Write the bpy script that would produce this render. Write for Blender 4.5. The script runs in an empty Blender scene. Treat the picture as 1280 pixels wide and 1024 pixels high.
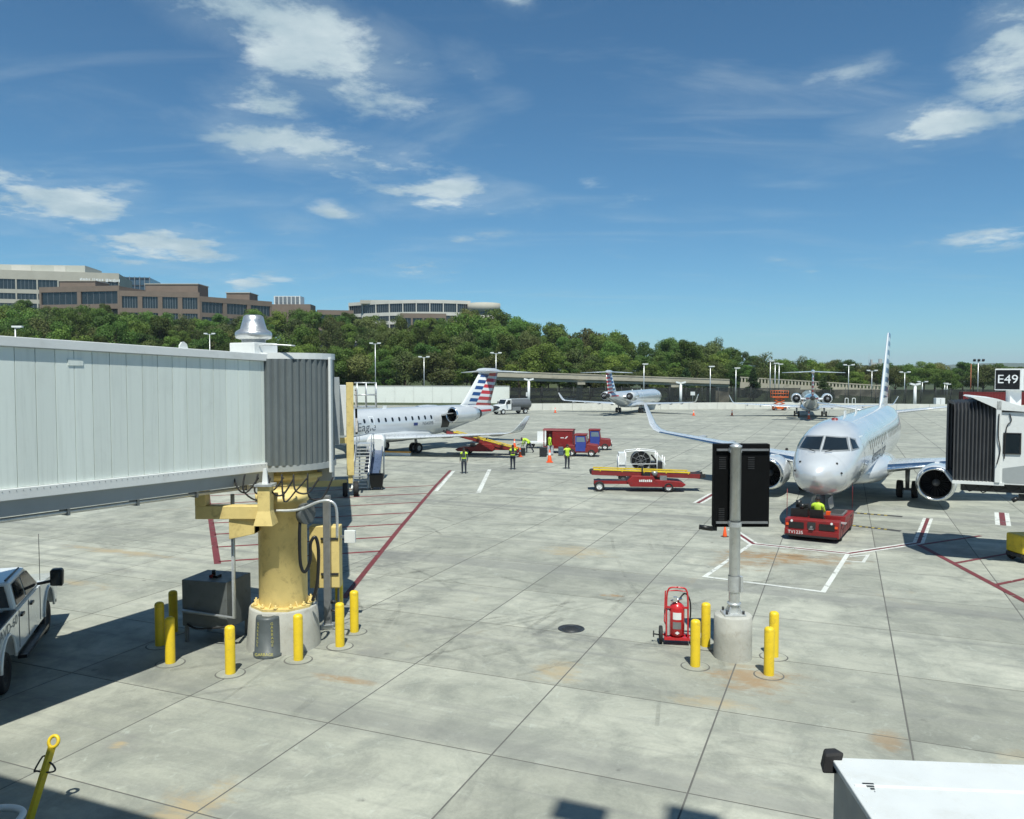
import bpy, bmesh, math, random
from mathutils import Vector, Matrix, Quaternion, noise

# ---------------------------------------------------------------- camera
SC = bpy.context.scene
CAM_H, FPX, HORIZON = 6.9, 1010.0, 467.0            # eye height, focal length in px of a 1280 px wide picture
PITCH = math.atan((512 - HORIZON) / FPX)
cam_data = bpy.data.cameras.new('camera')
cam_data.sensor_width = 36.0
cam_data.lens = 36.0 * FPX / 1280.0
cam_data.clip_start = 0.1
cam_data.clip_end = 30000
cam = bpy.data.objects.new('camera', cam_data)
SC.collection.objects.link(cam)
cam.location = (0, 0, CAM_H)
cam.rotation_euler = (math.radians(90) - PITCH, 0, 0)
SC.camera = cam

# ---------------------------------------------------------------- sun, sky, exposure
SUN_DIR = Vector((0.03, -0.52, 1.0)).normalized()     # towards the sun: behind the camera, a little right
sun_data = bpy.data.lights.new('sun', 'SUN')
sun_data.energy = 5.0
sun_data.angle = math.radians(0.53)
sun_data.color = (1.0, 0.995, 0.90)
sun = bpy.data.objects.new('sun', sun_data)
SC.collection.objects.link(sun)
sun.rotation_euler = SUN_DIR.to_track_quat('Z', 'Y').to_euler()
sun.location = (0, -20, 60)

world = bpy.data.worlds.new('World')
SC.world = world
world.use_nodes = True
WN, WL = world.node_tree.nodes, world.node_tree.links
WN.clear()
def wnode(t, **kw):
    n = WN.new(t)
    for k, v in kw.items(): setattr(n, k, v)
    return n
def wmath(op, a, b=None, c=None, clamp=False):
    n = wnode('ShaderNodeMath', operation=op, use_clamp=clamp)
    for i, s in enumerate((a, b, c)):
        if s is None: continue
        if isinstance(s, (int, float)): n.inputs[i].default_value = s
        else: WL.new(s, n.inputs[i])
    return n.outputs[0]
sky = wnode('ShaderNodeTexSky', sky_type='NISHITA')
sky.sun_disc = False
sky.sun_elevation = math.asin(SUN_DIR.z)
sky.sun_rotation = math.atan2(SUN_DIR.x, SUN_DIR.y)
sky.altitude = 300
sky.air_density, sky.dust_density, sky.ozone_density = 0.85, 0.15, 3.0
bg_sky = wnode('ShaderNodeBackground'); bg_sky.inputs['Strength'].default_value = 0.078
stint = wnode('ShaderNodeMix', data_type='RGBA', blend_type='MULTIPLY'); stint.inputs[0].default_value = 1.0; stint.inputs[7].default_value = (0.64, 1.12, 1.25, 1)   # blue-green cast of tinted glazing, multiplied into the sky colour
WL.new(sky.outputs[0], stint.inputs[6]); WL.new(stint.outputs[2], bg_sky.inputs['Color'])
wtc = wnode('ShaderNodeTexCoord')
wsep = wnode('ShaderNodeSeparateXYZ'); WL.new(wtc.outputs['Generated'], wsep.inputs[0])
dx, dy, dz = wsep.outputs
# a flat cloud layer: direction -> point on the layer; streaks follow the wind
zc = wmath('MAXIMUM', wmath('ADD', dz, 0.10), 0.02)
wcomb = wnode('ShaderNodeCombineXYZ')
WL.new(wmath('DIVIDE', dx, zc), wcomb.inputs[0]); WL.new(wmath('DIVIDE', dy, zc), wcomb.inputs[1])
def wnoise(vec, scale, detail, rough, dist=0.0, off=(0, 0, 0), stretch=(1, 1, 1), rotz=0.0):
    m = wnode('ShaderNodeMapping'); m.inputs['Location'].default_value = off; m.inputs['Scale'].default_value = stretch
    m.inputs['Rotation'].default_value = (0, 0, rotz)
    WL.new(vec, m.inputs['Vector'])
    n = wnode('ShaderNodeTexNoise'); n.inputs['Scale'].default_value = scale; n.inputs['Detail'].default_value = detail
    n.inputs['Roughness'].default_value = rough; n.inputs['Distortion'].default_value = dist
    WL.new(m.outputs[0], n.inputs['Vector'])
    return n.outputs[0]
layer = wcomb.outputs[0]
n_fine = wnoise(layer, 2.9, 13, 0.63, 0.1, (3.1, 1.7, 0), (1, 1.0, 1), 0.4)
n_big = wnoise(layer, 0.55, 3, 0.5, 0.0, (7.3, 2.2, 0))
n_wisp = wnoise(layer, 1.3, 7, 0.6, 0.8, (11.0, 4.0, 0), (0.6, 2.0, 1), 0.6)
# banks of cloud: tangent-plane position, centre, radii, tilt, weight
yc = wmath('MAXIMUM', dy, 0.05)
uvc = wnode('ShaderNodeCombineXYZ')
WL.new(wmath('DIVIDE', dx, yc), uvc.inputs[0]); WL.new(wmath('DIVIDE', dz, yc), uvc.inputs[1])
BANKS = [(375, 55, 215, 70, -26, 1.0), (405, 192, 170, 36, -9, 1.0), (560, 248, 120, 30, -4, 0.9), (335, 128, 85, 38, -10, 0.75), (450, 90, 90, 55, -20, 0.9),
         (60, 250, 160, 46, -6, 0.95), (205, 306, 110, 36, -4, 0.95), (1268, 85, 95, 85, 55, 1.0), (1160, 160, 110, 34, 4, 0.85),
         (1230, 298, 120, 26, 8, 0.55), (990, 333, 55, 18, -10, 0.45), (580, 301, 90, 15, 4, 0.5), (600, 100, 60, 28, -30, 0.5),
         (1050, 100, 90, 26, 14, 0.42), (420, 268, 50, 18, -14, 0.6), (365, 284, 60, 20, -6, 0.5), (780, 255, 75, 14, 12, 0.42),
         (640, 10, 50, 20, -20, 0.5), (525, 335, 90, 18, 0, 0.5), (740, 232, 30, 10, 0, .5), (300, 352, 120, 24, 3, .55)]
acc = None
for (px, py, rx, ry, tilt, w) in BANKS:
    m = wnode('ShaderNodeMapping', vector_type='TEXTURE')
    m.inputs['Location'].default_value = ((px - 640) / FPX, (HORIZON - py) / FPX * 1.0, 0)
    m.inputs['Rotation'].default_value = (0, 0, math.radians(tilt))
    m.inputs['Scale'].default_value = (rx * 1.3 / FPX, ry * 1.35 / FPX, 1)
    WL.new(uvc.outputs[0], m.inputs['Vector'])
    g = wnode('ShaderNodeTexGradient', gradient_type='SPHERICAL'); WL.new(m.outputs[0], g.inputs[0])
    s = wmath('MULTIPLY', g.outputs['Fac'], w)
    acc = s if acc is None else wmath('MAXIMUM', acc, s)
front = wmath('GREATER_THAN', dy, 0.06)
acc = wmath('MULTIPLY', acc, front)
# where the camera does not look the sky carries on with the same kind of scattered cloud
side = wmath('MULTIPLY', wmath('SUBTRACT', n_big, 0.50, None, True), 2.4)
rest = wmath('MULTIPLY', side, wmath('SUBTRACT', 1.0, wmath('MULTIPLY', front, wmath('LESS_THAN', wmath('ABSOLUTE', wmath('DIVIDE', dx, yc)), 0.8))))
cover = wmath('MAXIMUM', acc, rest)
dens = wmath('ADD', wmath('MULTIPLY', cover, 0.70), wmath('MULTIPLY', wmath('SUBTRACT', n_fine, 0.5), 2.1))
mr = wnode('ShaderNodeMapRange', interpolation_type='SMOOTHSTEP')
mr.inputs['From Min'].default_value = 0.20; mr.inputs['From Max'].default_value = 0.62
WL.new(dens, mr.inputs['Value'])
wisp = wnode('ShaderNodeMapRange', interpolation_type='SMOOTHSTEP')
wisp.inputs['From Min'].default_value = 0.50; wisp.inputs['From Max'].default_value = 0.85; wisp.inputs['To Max'].default_value = 0.26
WL.new(n_wisp, wisp.inputs['Value'])
hor = wnode('ShaderNodeMapRange'); hor.inputs['From Min'].default_value = 0.0; hor.inputs['From Max'].default_value = 0.05
WL.new(dz, hor.inputs['Value'])
veil = wnode('ShaderNodeMapRange', interpolation_type='SMOOTHSTEP'); veil.inputs['From Min'].default_value = 0.02; veil.inputs['From Max'].default_value = 0.80; veil.inputs['To Max'].default_value = 0.42
n_veil = wnoise(layer, 1.5, 9, 0.62, 0.6, (5.5, 8.1, 0), (1, 1.15, 1), 0.5)
WL.new(wmath('ADD', wmath('MULTIPLY', wmath('POWER', cover, 0.6), 0.62), wmath('MULTIPLY', wmath('SUBTRACT', n_veil, 0.56), 1.5)), veil.inputs['Value'])
op = wnode('ShaderNodeMapRange', interpolation_type='SMOOTHSTEP'); op.inputs['From Min'].default_value = 0.0; op.inputs['From Max'].default_value = 0.62; WL.new(cover, op.inputs['Value'])
cl = wmath('MULTIPLY', wmath('MAXIMUM', wmath('MULTIPLY', wmath('MULTIPLY', mr.outputs[0], op.outputs[0]), 0.92), wmath('MAXIMUM', wisp.outputs[0], veil.outputs[0])), hor.outputs[0])
bg_cloud = wnode('ShaderNodeBackground'); bg_cloud.inputs['Strength'].default_value = 0.80
ctone = wnode('ShaderNodeMix', data_type='RGBA'); ctone.inputs[6].default_value = (0.52, 0.68, 0.76, 1); ctone.inputs[7].default_value = (0.86, 0.98, 1.0, 1)
csh = wnode('ShaderNodeMapRange'); csh.inputs['From Min'].default_value = 0.42; csh.inputs['From Max'].default_value = 0.66
WL.new(wnoise(layer, 2.4, 8, 0.6, 0.2, (3.1, 1.6, 0), (1, 1, 1), 0.4), csh.inputs['Value']); WL.new(csh.outputs[0], ctone.inputs[0]); WL.new(ctone.outputs[2], bg_cloud.inputs['Color'])
wmix = wnode('ShaderNodeMixShader'); WL.new(cl, wmix.inputs[0]); WL.new(bg_sky.outputs[0], wmix.inputs[1]); WL.new(bg_cloud.outputs[0], wmix.inputs[2])
wout = wnode('ShaderNodeOutputWorld'); WL.new(wmix.outputs[0], wout.inputs[0])

SC.view_settings.view_transform = 'Standard'
SC.view_settings.look = 'None'
SC.view_settings.exposure = 0.10
SC.view_settings.gamma = 1.0
SC.view_settings.use_curve_mapping = False
SC.cycles.max_bounces = 6
SC.cycles.transparent_max_bounces = 8
SC.cycles.use_denoising = True

# ---------------------------------------------------------------- pixel -> place helpers
R = math.radians
CP, SP = math.cos(PITCH), math.sin(PITCH)
def ray(px, py):
    a, b = (px - 640) / FPX, (512 - py) / FPX
    return Vector((a, CP + b * SP, -SP + b * CP))
def G(px, py, z=0.0):
    """point where the line of sight meets the level z"""
    r = ray(px, py); t = (z - CAM_H) / r.z
    return Vector((r.x * t, r.y * t, z))
def P(px, py, d):
    """point on the line of sight at distance d along +Y"""
    r = ray(px, py); t = d / r.y
    return Vector((r.x * t, d, CAM_H + r.z * t))
# ---------------------------------------------------------------- mesh helpers
rng = random.Random(11)
COL = SC.collection
def link(o, parent=None):
    COL.objects.link(o)
    if parent is not None: o.parent = parent
    return o
def tag(o, label=None, cat=None, group=None, kind=None):
    if label: o['label'] = label
    if cat: o['category'] = cat
    if group: o['group'] = group
    if kind: o['kind'] = kind
    return o
def thing(name, label, cat, loc=(0, 0, 0), rz=0.0, group=None):
    o = bpy.data.objects.new(name, None); o.empty_display_size = 0.2
    link(o); o.location = loc; o.rotation_euler = (0, 0, rz)
    return tag(o, label, cat, group)
def copy_tree(o, parent=None):
    c = o.copy(); link(c); c.parent = parent
    for ch in list(o.children): copy_tree(ch, c)
    return c

class MB:
    def __init__(s): s.v = []; s.f = []; s.sm = []; s.mi = []; s.cur = 0
    def add(s, vs, fs, smooth=False):
        n = len(s.v); s.v.extend([tuple(x) for x in vs])
        for f in fs:
            s.f.append(tuple(i + n for i in f)); s.sm.append(smooth); s.mi.append(s.cur)
        return s
    def hexa(s, p):                                     # 4 bottom points ccw, 4 top points ccw
        return s.add(p, [(3, 2, 1, 0), (4, 5, 6, 7), (0, 1, 5, 4), (1, 2, 6, 5), (2, 3, 7, 6), (3, 0, 4, 7)])
    def box(s, c, size, rz=0.0, m=None):
        hx, hy, hz = size[0] / 2, size[1] / 2, size[2] / 2
        pts = [Vector(q) for q in ((-hx, -hy, -hz), (hx, -hy, -hz), (hx, hy, -hz), (-hx, hy, -hz), (-hx, -hy, hz), (hx, -hy, hz), (hx, hy, hz), (-hx, hy, hz))]
        if m is None: m = Matrix.Rotation(rz, 3, 'Z')
        c = Vector(c)
        return s.hexa([m @ q + c for q in pts])
    def b2(s, x0, x1, y0, y1, z0, z1):
        return s.box(((x0 + x1) / 2, (y0 + y1) / 2, (z0 + z1) / 2), (x1 - x0, y1 - y0, z1 - z0))
    def bar(s, p0, p1, w, h, up=(0, 0, 1)):            # rectangular bar between two points
        p0, p1 = Vector(p0), Vector(p1); d = (p1 - p0).normalized(); u = Vector(up)
        if abs(d.dot(u)) > 0.98: u = Vector((1, 0, 0))
        a = d.cross(u).normalized() * w / 2; b = a.cross(d).normalized() * h / 2
        q = lambda p: [p - a - b, p + a - b, p + a + b, p - a + b]
        A, B = q(p0), q(p1)
        return s.add(A + B, [(0, 1, 2, 3), (7, 6, 5, 4), (0, 4, 5, 1), (1, 5, 6, 2), (2, 6, 7, 3), (3, 7, 4, 0)])
    def cyl(s, p0, p1, r0, r1=None, n=12, caps=True, smooth=True):
        r1 = r0 if r1 is None else r1
        p0, p1 = Vector(p0), Vector(p1); d = (p1 - p0).normalized()
        u = Vector((0, 0, 1)) if abs(d.z) < 0.95 else Vector((1, 0, 0))
        a = d.cross(u).normalized(); b = d.cross(a).normalized()
        vs = []
        for p, r in ((p0, r0), (p1, r1)):
            for i in range(n):
                t = 2 * math.pi * i / n; vs.append(p + a * (math.cos(t) * r) + b * (math.sin(t) * r))
        s.add(vs, [(i, (i + 1) % n, n + (i + 1) % n, n + i) for i in range(n)], smooth)
        if caps:
            s.add(vs[:n], [tuple(range(n - 1, -1, -1))]); s.add(vs[n:], [tuple(range(n))])
        return s
    def tube(s, pts, r, n=6, caps=True, closed=False):
        pts = [Vector(p) for p in pts]; rings = []; m = len(pts)
        prev = None
        for i, p in enumerate(pts):
            if closed: d = (pts[(i + 1) % m] - pts[i - 1]).normalized()
            else: d = (pts[min(i + 1, m - 1)] - pts[max(i - 1, 0)]).normalized()
            if prev is None:
                u = Vector((0, 0, 1)) if abs(d.z) < 0.9 else Vector((1, 0, 0)); a = d.cross(u).normalized()
            else: a = (prev - d * prev.dot(d)).normalized()
            prev = a; b = d.cross(a)
            rr = r[i] if isinstance(r, (list, tuple)) else r
            rings.append([p + a * (math.cos(2 * math.pi * k / n) * rr) + b * (math.sin(2 * math.pi * k / n) * rr) for k in range(n)])
        return s.loft(rings, caps=caps and not closed, wrap=closed)
    def loft(s, rings, caps=True, smooth=True, wrap=False, closed=True):
        n = len(rings[0]); vs = [p for r_ in rings for p in r_]; fs = []
        m = len(rings)
        for j in range(m if wrap else m - 1):
            k = (j + 1) % m
            for i in range(n if closed else n - 1):
                fs.append((j * n + i, j * n + (i + 1) % n, k * n + (i + 1) % n, k * n + i))
        s.add(vs, fs, smooth)
        if caps:
            s.add(rings[0], [tuple(range(n - 1, -1, -1))]); s.add(rings[-1], [tuple(range(n))])
        return s
    def lathe(s, prof, o=(0, 0, 0), axis='z', n=24, smooth=True):
        o = Vector(o); rings = []
        for r_, h in prof:
            ring = []
            for i in range(n):
                t = 2 * math.pi * i / n; c, q = math.cos(t) * r_, math.sin(t) * r_
                ring.append(o + (Vector((c, q, h)) if axis == 'z' else Vector((h, c, q)) if axis == 'x' else Vector((q, h, c))))
            rings.append(ring)
        return s.loft(rings, caps=False, smooth=smooth)
    def prism(s, poly, a, b, axis='y'):                 # poly (u, v): axis y -> (x, z), axis z -> (x, y), axis x -> (y, z)
        f = {'y': lambda u, v, t: (u, t, v), 'z': lambda u, v, t: (u, v, t), 'x': lambda u, v, t: (t, u, v)}[axis]
        n = len(poly); vs = [f(u, v, a) for u, v in poly] + [f(u, v, b) for u, v in poly]
        return s.add(vs, [tuple(range(n - 1, -1, -1)), tuple(range(n, 2 * n))] + [(i, (i + 1) % n, n + (i + 1) % n, n + i) for i in range(n)])
    def mesh(s, name, mats):
        me = bpy.data.meshes.new(name); me.from_pydata(s.v, [], s.f)
        for m in (mats if isinstance(mats, (list, tuple)) else [mats]): me.materials.append(m)
        me.polygons.foreach_set('use_smooth', s.sm); me.polygons.foreach_set('material_index', s.mi)
        bm = bmesh.new(); bm.from_mesh(me); bmesh.ops.remove_doubles(bm, verts=bm.verts, dist=1e-5) if len(s.v) < 6000 else None
        bmesh.ops.recalc_face_normals(bm, faces=bm.faces); bm.to_mesh(me); bm.free()
        me.update(); return me
    def build_each(s, name, mats, parent=None, loc=(0, 0, 0), rz=0.0, bevel=0.0):
        """one object for every separate piece in this builder"""
        up = list(range(len(s.v))); key = {}
        def find(i):
            while up[i] != i: up[i] = up[up[i]]; i = up[i]
            return i
        for i, v in enumerate(s.v):
            k = tuple(round(c, 5) for c in v)
            if k in key: up[find(i)] = find(key[k])
            else: key[k] = i
        for f in s.f:
            for i in f[1:]: up[find(i)] = find(f[0])
        groups = {}
        for n_, f in enumerate(s.f): groups.setdefault(find(f[0]), []).append(n_)
        out = []
        for fs in groups.values():
            m = MB(); ids = sorted({i for n_ in fs for i in s.f[n_]}); mp = {i: k for k, i in enumerate(ids)}
            m.v = [s.v[i] for i in ids]; m.f = [tuple(mp[i] for i in s.f[n_]) for n_ in fs]; m.sm = [s.sm[n_] for n_ in fs]; m.mi = [s.mi[n_] for n_ in fs]
            out.append(m.build(name, mats, parent, loc, rz, bevel))
        return out
    def build(s, name, mats, parent=None, loc=(0, 0, 0), rz=0.0, bevel=0.0, seg=2):
        o = bpy.data.objects.new(name, s.mesh(name, mats)); link(o, parent); o.location = loc; o.rotation_euler = (0, 0, rz)
        if bevel:
            b = o.modifiers.new('bevel', 'BEVEL'); b.width = bevel; b.segments = seg; b.limit_method = 'ANGLE'; b.angle_limit = R(40)
        return o
def part(name, mesh, parent, loc=(0, 0, 0), rot=(0, 0, 0)):
    o = bpy.data.objects.new(name, mesh); link(o, parent); o.location = loc; o.rotation_euler = rot
    return o
def smooth_path(pts, n=6):
    pts = [Vector(p) for p in pts]; out = []
    for i in range(len(pts) - 1):
        p0, p1, p2, p3 = pts[max(i - 1, 0)], pts[i], pts[i + 1], pts[min(i + 2, len(pts) - 1)]
        for k in range(n):
            t = k / n
            out.append(0.5 * ((2 * p1) + (p2 - p0) * t + (2 * p0 - 5 * p1 + 4 * p2 - p3) * t * t + (3 * p1 - p0 - 3 * p2 + p3) * t ** 3))
    out.append(pts[-1]); return out

# ---------------------------------------------------------------- materials
def nodes_of(name):
    m = bpy.data.materials.new(name); m.use_nodes = True
    nt = m.node_tree; b = nt.nodes['Principled BSDF']
    return m, nt.nodes, nt.links, b
def nn(N, t, **kw):
    n = N.new(t)
    for k, v in kw.items(): setattr(n, k, v)
    return n
def nmath(N, L, op, a, b=None, clamp=False):
    n = nn(N, 'ShaderNodeMath', operation=op, use_clamp=clamp)
    for i, s in enumerate((a, b)):
        if s is None: continue
        if isinstance(s, (int, float)): n.inputs[i].default_value = s
        else: L.new(s, n.inputs[i])
    return n.outputs[0]
def nnoise(N, L, vec, scale, detail=4, rough=0.6, dist=0.0):
    n = nn(N, 'ShaderNodeTexNoise'); n.inputs['Scale'].default_value = scale; n.inputs['Detail'].default_value = detail
    n.inputs['Roughness'].default_value = rough; n.inputs['Distortion'].default_value = dist
    if vec is not None: L.new(vec, n.inputs['Vector'])
    return n.outputs[0]
def nramp(N, L, fac, a, b, lo=0.0, hi=1.0, smooth=True):
    n = nn(N, 'ShaderNodeMapRange', interpolation_type='SMOOTHSTEP' if smooth else 'LINEAR')
    for k, v in zip(('From Min', 'From Max', 'To Min', 'To Max'), (a, b, lo, hi)): n.inputs[k].default_value = v
    L.new(fac, n.inputs['Value']); return n.outputs[0]
def nmix(N, L, fac, a, b, mode='MIX'):
    n = nn(N, 'ShaderNodeMix', data_type='RGBA', blend_type=mode)
    for i, s in ((0, fac), (6, a), (7, b)):
        if isinstance(s, (int, float)): n.inputs[i].default_value = s
        elif isinstance(s, (tuple, list)): n.inputs[i].default_value = (*s[:3], 1)
        else: L.new(s, n.inputs[i])
    return n.outputs[2]
MATS = {}
def mat(name, col, rough=0.5, metal=0.0, var=0.10, scale=2.0, bump=0.0, coat=0.0, dirt=None, dirt_amt=0.35, spec=None):
    """paint, metal or plastic with uneven tone, uneven gloss and optional grime"""
    if name in MATS: return MATS[name]
    m, N, L, b = nodes_of(name)
    tc = nn(N, 'ShaderNodeTexCoord').outputs['Object']
    n1 = nnoise(N, L, tc, scale, 6, 0.65)
    f = nramp(N, L, n1, 0.3, 0.7, 1 - var, 1 + var, False)
    hsv = nn(N, 'ShaderNodeHueSaturation'); hsv.inputs['Color'].default_value = (*col, 1); L.new(f, hsv.inputs['Value'])
    c = hsv.outputs[0]
    if dirt:
        d = nramp(N, L, nnoise(N, L, tc, scale * 2.3, 8, 0.7, 0.4), 0.50, 0.75, 0.0, dirt_amt)
        c = nmix(N, L, d, c, dirt)
    L.new(c, b.inputs['Base Color'])
    L.new(nramp(N, L, nnoise(N, L, tc, scale * 4, 4), 0.3, 0.7, max(rough - 0.08, 0.02), min(rough + 0.1, 1), False), b.inputs['Roughness'])
    b.inputs['Metallic'].default_value = metal
    if coat: b.inputs['Coat Weight'].default_value = coat; b.inputs['Coat Roughness'].default_value = 0.08
    if spec is not None: b.inputs['Specular IOR Level'].default_value = spec
    if bump:
        bp = nn(N, 'ShaderNodeBump'); bp.inputs['Strength'].default_value = bump; bp.inputs['Distance'].default_value = 0.02
        L.new(nnoise(N, L, tc, scale * 8, 6), bp.inputs['Height']); L.new(bp.outputs[0], b.inputs['Normal'])
    MATS[name] = m; return m

white_paint = mat('white_paint', (0.72, 0.74, 0.73), 0.35, 0, 0.05, 1.5, dirt=(0.35, 0.33, 0.28), dirt_amt=0.18)
white_gloss = mat('white_gloss', (0.78, 0.80, 0.80), 0.22, 0, 0.03, 1.2, coat=0.5)
yellow_paint = mat('yellow_paint', (0.80, 0.57, 0.025), 0.45, 0, 0.10, 2.4, dirt=(0.26, 0.18, 0.07), dirt_amt=0.55)
cream_paint = mat('cream_yellow_paint', (0.70, 0.55, 0.22), 0.5, 0, 0.10, 1.6, dirt=(0.25, 0.17, 0.07), dirt_amt=0.6)
red_paint = mat('red_paint', (0.23, 0.014, 0.016), 0.42, 0, 0.18, 2.2, dirt=(0.07, 0.04, 0.035), dirt_amt=0.65)
red_dull = mat('dull_red_paint', (0.20, 0.020, 0.020), 0.5, 0, 0.15, 3, dirt=(0.10, 0.05, 0.045), dirt_amt=0.5)
blue_paint = mat('blue_paint', (0.035, 0.06, 0.28), 0.45, 0, 0.12, 3)
black_rubber = mat('black_rubber', (0.018, 0.018, 0.019), 0.75, 0, 0.2, 6)
black_plastic = mat('black_plastic', (0.012, 0.013, 0.014), 0.38, 0, 0.2, 4)
dark_metal = mat('dark_metal', (0.05, 0.052, 0.055), 0.5, 0.4, 0.2, 4)
grey_metal = mat('grey_metal', (0.30, 0.31, 0.32), 0.42, 0.6, 0.12, 4, dirt=(0.14, 0.11, 0.08), dirt_amt=0.3)
galv = mat('galvanised_steel', (0.62, 0.64, 0.64), 0.38, 0.6, 0.10, 6, dirt=(0.25, 0.24, 0.22), dirt_amt=0.3)
chrome = mat('polished_metal', (0.75, 0.77, 0.78), 0.16, 1.0, 0.04, 3)
glass_dark = mat('dark_glass', (0.012, 0.017, 0.02), 0.06, 0.0, 0.1, 1, spec=0.8)
orange_plastic = mat('orange_plastic', (0.80, 0.10, 0.015), 0.5, 0, 0.08, 5)
conc_new = mat('cast_concrete', (0.44, 0.44, 0.40), 0.85, 0, 0.12, 2.5, 0.25, dirt=(0.24, 0.20, 0.15), dirt_amt=0.45)
conc_wall = mat('wall_concrete', (0.58, 0.58, 0.53), 0.85, 0, 0.08, 0.4, 0.1, dirt=(0.33, 0.31, 0.26), dirt_amt=0.35)
hivis = mat('hivis_yellow', (0.50, 0.72, 0.05), 0.6, 0, 0.06, 8)
reflect = mat('reflective_tape', (0.55, 0.57, 0.56), 0.4, 0.2, 0.05, 8)
navy_cloth = mat('navy_cloth', (0.022, 0.028, 0.045), 0.85, 0, 0.2, 10)
skin_mat = mat('skin', (0.28, 0.15, 0.10), 0.6, 0, 0.08, 10)
hair_mat = mat('hair', (0.015, 0.012, 0.01), 0.7, 0, 0.2, 20)

def text_mesh(body, size, align='CENTER'):
    cu = bpy.data.curves.new('lettering', 'FONT'); cu.body = body; cu.size = size; cu.align_x = align; cu.align_y = 'CENTER'; cu.resolution_u = 3
    o = bpy.data.objects.new('lettering', cu); me = bpy.data.meshes.new_from_object(o)
    bpy.data.objects.remove(o); bpy.data.curves.remove(cu); return me
def text_part(body, size, material, parent, loc, xdir, ydir, name='lettering', align='CENTER'):
    """flat lettering: xdir = reading direction, ydir = up direction of the letters"""
    me = text_mesh(body, size, align); me.materials.clear(); me.materials.append(material)
    x, y = Vector(xdir).normalized(), Vector(ydir).normalized(); z = x.cross(y)
    me.transform(Matrix((x, y, z)).transposed().to_4x4())
    return part(name, me, parent, loc)

WHEELS = {}
def wheel(parent, c, r, w, axis='y', rim=None, name='wheel', rimfrac=0.58):
    """tyre with tread shoulders and a dished rim as its child; axis of rotation y (or x)"""
    rim = rim or grey_metal; key = (round(r, 3), round(w, 3), rim.name, rimfrac)
    if key not in WHEELS:
        t = MB(); q = rimfrac * r
        t.lathe([(q, -w / 2 * .9), (r * .9, -w / 2), (r * .97, -w / 2 * .82), (r, -w / 2 * .55), (r, w / 2 * .55), (r * .97, w / 2 * .82), (r * .9, w / 2), (q, w / 2 * .9), (q, -w / 2 * .9)], axis='y', n=22)
        k = MB(); k.lathe([(0.001, w * .2), (r * .12, w * .22), (r * .2, w * .34), (q * .55, w * .12), (q * .8, w * .10), (q * .99, w * .44), (q * .99, -w * .44), (q * .8, -w * .10), (q * .55, -w * .12), (r * .2, -w * .34), (r * .12, -w * .22), (0.001, -w * .2)], axis='y', n=18)
        WHEELS[key] = (t.mesh('tyre', black_rubber), k.mesh('rim', rim))
    tm, km = WHEELS[key]
    o = part(name, tm, parent, c, (0, 0, R(90) if axis == 'x' else 0)); part('rim', km, o)
    return o
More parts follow.
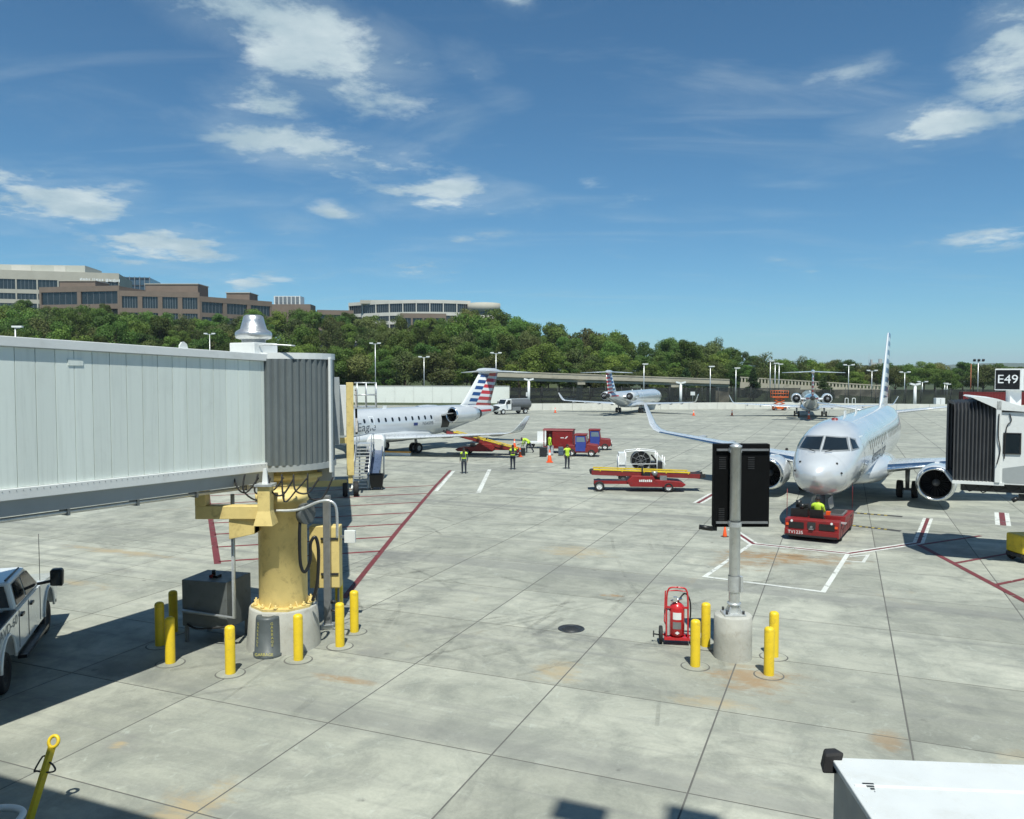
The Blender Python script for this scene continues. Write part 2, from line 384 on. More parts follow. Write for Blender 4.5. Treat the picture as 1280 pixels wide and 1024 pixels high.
# ---------------------------------------------------------------- ground, apron, painted lines
YAW = R(22.3); U = Vector((math.sin(YAW), math.cos(YAW), 0)); V = Vector((math.cos(YAW), -math.sin(YAW), 0))
SLAB = 3.53; GRID0 = G(898, 888)
def concrete_material(name, joints):
    m, N, L, b = nodes_of(name)
    pos = nn(N, 'ShaderNodeNewGeometry').outputs['Position']
    mp = nn(N, 'ShaderNodeMapping', vector_type='TEXTURE')
    mp.inputs['Location'].default_value = tuple(GRID0); mp.inputs['Rotation'].default_value = (0, 0, -YAW)
    L.new(pos, mp.inputs['Vector']); g = mp.outputs[0]            # g.x along V, g.y along U
    big = nnoise(N, L, g, 0.16, 4, 0.6, 0.3); mid = nnoise(N, L, g, 0.9, 8, 0.68, 0.5); fine = nnoise(N, L, g, 14, 5, 0.7)
    c = nmix(N, L, nramp(N, L, big, 0.3, 0.7), (0.33, 0.338, 0.285), (0.485, 0.49, 0.412))
    c = nmix(N, L, nramp(N, L, mid, 0.32, 0.75, 0.0, 0.85), c, (0.225, 0.24, 0.21))
    c = nmix(N, L, nramp(N, L, nnoise(N, L, g, 0.42, 10, 0.72, 1.2), 0.48, 0.68, 0.0, 0.46), c, (0.175, 0.185, 0.165))
    c = nmix(N, L, nramp(N, L, nnoise(N, L, g, 2.7, 8, 0.75, 0.8), 0.55, 0.72, 0.0, 0.35), c, (0.56, 0.60, 0.54))
    c = nmix(N, L, nramp(N, L, nnoise(N, L, g, 0.30, 6, 0.7, 0.9), 0.62, 0.72, 0.0, 0.36), c, (0.36, 0.295, 0.185))
    f = nramp(N, L, fine, 0.25, 0.75, 0.90, 1.08, False)
    rnd = nn(N, 'ShaderNodeObjectInfo').outputs['Random']
    f = nmath(N, L, 'MULTIPLY', f, nramp(N, L, rnd, 0, 1, 0.82, 1.07, False))
    hsv = nn(N, 'ShaderNodeHueSaturation'); L.new(c, hsv.inputs['Color']); L.new(f, hsv.inputs['Value']); c = hsv.outputs[0]
    # brush / drag streaks along the slabs and long dark wheel tracks
    def streak(scale_xy, rot, lo, hi, amt, col, off=0.0):
        nonlocal c
        q = nn(N, 'ShaderNodeMapping'); q.inputs['Rotation'].default_value = (0, 0, rot); q.inputs['Location'].default_value = (off, off * 1.7, 0)
        q.inputs['Scale'].default_value = (scale_xy[0], scale_xy[1], 1)
        L.new(g, q.inputs['Vector'])
        c = nmix(N, L, nramp(N, L, nnoise(N, L, q.outputs[0], 1.0, 5, 0.55, 0.15), lo, hi, 0, amt), c, col)
    streak((0.10, 3.0), 0.02, 0.50, 0.72, 0.38, (0.22, 0.225, 0.21))
    streak((2.6, 0.09), 0.05, 0.55, 0.78, 0.28, (0.24, 0.24, 0.225), 5)
    streak((0.018, 0.55), -0.08, 0.53, 0.66, 0.50, (0.19, 0.195, 0.185), 9)
    streak((0.03, 0.9), 0.35, 0.58, 0.70, 0.42, (0.15, 0.155, 0.15), 14)
    streak((0.05, 2.2), 0.9, 0.60, 0.72, 0.30, (0.17, 0.17, 0.165), 21)
    # dark spots of oil and rubber
    vor = nn(N, 'ShaderNodeTexVoronoi'); vor.inputs['Scale'].default_value = 0.75; L.new(g, vor.inputs['Vector'])
    wob = nmath(N, L, 'ADD', vor.outputs['Distance'], nmath(N, L, 'MULTIPLY', nmath(N, L, 'SUBTRACT', nnoise(N, L, g, 9, 3), 0.5), 0.16))
    c = nmix(N, L, nramp(N, L, wob, 0.02, 0.07, 0.55, 0.0), c, (0.10, 0.10, 0.095))
    vor2 = nn(N, 'ShaderNodeTexVoronoi'); vor2.inputs['Scale'].default_value = 0.21; L.new(g, vor2.inputs['Vector'])
    wob2 = nmath(N, L, 'ADD', vor2.outputs['Distance'], nmath(N, L, 'MULTIPLY', nmath(N, L, 'SUBTRACT', nnoise(N, L, g, 3, 4), 0.5), 0.25))
    c = nmix(N, L, nramp(N, L, wob2, 0.03, 0.13, 0.42, 0.0), c, (0.20, 0.20, 0.19))
    # stains where they lie on the apron
    qs = nn(N, 'ShaderNodeMapping'); qs.inputs['Scale'].default_value = (.8, 2.6, 1); L.new(g, qs.inputs['Vector']); stain_n = nnoise(N, L, qs.outputs[0], 1.3, 10, 0.72, 0.6)
    RUST, TAN, SOOT = (0.30, 0.19, 0.09), (0.42, 0.33, 0.19), (0.15, 0.155, 0.15)
    for px, py, rx, ry, col, amt in [(985, 697, 4.2, 1.9, RUST, .9), (930, 705, 2.0, 1.6, RUST, .55), (1030, 690, 2.4, 1.0, (0.16, .12, .08), .7), (1020, 678, 2.0, 1.5, SOOT, .5), (945, 850, 1.8, 1.6, RUST, .75),
                                     (1110, 925, .5, .9, RUST, .55), (900, 880, 1.6, .6, TAN, .6), (435, 850, 1.4, .35, RUST, .8), (425, 822, .9, .3, SOOT, .7), (770, 745, .55, .3, RUST, .9), (755, 744, .25, .2, RUST, .9),
                                     (720, 690, 2.4, 1.5, TAN, .55), (700, 840, 1.0, 1.3, TAN, .6), (240, 1010, .8, 1.6, TAN, .75), (150, 690, 4.5, .7, TAN, .65), (70, 725, 4, .5, TAN, .55),
                                     (470, 700, 2.4, 4.0, SOOT, .55), (560, 790, 1.6, .5, SOOT, .5), (740, 800, 4.5, 1.2, SOOT, .45), (330, 800, 2.6, 1.6, SOOT, .5), (500, 620, 7, 5, SOOT, .35),
                                     (1200, 885, .9, .5, SOOT, .35), (640, 585, 8, 5, SOOT, .25), (1100, 760, 6, .6, SOOT, .4), (850, 660, 6, .8, SOOT, .3), (1040, 655, 3, 2.4, SOOT, .45), (150, 930, .3, .3, TAN, .8)]:
        ce = G(px, py)
        q = nn(N, 'ShaderNodeMapping', vector_type='TEXTURE'); q.inputs['Location'].default_value = tuple(ce); q.inputs['Rotation'].default_value = (0, 0, -YAW)
        q.inputs['Scale'].default_value = (rx, ry, 50); L.new(pos, q.inputs['Vector'])
        gr = nn(N, 'ShaderNodeTexGradient', gradient_type='SPHERICAL'); L.new(q.outputs[0], gr.inputs[0])
        k = nmath(N, L, 'ADD', nmath(N, L, 'SUBTRACT', gr.outputs['Fac'], 0.30), nmath(N, L, 'ADD', nmath(N, L, 'MULTIPLY', nmath(N, L, 'SUBTRACT', mid, 0.5), 1.7), nmath(N, L, 'MULTIPLY', nmath(N, L, 'SUBTRACT', stain_n, 0.5), 2.2)))
        k = nmath(N, L, 'MULTIPLY', nramp(N, L, k, -0.05, 0.75, 0, amt), nramp(N, L, gr.outputs['Fac'], 0.0, 0.5))
        c = nmix(N, L, k, c, col)
    if joints:
        gs = nn(N, 'ShaderNodeSeparateXYZ'); L.new(g, gs.inputs[0])
        for i in (0, 1):
            w = nmath(N, L, 'PINGPONG', gs.outputs[i], SLAB / 2)
            c = nmix(N, L, nramp(N, L, w, 0.016, 0.05, 0.85, 0.0), c, (0.10, 0.10, 0.095))
    L.new(c, b.inputs['Base Color'])
    L.new(nramp(N, L, mid, 0.3, 0.7, 0.72, 0.92), b.inputs['Roughness'])
    bp = nn(N, 'ShaderNodeBump'); bp.inputs['Strength'].default_value = 0.18; bp.inputs['Distance'].default_value = 0.01
    L.new(fine, bp.inputs['Height']); L.new(bp.outputs[0], b.inputs['Normal'])
    return m
slab_mat = concrete_material('slab_concrete', False)
apron_mat = concrete_material('apron_concrete', True)

def ground_material():
    m, N, L, b = nodes_of('rough_grass')
    pos = nn(N, 'ShaderNodeNewGeometry').outputs['Position']
    c = nmix(N, L, nramp(N, L, nnoise(N, L, pos, 0.03, 6), 0.3, 0.7), (0.030, 0.055, 0.018), (0.06, 0.08, 0.030))
    c = nmix(N, L, nramp(N, L, nnoise(N, L, pos, 0.6, 6), 0.4, 0.7, 0, 0.5), c, (0.06, 0.055, 0.03))
    L.new(c, b.inputs['Base Color']); b.inputs['Roughness'].default_value = 0.95
    return m
grass_mat = ground_material()
gm = MB(); gm.add([(-9000, -3000, -0.06), (9000, -3000, -0.06), (9000, 12000, -0.06), (-9000, 12000, -0.06)], [(0, 1, 2, 3)])
tag(gm.build('ground', grass_mat), kind='structure')
am = MB(); am.add([(-190, -60, -0.012), (330, -60, -0.012), (330, 168, -0.012), (10, 168, -0.012), (-190, 215, -0.012)], [(0, 1, 2, 3, 4)])
apron = tag(am.build('apron', apron_mat), kind='structure')
# joint sealant below the near slabs shows as the dark gap between them
sealant = mat('joint_sealant', (0.12, 0.12, 0.11), 0.9)
hs = SLAB / 2 - 0.016
sl = MB(); rim_ = [(-hs, -hs), (hs, -hs), (hs, hs), (-hs, hs)]; k_ = hs - 0.012
sl.add([(x, y, -0.010) for x, y in rim_] + [(x, y, -0.004) for x, y in rim_] + [(math.copysign(k_, x), math.copysign(k_, y), 0.0) for x, y in rim_],
       [(0, 1, 5, 4), (1, 2, 6, 5), (2, 3, 7, 6), (3, 0, 4, 7), (4, 5, 9, 8), (5, 6, 10, 9), (6, 7, 11, 10), (7, 4, 8, 11), (8, 9, 10, 11)])
slab_mesh = sl.mesh('concrete_slab', slab_mat)
def project(p):
    v = Vector(p) - Vector((0, 0, CAM_H)); dep = v.y * CP - v.z * SP
    return (640 + FPX * v.x / dep, 512 - FPX * (v.y * SP + v.z * CP) / dep, dep)
cells = []
for i in range(-16, 26):
    for j in range(-12, 18):
        c = GRID0 + V * ((i + .5) * SLAB) + U * ((j + .5) * SLAB)
        if not (9 < c.y < 58): continue
        x, y, dep = project(c); mrg = SLAB * 0.75 * FPX / dep
        if -mrg < x < 1280 + mrg and y < 1024 + 1.3 * mrg: cells.append((dep, c))
cells.sort(key=lambda t: t[0])
bed = MB(); bed.add([(-60, 4, -0.0085), (70, 4, -0.0085), (70, 62, -0.0085), (-60, 62, -0.0085)], [(0, 1, 2, 3)])
for dep, c in cells[:300]:
    o = part('concrete_slab', slab_mesh, apron, (c.x, c.y, 0.0), (0, 0, -YAW))
# joint filler strips only under the slabbed area
jm = MB()
for dep, c in cells[:300]:
    q = [c + V * (sx * SLAB / 2) + U * (sy * SLAB / 2) for sx, sy in ((-1, -1), (1, -1), (1, 1), (-1, 1))]
    jm.add([(p.x, p.y, -0.0075) for p in q], [(0, 1, 2, 3)])
tag(jm.build('joint_filler', sealant, apron), kind='stuff')

# paint
def paint_material(name, col, wear=0.5):
    m, N, L, b = nodes_of(name)
    pos = nn(N, 'ShaderNodeNewGeometry').outputs['Position']
    n = nnoise(N, L, pos, 2.2, 9, 0.75, 0.3)
    c = nmix(N, L, nramp(N, L, nnoise(N, L, pos, 0.7, 5), 0.3, 0.7, 0, 0.45), col, tuple(x * 0.62 for x in col))
    L.new(c, b.inputs['Base Color']); b.inputs['Roughness'].default_value = 0.7
    tr = nn(N, 'ShaderNodeBsdfTransparent'); mx = nn(N, 'ShaderNodeMixShader')
    L.new(nramp(N, L, n, 0.50, 0.68, 0, wear), mx.inputs[0]); L.new(b.outputs[0], mx.inputs[1]); L.new(tr.outputs[0], mx.inputs[2])
    L.new(mx.outputs[0], N['Material Output'].inputs[0]); return m
p_red = paint_material('red_line_paint', (0.17, 0.034, 0.040), 0.8)
p_white = paint_material('white_line_paint', (0.66, 0.68, 0.64), 0.85)
p_black = paint_material('black_line_paint', (0.05, 0.05, 0.05), 0.6)
p_yellow = paint_material('yellow_line_paint', (0.55, 0.42, 0.06), 0.6)
def stripe(mb, pts, w, z):
    pts = [Vector(p) for p in pts]; L_, R_ = [], []
    for i, p in enumerate(pts):
        d0 = (pts[i] - pts[i - 1]).normalized() if i else None; d1 = (pts[i + 1] - pts[i]).normalized() if i < len(pts) - 1 else None
        d = ((d0 or d1) + (d1 or d0)).normalized(); nrm = Vector((-d.y, d.x, 0))
        k = w / 2 / max(0.35, (nrm.dot(Vector((-(d1 or d0).y, (d1 or d0).x, 0)))))
        L_.append(p + nrm * k); R_.append(p - nrm * k)
    vs = [(p.x, p.y, z) for p in L_ + R_]; n = len(pts)
    mb.add(vs, [(i, i + 1, n + i + 1, n + i) for i in range(n - 1)])
def marking(name, label, material, segs, z=0.004):
    mb = MB()
    for pts, w in segs: stripe(mb, [G(*p) for p in pts], w, z)
    return tag(mb.build(name, material), label, 'marking', kind='structure')
left_border = [(563, 588), (545, 607), (500, 660), (430, 748)]
marking('red_safety_line', 'long dark red safety line running towards the parked jet with the open hold', p_red,
        [(left_border, 0.20), ([(256, 590), (262, 640), (272, 705)], 0.24)])
hatch = []
for t, (y0) in enumerate((616, 626, 637, 650, 664, 680, 698)):
    xl = 258 + (y0 - 600) * 0.16; yr = y0 - 9; xr = next(a[0] + (b_[0] - a[0]) * (yr - a[1]) / (b_[1] - a[1]) for a, b_ in zip(left_border, left_border[1:]) if a[1] <= yr <= b_[1]) - 2
    hatch.append(([(xl, y0 + 4), (xr, y0 - 9)], 0.20))
marking('red_hatch_line', 'thin red hatch lines on the pavement behind the yellow bridge column', paint_material('red_hatch_paint', (0.20, 0.028, 0.034), 0.12), hatch)
marking('white_guide_line', 'white box corner painted beside the long red line', p_white,
        [([(567, 589), (545, 614)], 0.22), ([(567, 588), (611, 588)], 0.10), ([(612, 587), (598, 616)], 0.26), ([(545, 617), (597, 617)], 0.08)])
env = [(872, 629), (893, 617)]
env2 = [(915, 662), (942, 680), (1061, 692), (1148, 679), (1160, 648)]
marking('envelope_line', 'white envelope line with dark red core in front of the red tug', p_white, [(env, 0.55), (env2, 0.42)])
marking('envelope_core_line', 'dark red core of the envelope line in front of the tug', p_red, [(env, 0.20), (env2, 0.15)], 0.008)
marking('white_bay_line', 'white four-sided bay outline with rust stains beside the sign post', p_white,
        [([(938, 681), (881, 721), (1029, 740), (1060, 692)], 0.16), ([(1062, 696), (1085, 694), (1079, 703), (1057, 701)], 0.12)], 0.006)
marking('red_gate_line', 'red boundary line with side ticks by the yellow power unit', p_red,
        [([(1148, 681), (1300, 762)], 0.22), ([(1152, 681), (1226, 670)], 0.16), ([(1195, 704), (1262, 692)], 0.16), ([(1246, 731), (1300, 720)], 0.16)], 0.010)
marking('stop_mark', 'small white stop bar on the shaded pavement below the docking cab', p_white, [([(1254, 657), (1252, 641)], 0.62)])
marking('stop_mark_core', 'small red bar inside the white stop bar below the docking cab', p_red, [([(1254, 657), (1252, 641)], 0.24)], 0.008)
for k, (a, b_) in enumerate((((1052, 640), (1128, 646)), ((1056, 656), (1126, 664)))):
    marking('position_plate', ('black painted stop position plate beside the plane nose, farther from the tug front', 'black painted stop position plate beside the tug, nearer its front bumper')[k], p_black, [([a, b_], 0.36)])
    yl = []
    for q in range(7):
        f0 = (q + .3) / 9 ; f1 = (q + .75) / 9
        yl.append(([(a[0] + (b_[0] - a[0]) * f0, a[1] + (b_[1] - a[1]) * f0), (a[0] + (b_[0] - a[0]) * f1, a[1] + (b_[1] - a[1]) * f1)], 0.16))
    marking('position_digits', ('worn yellow characters on the black plate beside the plane nose', 'worn yellow characters on the black plate beside the tug')[k], p_yellow, yl, 0.008)
far = []
for (a, b_) in (((980, 509), (1280, 512)), ((640, 520), (760, 517)), ((560, 522), (700, 519))):
    far.append(([a, b_], 0.3))
# rubber left by tyres: loose arcs and long runs, worn through
def rubber_material():
    m, N, L, b = nodes_of('tyre_rubber_marks')
    pos = nn(N, 'ShaderNodeNewGeometry').outputs['Position']
    b.inputs['Base Color'].default_value = (0.055, 0.058, 0.055, 1); b.inputs['Roughness'].default_value = .8
    tr = nn(N, 'ShaderNodeBsdfTransparent'); mx = nn(N, 'ShaderNodeMixShader')
    k = nmath(N, L, 'MULTIPLY', nramp(N, L, nnoise(N, L, pos, .35, 4, .6), .40, .74, 0.0, .24), nramp(N, L, nnoise(N, L, pos, 9, 6, .7), .3, .65, .25, 1))
    L.new(k, mx.inputs[0]); L.new(tr.outputs[0], mx.inputs[1]); L.new(b.outputs[0], mx.inputs[2]); L.new(mx.outputs[0], N['Material Output'].inputs[0]); return m
rub = rubber_material(); trg = random.Random(5); tm_ = MB(); tz = 0.0022
for k in range(34):
    if k < 16: c = G(trg.uniform(400, 560), trg.uniform(640, 800)); rad = trg.uniform(3, 9); a0 = trg.uniform(0, 6.28); sw = trg.uniform(.4, 1.3)
    elif k < 26: c = G(trg.uniform(560, 1200), trg.uniform(600, 760)); rad = trg.uniform(18, 70); a0 = trg.uniform(-.6, .6) + (1.57 if k % 2 else -1.57); sw = trg.uniform(.12, .35)
    else: c = G(trg.uniform(300, 900), trg.uniform(700, 860)); rad = trg.uniform(20, 60); a0 = trg.uniform(0, 6.28); sw = trg.uniform(.12, .3)
    cc = c - Vector((math.cos(a0 + sw / 2), math.sin(a0 + sw / 2), 0)) * rad
    for off in (0, trg.choice((.28, 1.5, 1.8))):
        stripe(tm_, [cc + Vector((math.cos(a0 + sw * i / 14), math.sin(a0 + sw * i / 14), 0)) * (rad + off) for i in range(15)], trg.uniform(.07, .2), tz); tz += 0.00001
for k in range(26):                                             # straight runs across the stands
    a = G(trg.uniform(430, 900), trg.uniform(548, 640)); d_ = (V * trg.choice((-1, 1)) + U * trg.uniform(-.35, .35)).normalized(); ln = trg.uniform(8, 30)
    stripe(tm_, [a, a + d_ * ln * .5 + U * trg.uniform(-.3, .3), a + d_ * ln], trg.uniform(.12, .4), tz); tz += 0.00001
tag(tm_.build('tyre_marks', rub), kind='stuff')
# manhole
mh = thing('manhole_cover', 'round dark iron manhole cover set in the bare concrete', 'manhole', G(714, 786))
q = MB(); q.lathe([(0.001, 0.008), (0.27, 0.008), (0.27, 0.004), (0.30, 0.004), (0.30, 0.010), (0.36, 0.010), (0.365, 0.0)], n=28); q.build('cover', dark_metal, mh)
q = MB()
for i in range(-3, 4): q.b2(-0.2 + abs(i) * .03, 0.2 - abs(i) * .03, i * .06 - .01, i * .06 + .01, 0.006, 0.013)
q.build('rib', dark_metal, mh)
# ---------------------------------------------------------------- hillside, trees, far ridge
def hill_z(x, y):
    w = max(0.0, min(1.0, (70 - x) / 150.0))                 # high on the left, dying away to the right
    w = w * w * (3 - 2 * w)
    t = max(0.0, min(1.0, (y - 195) / 160.0)); t = t * t * (3 - 2 * t)
    return 19.0 * w * t + 1.4 * noise.noise((x * .02, y * .02, 0)) * t
hm = MB(); nx, ny = 50, 30
vs = [(-420 + 700 * i / nx, 188 + 560 * j / ny, hill_z(-420 + 700 * i / nx, 188 + 560 * j / ny) - 0.03) for j in range(ny + 1) for i in range(nx + 1)]
hm.add(vs, [(j * (nx + 1) + i, j * (nx + 1) + i + 1, (j + 1) * (nx + 1) + i + 1, (j + 1) * (nx + 1) + i) for j in range(ny) for i in range(nx)], True)
tag(hm.build('hillside', grass_mat), kind='structure')
def ridge_material():
    m, N, L, b = nodes_of('wooded_ridge')
    pos = nn(N, 'ShaderNodeNewGeometry').outputs['Position']
    c = nmix(N, L, nramp(N, L, nnoise(N, L, pos, 0.02, 8, .7), 0.35, 0.65), (0.030, 0.055, 0.030), (0.07, 0.10, 0.05))
    L.new(c, b.inputs['Base Color']); b.inputs['Roughness'].default_value = 1.0
    return m
rm = MB(); nx = 320
for layer_, (dist, zb, amp) in enumerate(((4300, 56, 16), (3200, 30, 10))):
    rows = []
    for j, (dd, hh) in enumerate(((-300, -20), (0, .55), (160, .9), (420, 1.0), (900, .8))):
        row = []
        for i in range(nx + 1):
            x = -4200 + 9000 * i / nx
            h = zb + amp * noise.noise((x * .0012, layer_ * 9.1, 0)) * 1.6 + 5 * noise.noise((x * .012, layer_ * 3.3, 2)) + 3.0 * noise.noise((x * .05, layer_, 5))
            row.append((x, dist + dd, -5 if j == 0 else h * hh + (2.5 * noise.noise((x * .03, j, 1)) if j else 0)))
        rows.append(row)
    rm.loft(rows, caps=False, closed=False, smooth=False)
tag(rm.build('distant_ridge', ridge_material()), kind='structure')

def leaf_material(name, a, b_):
    m, N, L, b = nodes_of(name)
    rnd = nn(N, 'ShaderNodeObjectInfo').outputs['Random']
    tc = nn(N, 'ShaderNodeTexCoord').outputs['Object']
    n = nnoise(N, L, tc, 0.55, 4)
    c = nmix(N, L, nramp(N, L, n, 0.3, 0.7), a, b_)
    hsv = nn(N, 'ShaderNodeHueSaturation'); L.new(c, hsv.inputs['Color'])
    L.new(nramp(N, L, rnd, 0, 1, 0.62, 1.45, False), hsv.inputs['Value'])
    fr = nmath(N, L, 'FRACT', nmath(N, L, 'MULTIPLY', rnd, 7.31))
    L.new(nramp(N, L, fr, 0, 1, 0.468, 0.518, False), hsv.inputs['Hue'])
    L.new(hsv.outputs[0], b.inputs['Base Color']); b.inputs['Roughness'].default_value = 0.6
    b.inputs['Specular IOR Level'].default_value = 0.25
    tl = nn(N, 'ShaderNodeBsdfTranslucent'); L.new(hsv.outputs[0], tl.inputs['Color'])
    mx = nn(N, 'ShaderNodeMixShader'); mx.inputs[0].default_value = 0.32
    L.new(b.outputs[0], mx.inputs[1]); L.new(tl.outputs[0], mx.inputs[2]); L.new(mx.outputs[0], N['Material Output'].inputs[0])
    return m
leaf_mats = [leaf_material('leaf_fresh', (0.085, 0.15, 0.025), (0.13, 0.21, 0.04)), leaf_material('leaf_mid', (0.060, 0.12, 0.022), (0.10, 0.165, 0.033)),
             leaf_material('leaf_olive', (0.085, 0.11, 0.032), (0.125, 0.15, 0.045)), leaf_material('leaf_dark', (0.028, 0.06, 0.022), (0.05, 0.09, 0.028))]
bark = mat('bark', (0.075, 0.058, 0.042), 0.9, 0, 0.25, 2, 0.5)
def tree_proto(seed, height, width, kind, nleaf, leaf):
    """trunk with limbs; crown = leaf-sized faces gathered in clumps round the limb ends"""
    rg = random.Random(seed); tr = MB(); clumps = []
    h0 = height * (0.22 if kind != 'conifer' else 0.1)
    top = Vector((rg.uniform(-.3, .3), rg.uniform(-.3, .3), height * 0.85))
    tr.tube(smooth_path([(0, 0, -0.6), (0.05, 0, h0), Vector((rg.uniform(-.4, .4), rg.uniform(-.4, .4), height * .5)), top], 4), [0.34 - 0.30 * k / 12 for k in range(13)], 7)
    if kind == 'conifer':
        for k in range(46):
            f = k / 46; z = height * (0.10 + 0.88 * f); r_ = width * .5 * (1 - f) ** 0.8 * rg.uniform(.6, 1.0)
            a = rg.uniform(0, 6.28); clumps.append((Vector((math.cos(a) * r_ * .75, math.sin(a) * r_ * .75, z)), Vector((.55 + r_ * .38, .55 + r_ * .38, .75))))
    else:
        for k in range(rg.randint(20, 26)):
            a = rg.uniform(0, 6.28); f = rg.random() ** 0.8; el = rg.uniform(0.0, 1.0)
            z = h0 + (height - h0) * (0.12 + 0.80 * el)
            prof = math.sin(math.pi * (0.18 + 0.74 * el)) ** 0.7
            r_ = width * .5 * prof * (0.35 + 0.65 * f)
            e = Vector((math.cos(a) * r_, math.sin(a) * r_, z))
            s = rg.uniform(.75, 1.35) * width * .15
            clumps.append((e, Vector((s * rg.uniform(.9, 1.3), s * rg.uniform(.9, 1.3), s * rg.uniform(.65, .95)))))
            if k % 2 == 0:
                st = Vector((0, 0, max(h0 * .8, z - r_ * .8 - 1)))
                tr.tube([st, st.lerp(e, .5) + Vector((0, 0, .3)), e], [0.13, 0.08, 0.03], 5)
        clumps.append((Vector((0, 0, height * .6)), Vector((width * .22, width * .22, height * .22))))
    lf = MB(); tot = sum(c[1].x * c[1].y for c in clumps)
    for c, s in clumps:
        m = max(12, int(nleaf * s.x * s.y / tot))
        for _ in range(m):
            d = Vector((rg.gauss(0, 1), rg.gauss(0, 1), rg.gauss(0, 1))).normalized(); rr = rg.uniform(.45, 1.0) ** .6 * rg.choice((1, 1, 1, 1.22))
            p = c + Vector((d.x * s.x, d.y * s.y, d.z * s.z)) * rr
            nrm = (d + Vector((rg.gauss(0, .55), rg.gauss(0, .55), rg.gauss(.25, .5)))).normalized()
            a = nrm.orthogonal().normalized(); a = Quaternion(nrm, rg.uniform(0, 6.28)) @ a; b2_ = nrm.cross(a)
            q = leaf * rg.uniform(.6, 1.35)
            lf.add([p - a * q * .5, p + b2_ * q * .36, p + a * q * .55, p - b2_ * q * .36], [(0, 1, 2, 3)])
    return tr, lf
protos = []
for i, (kind, hgt, wid, lm, n) in enumerate([('round', 14, 10.5, 0, 5200), ('round', 16, 10, 1, 5600), ('tall', 18, 8.5, 1, 5200), ('round', 12, 10.5, 2, 4800), ('round', 15, 12, 0, 6000),
                                             ('conifer', 14, 6.5, 3, 4200), ('tall', 17, 8, 0, 4600), ('airy', 15, 9, 2, 2300)]):
    tr, lf = tree_proto(100 + i, hgt, wid, 'conifer' if kind == 'conifer' else kind, int(n * 1.55), 0.42)
    protos.append((kind, hgt, wid, tr.mesh('trunk', bark), lf.mesh('crown', leaf_mats[lm])))
TREE_LABEL = {'round': 'broad round-crowned green tree in the wood on the slope', 'tall': 'tall narrow-crowned green tree in the wood on the slope',
              'conifer': 'dark conical evergreen at the foot of the wooded slope', 'airy': 'thin-leaved olive tree with twigs showing on the wooded slope'}
def tree(pi, x, y, z, hgt, wide=1.0, label=None, group='trees on the wooded slope'):
    kind, h0, w0, tm, lm = protos[pi]
    s = hgt / h0
    t = thing('tree', label or TREE_LABEL[kind], 'tree', (x, y, z), rng.uniform(0, 6.28), group)
    t.scale = (s * wide, s * wide, s)
    part('trunk', tm, t); part('crown', lm, t)
    return t
def tree_top_py(px):
    pts = [(-60, 372), (0, 378), (60, 385), (150, 392), (250, 400), (330, 396), (400, 392), (420, 398), (470, 402), (540, 404), (600, 392), (650, 404), (700, 416), (770, 420), (800, 436), (880, 428), (925, 446), (945, 462), (1000, 448), (1060, 462), (1300, 464)]
    for (a, ya), (b_, yb) in zip(pts, pts[1:]):
        if a <= px <= b_: return ya + (yb - ya) * (px - a) / (b_ - a)
    return 440
# rows of trees up the slope: each stands on the hill and is as tall as its crown line needs
for row, (dist, step, lift) in enumerate(((206, 40, 48), (222, 40, 34), (242, 38, 22), (262, 36, 12), (286, 34, 4), (312, 32, 0), (332, 32, -2))):
    px = -40 + row * 13
    while px < 945:
        jit = rng.uniform(-9, 9); d = dist + rng.uniform(-7, 7)
        x = (px + jit - 640) / FPX * d; z0 = hill_z(x, d)
        ytop = tree_top_py(px) + lift * rng.uniform(.75, 1.15) + rng.uniform(-5, 7)
        ztop = CAM_H + (HORIZON - ytop) * d / FPX
        if px > 590 and d < 210: d += 12; x = (px + jit - 640) / FPX * d; z0 = hill_z(x, d)
        hgt = max(8.0, min(27.0, (ztop - z0) * 1.08))
        if ztop - z0 > 6.0:
            pi = rng.choice((0, 1, 1, 2, 3, 4, 4, 6, 7)) if row else rng.choice((0, 1, 3, 4, 5, 5, 7, 3))
            tree(pi, x, d, z0, hgt, rng.uniform(.85, 1.2) * max(.8, min(1.25, 13 / hgt)))
        px += step * rng.uniform(.62, 1.0)
# a few that stand out above the crown line
tree(7, *P(480, 480, 300).xy, hill_z(*P(480, 480, 300).xy), 14.0, .9, 'tall bare-stemmed tree standing up in front of the white terraced offices', None)
tree(1, *P(858, 480, 232).xy, .5, 16.0, .85, 'tall wispy tree rising above the overpass end', None)
tree(5, *P(942, 480, 205).xy, 0.2, 8.2, 1.25, 'dark dense evergreen beside the end of the overpass', None)
tree(7, *P(1000, 480, 240).xy, 0.0, 12.0, .9, 'slender tree behind the row of three thin lamp posts', None)
tree(5, *P(1030, 480, 200).xy, 0.0, 6.4, 1.7, 'low dark purple-green tree behind the far jet tail', None)
px = 944
while px < 1085:                                             # taller trees step down from the wood to the belt
    d = rng.uniform(236, 300); x = (px - 640) / FPX * d; yt = 446 + (px - 944) * .08 + rng.uniform(-3, 7)
    tree(rng.choice((0, 1, 2, 4, 7)), x, d, 0, (CAM_H + (HORIZON - yt) * d / FPX) * 1.06, rng.uniform(.9, 1.2), 'middle-sized tree where the wood steps down behind the far jet', 'trees stepping down behind the far jet')
    px += rng.uniform(10, 17)
px = 950
while px < 1300:                                             # the low belt of wood on the right
    d = rng.uniform(250, 330); x = (px - 640) / FPX * d
    tree(rng.choice((0, 1, 3, 4, 4)), x, d, 0, rng.uniform(8.6, 11.2) * d / 290, rng.uniform(1.0, 1.3), 'low round tree in the belt of wood beyond the right-hand fence', 'belt of trees beyond the right-hand fence')
    px += rng.uniform(9, 15)
px = 940
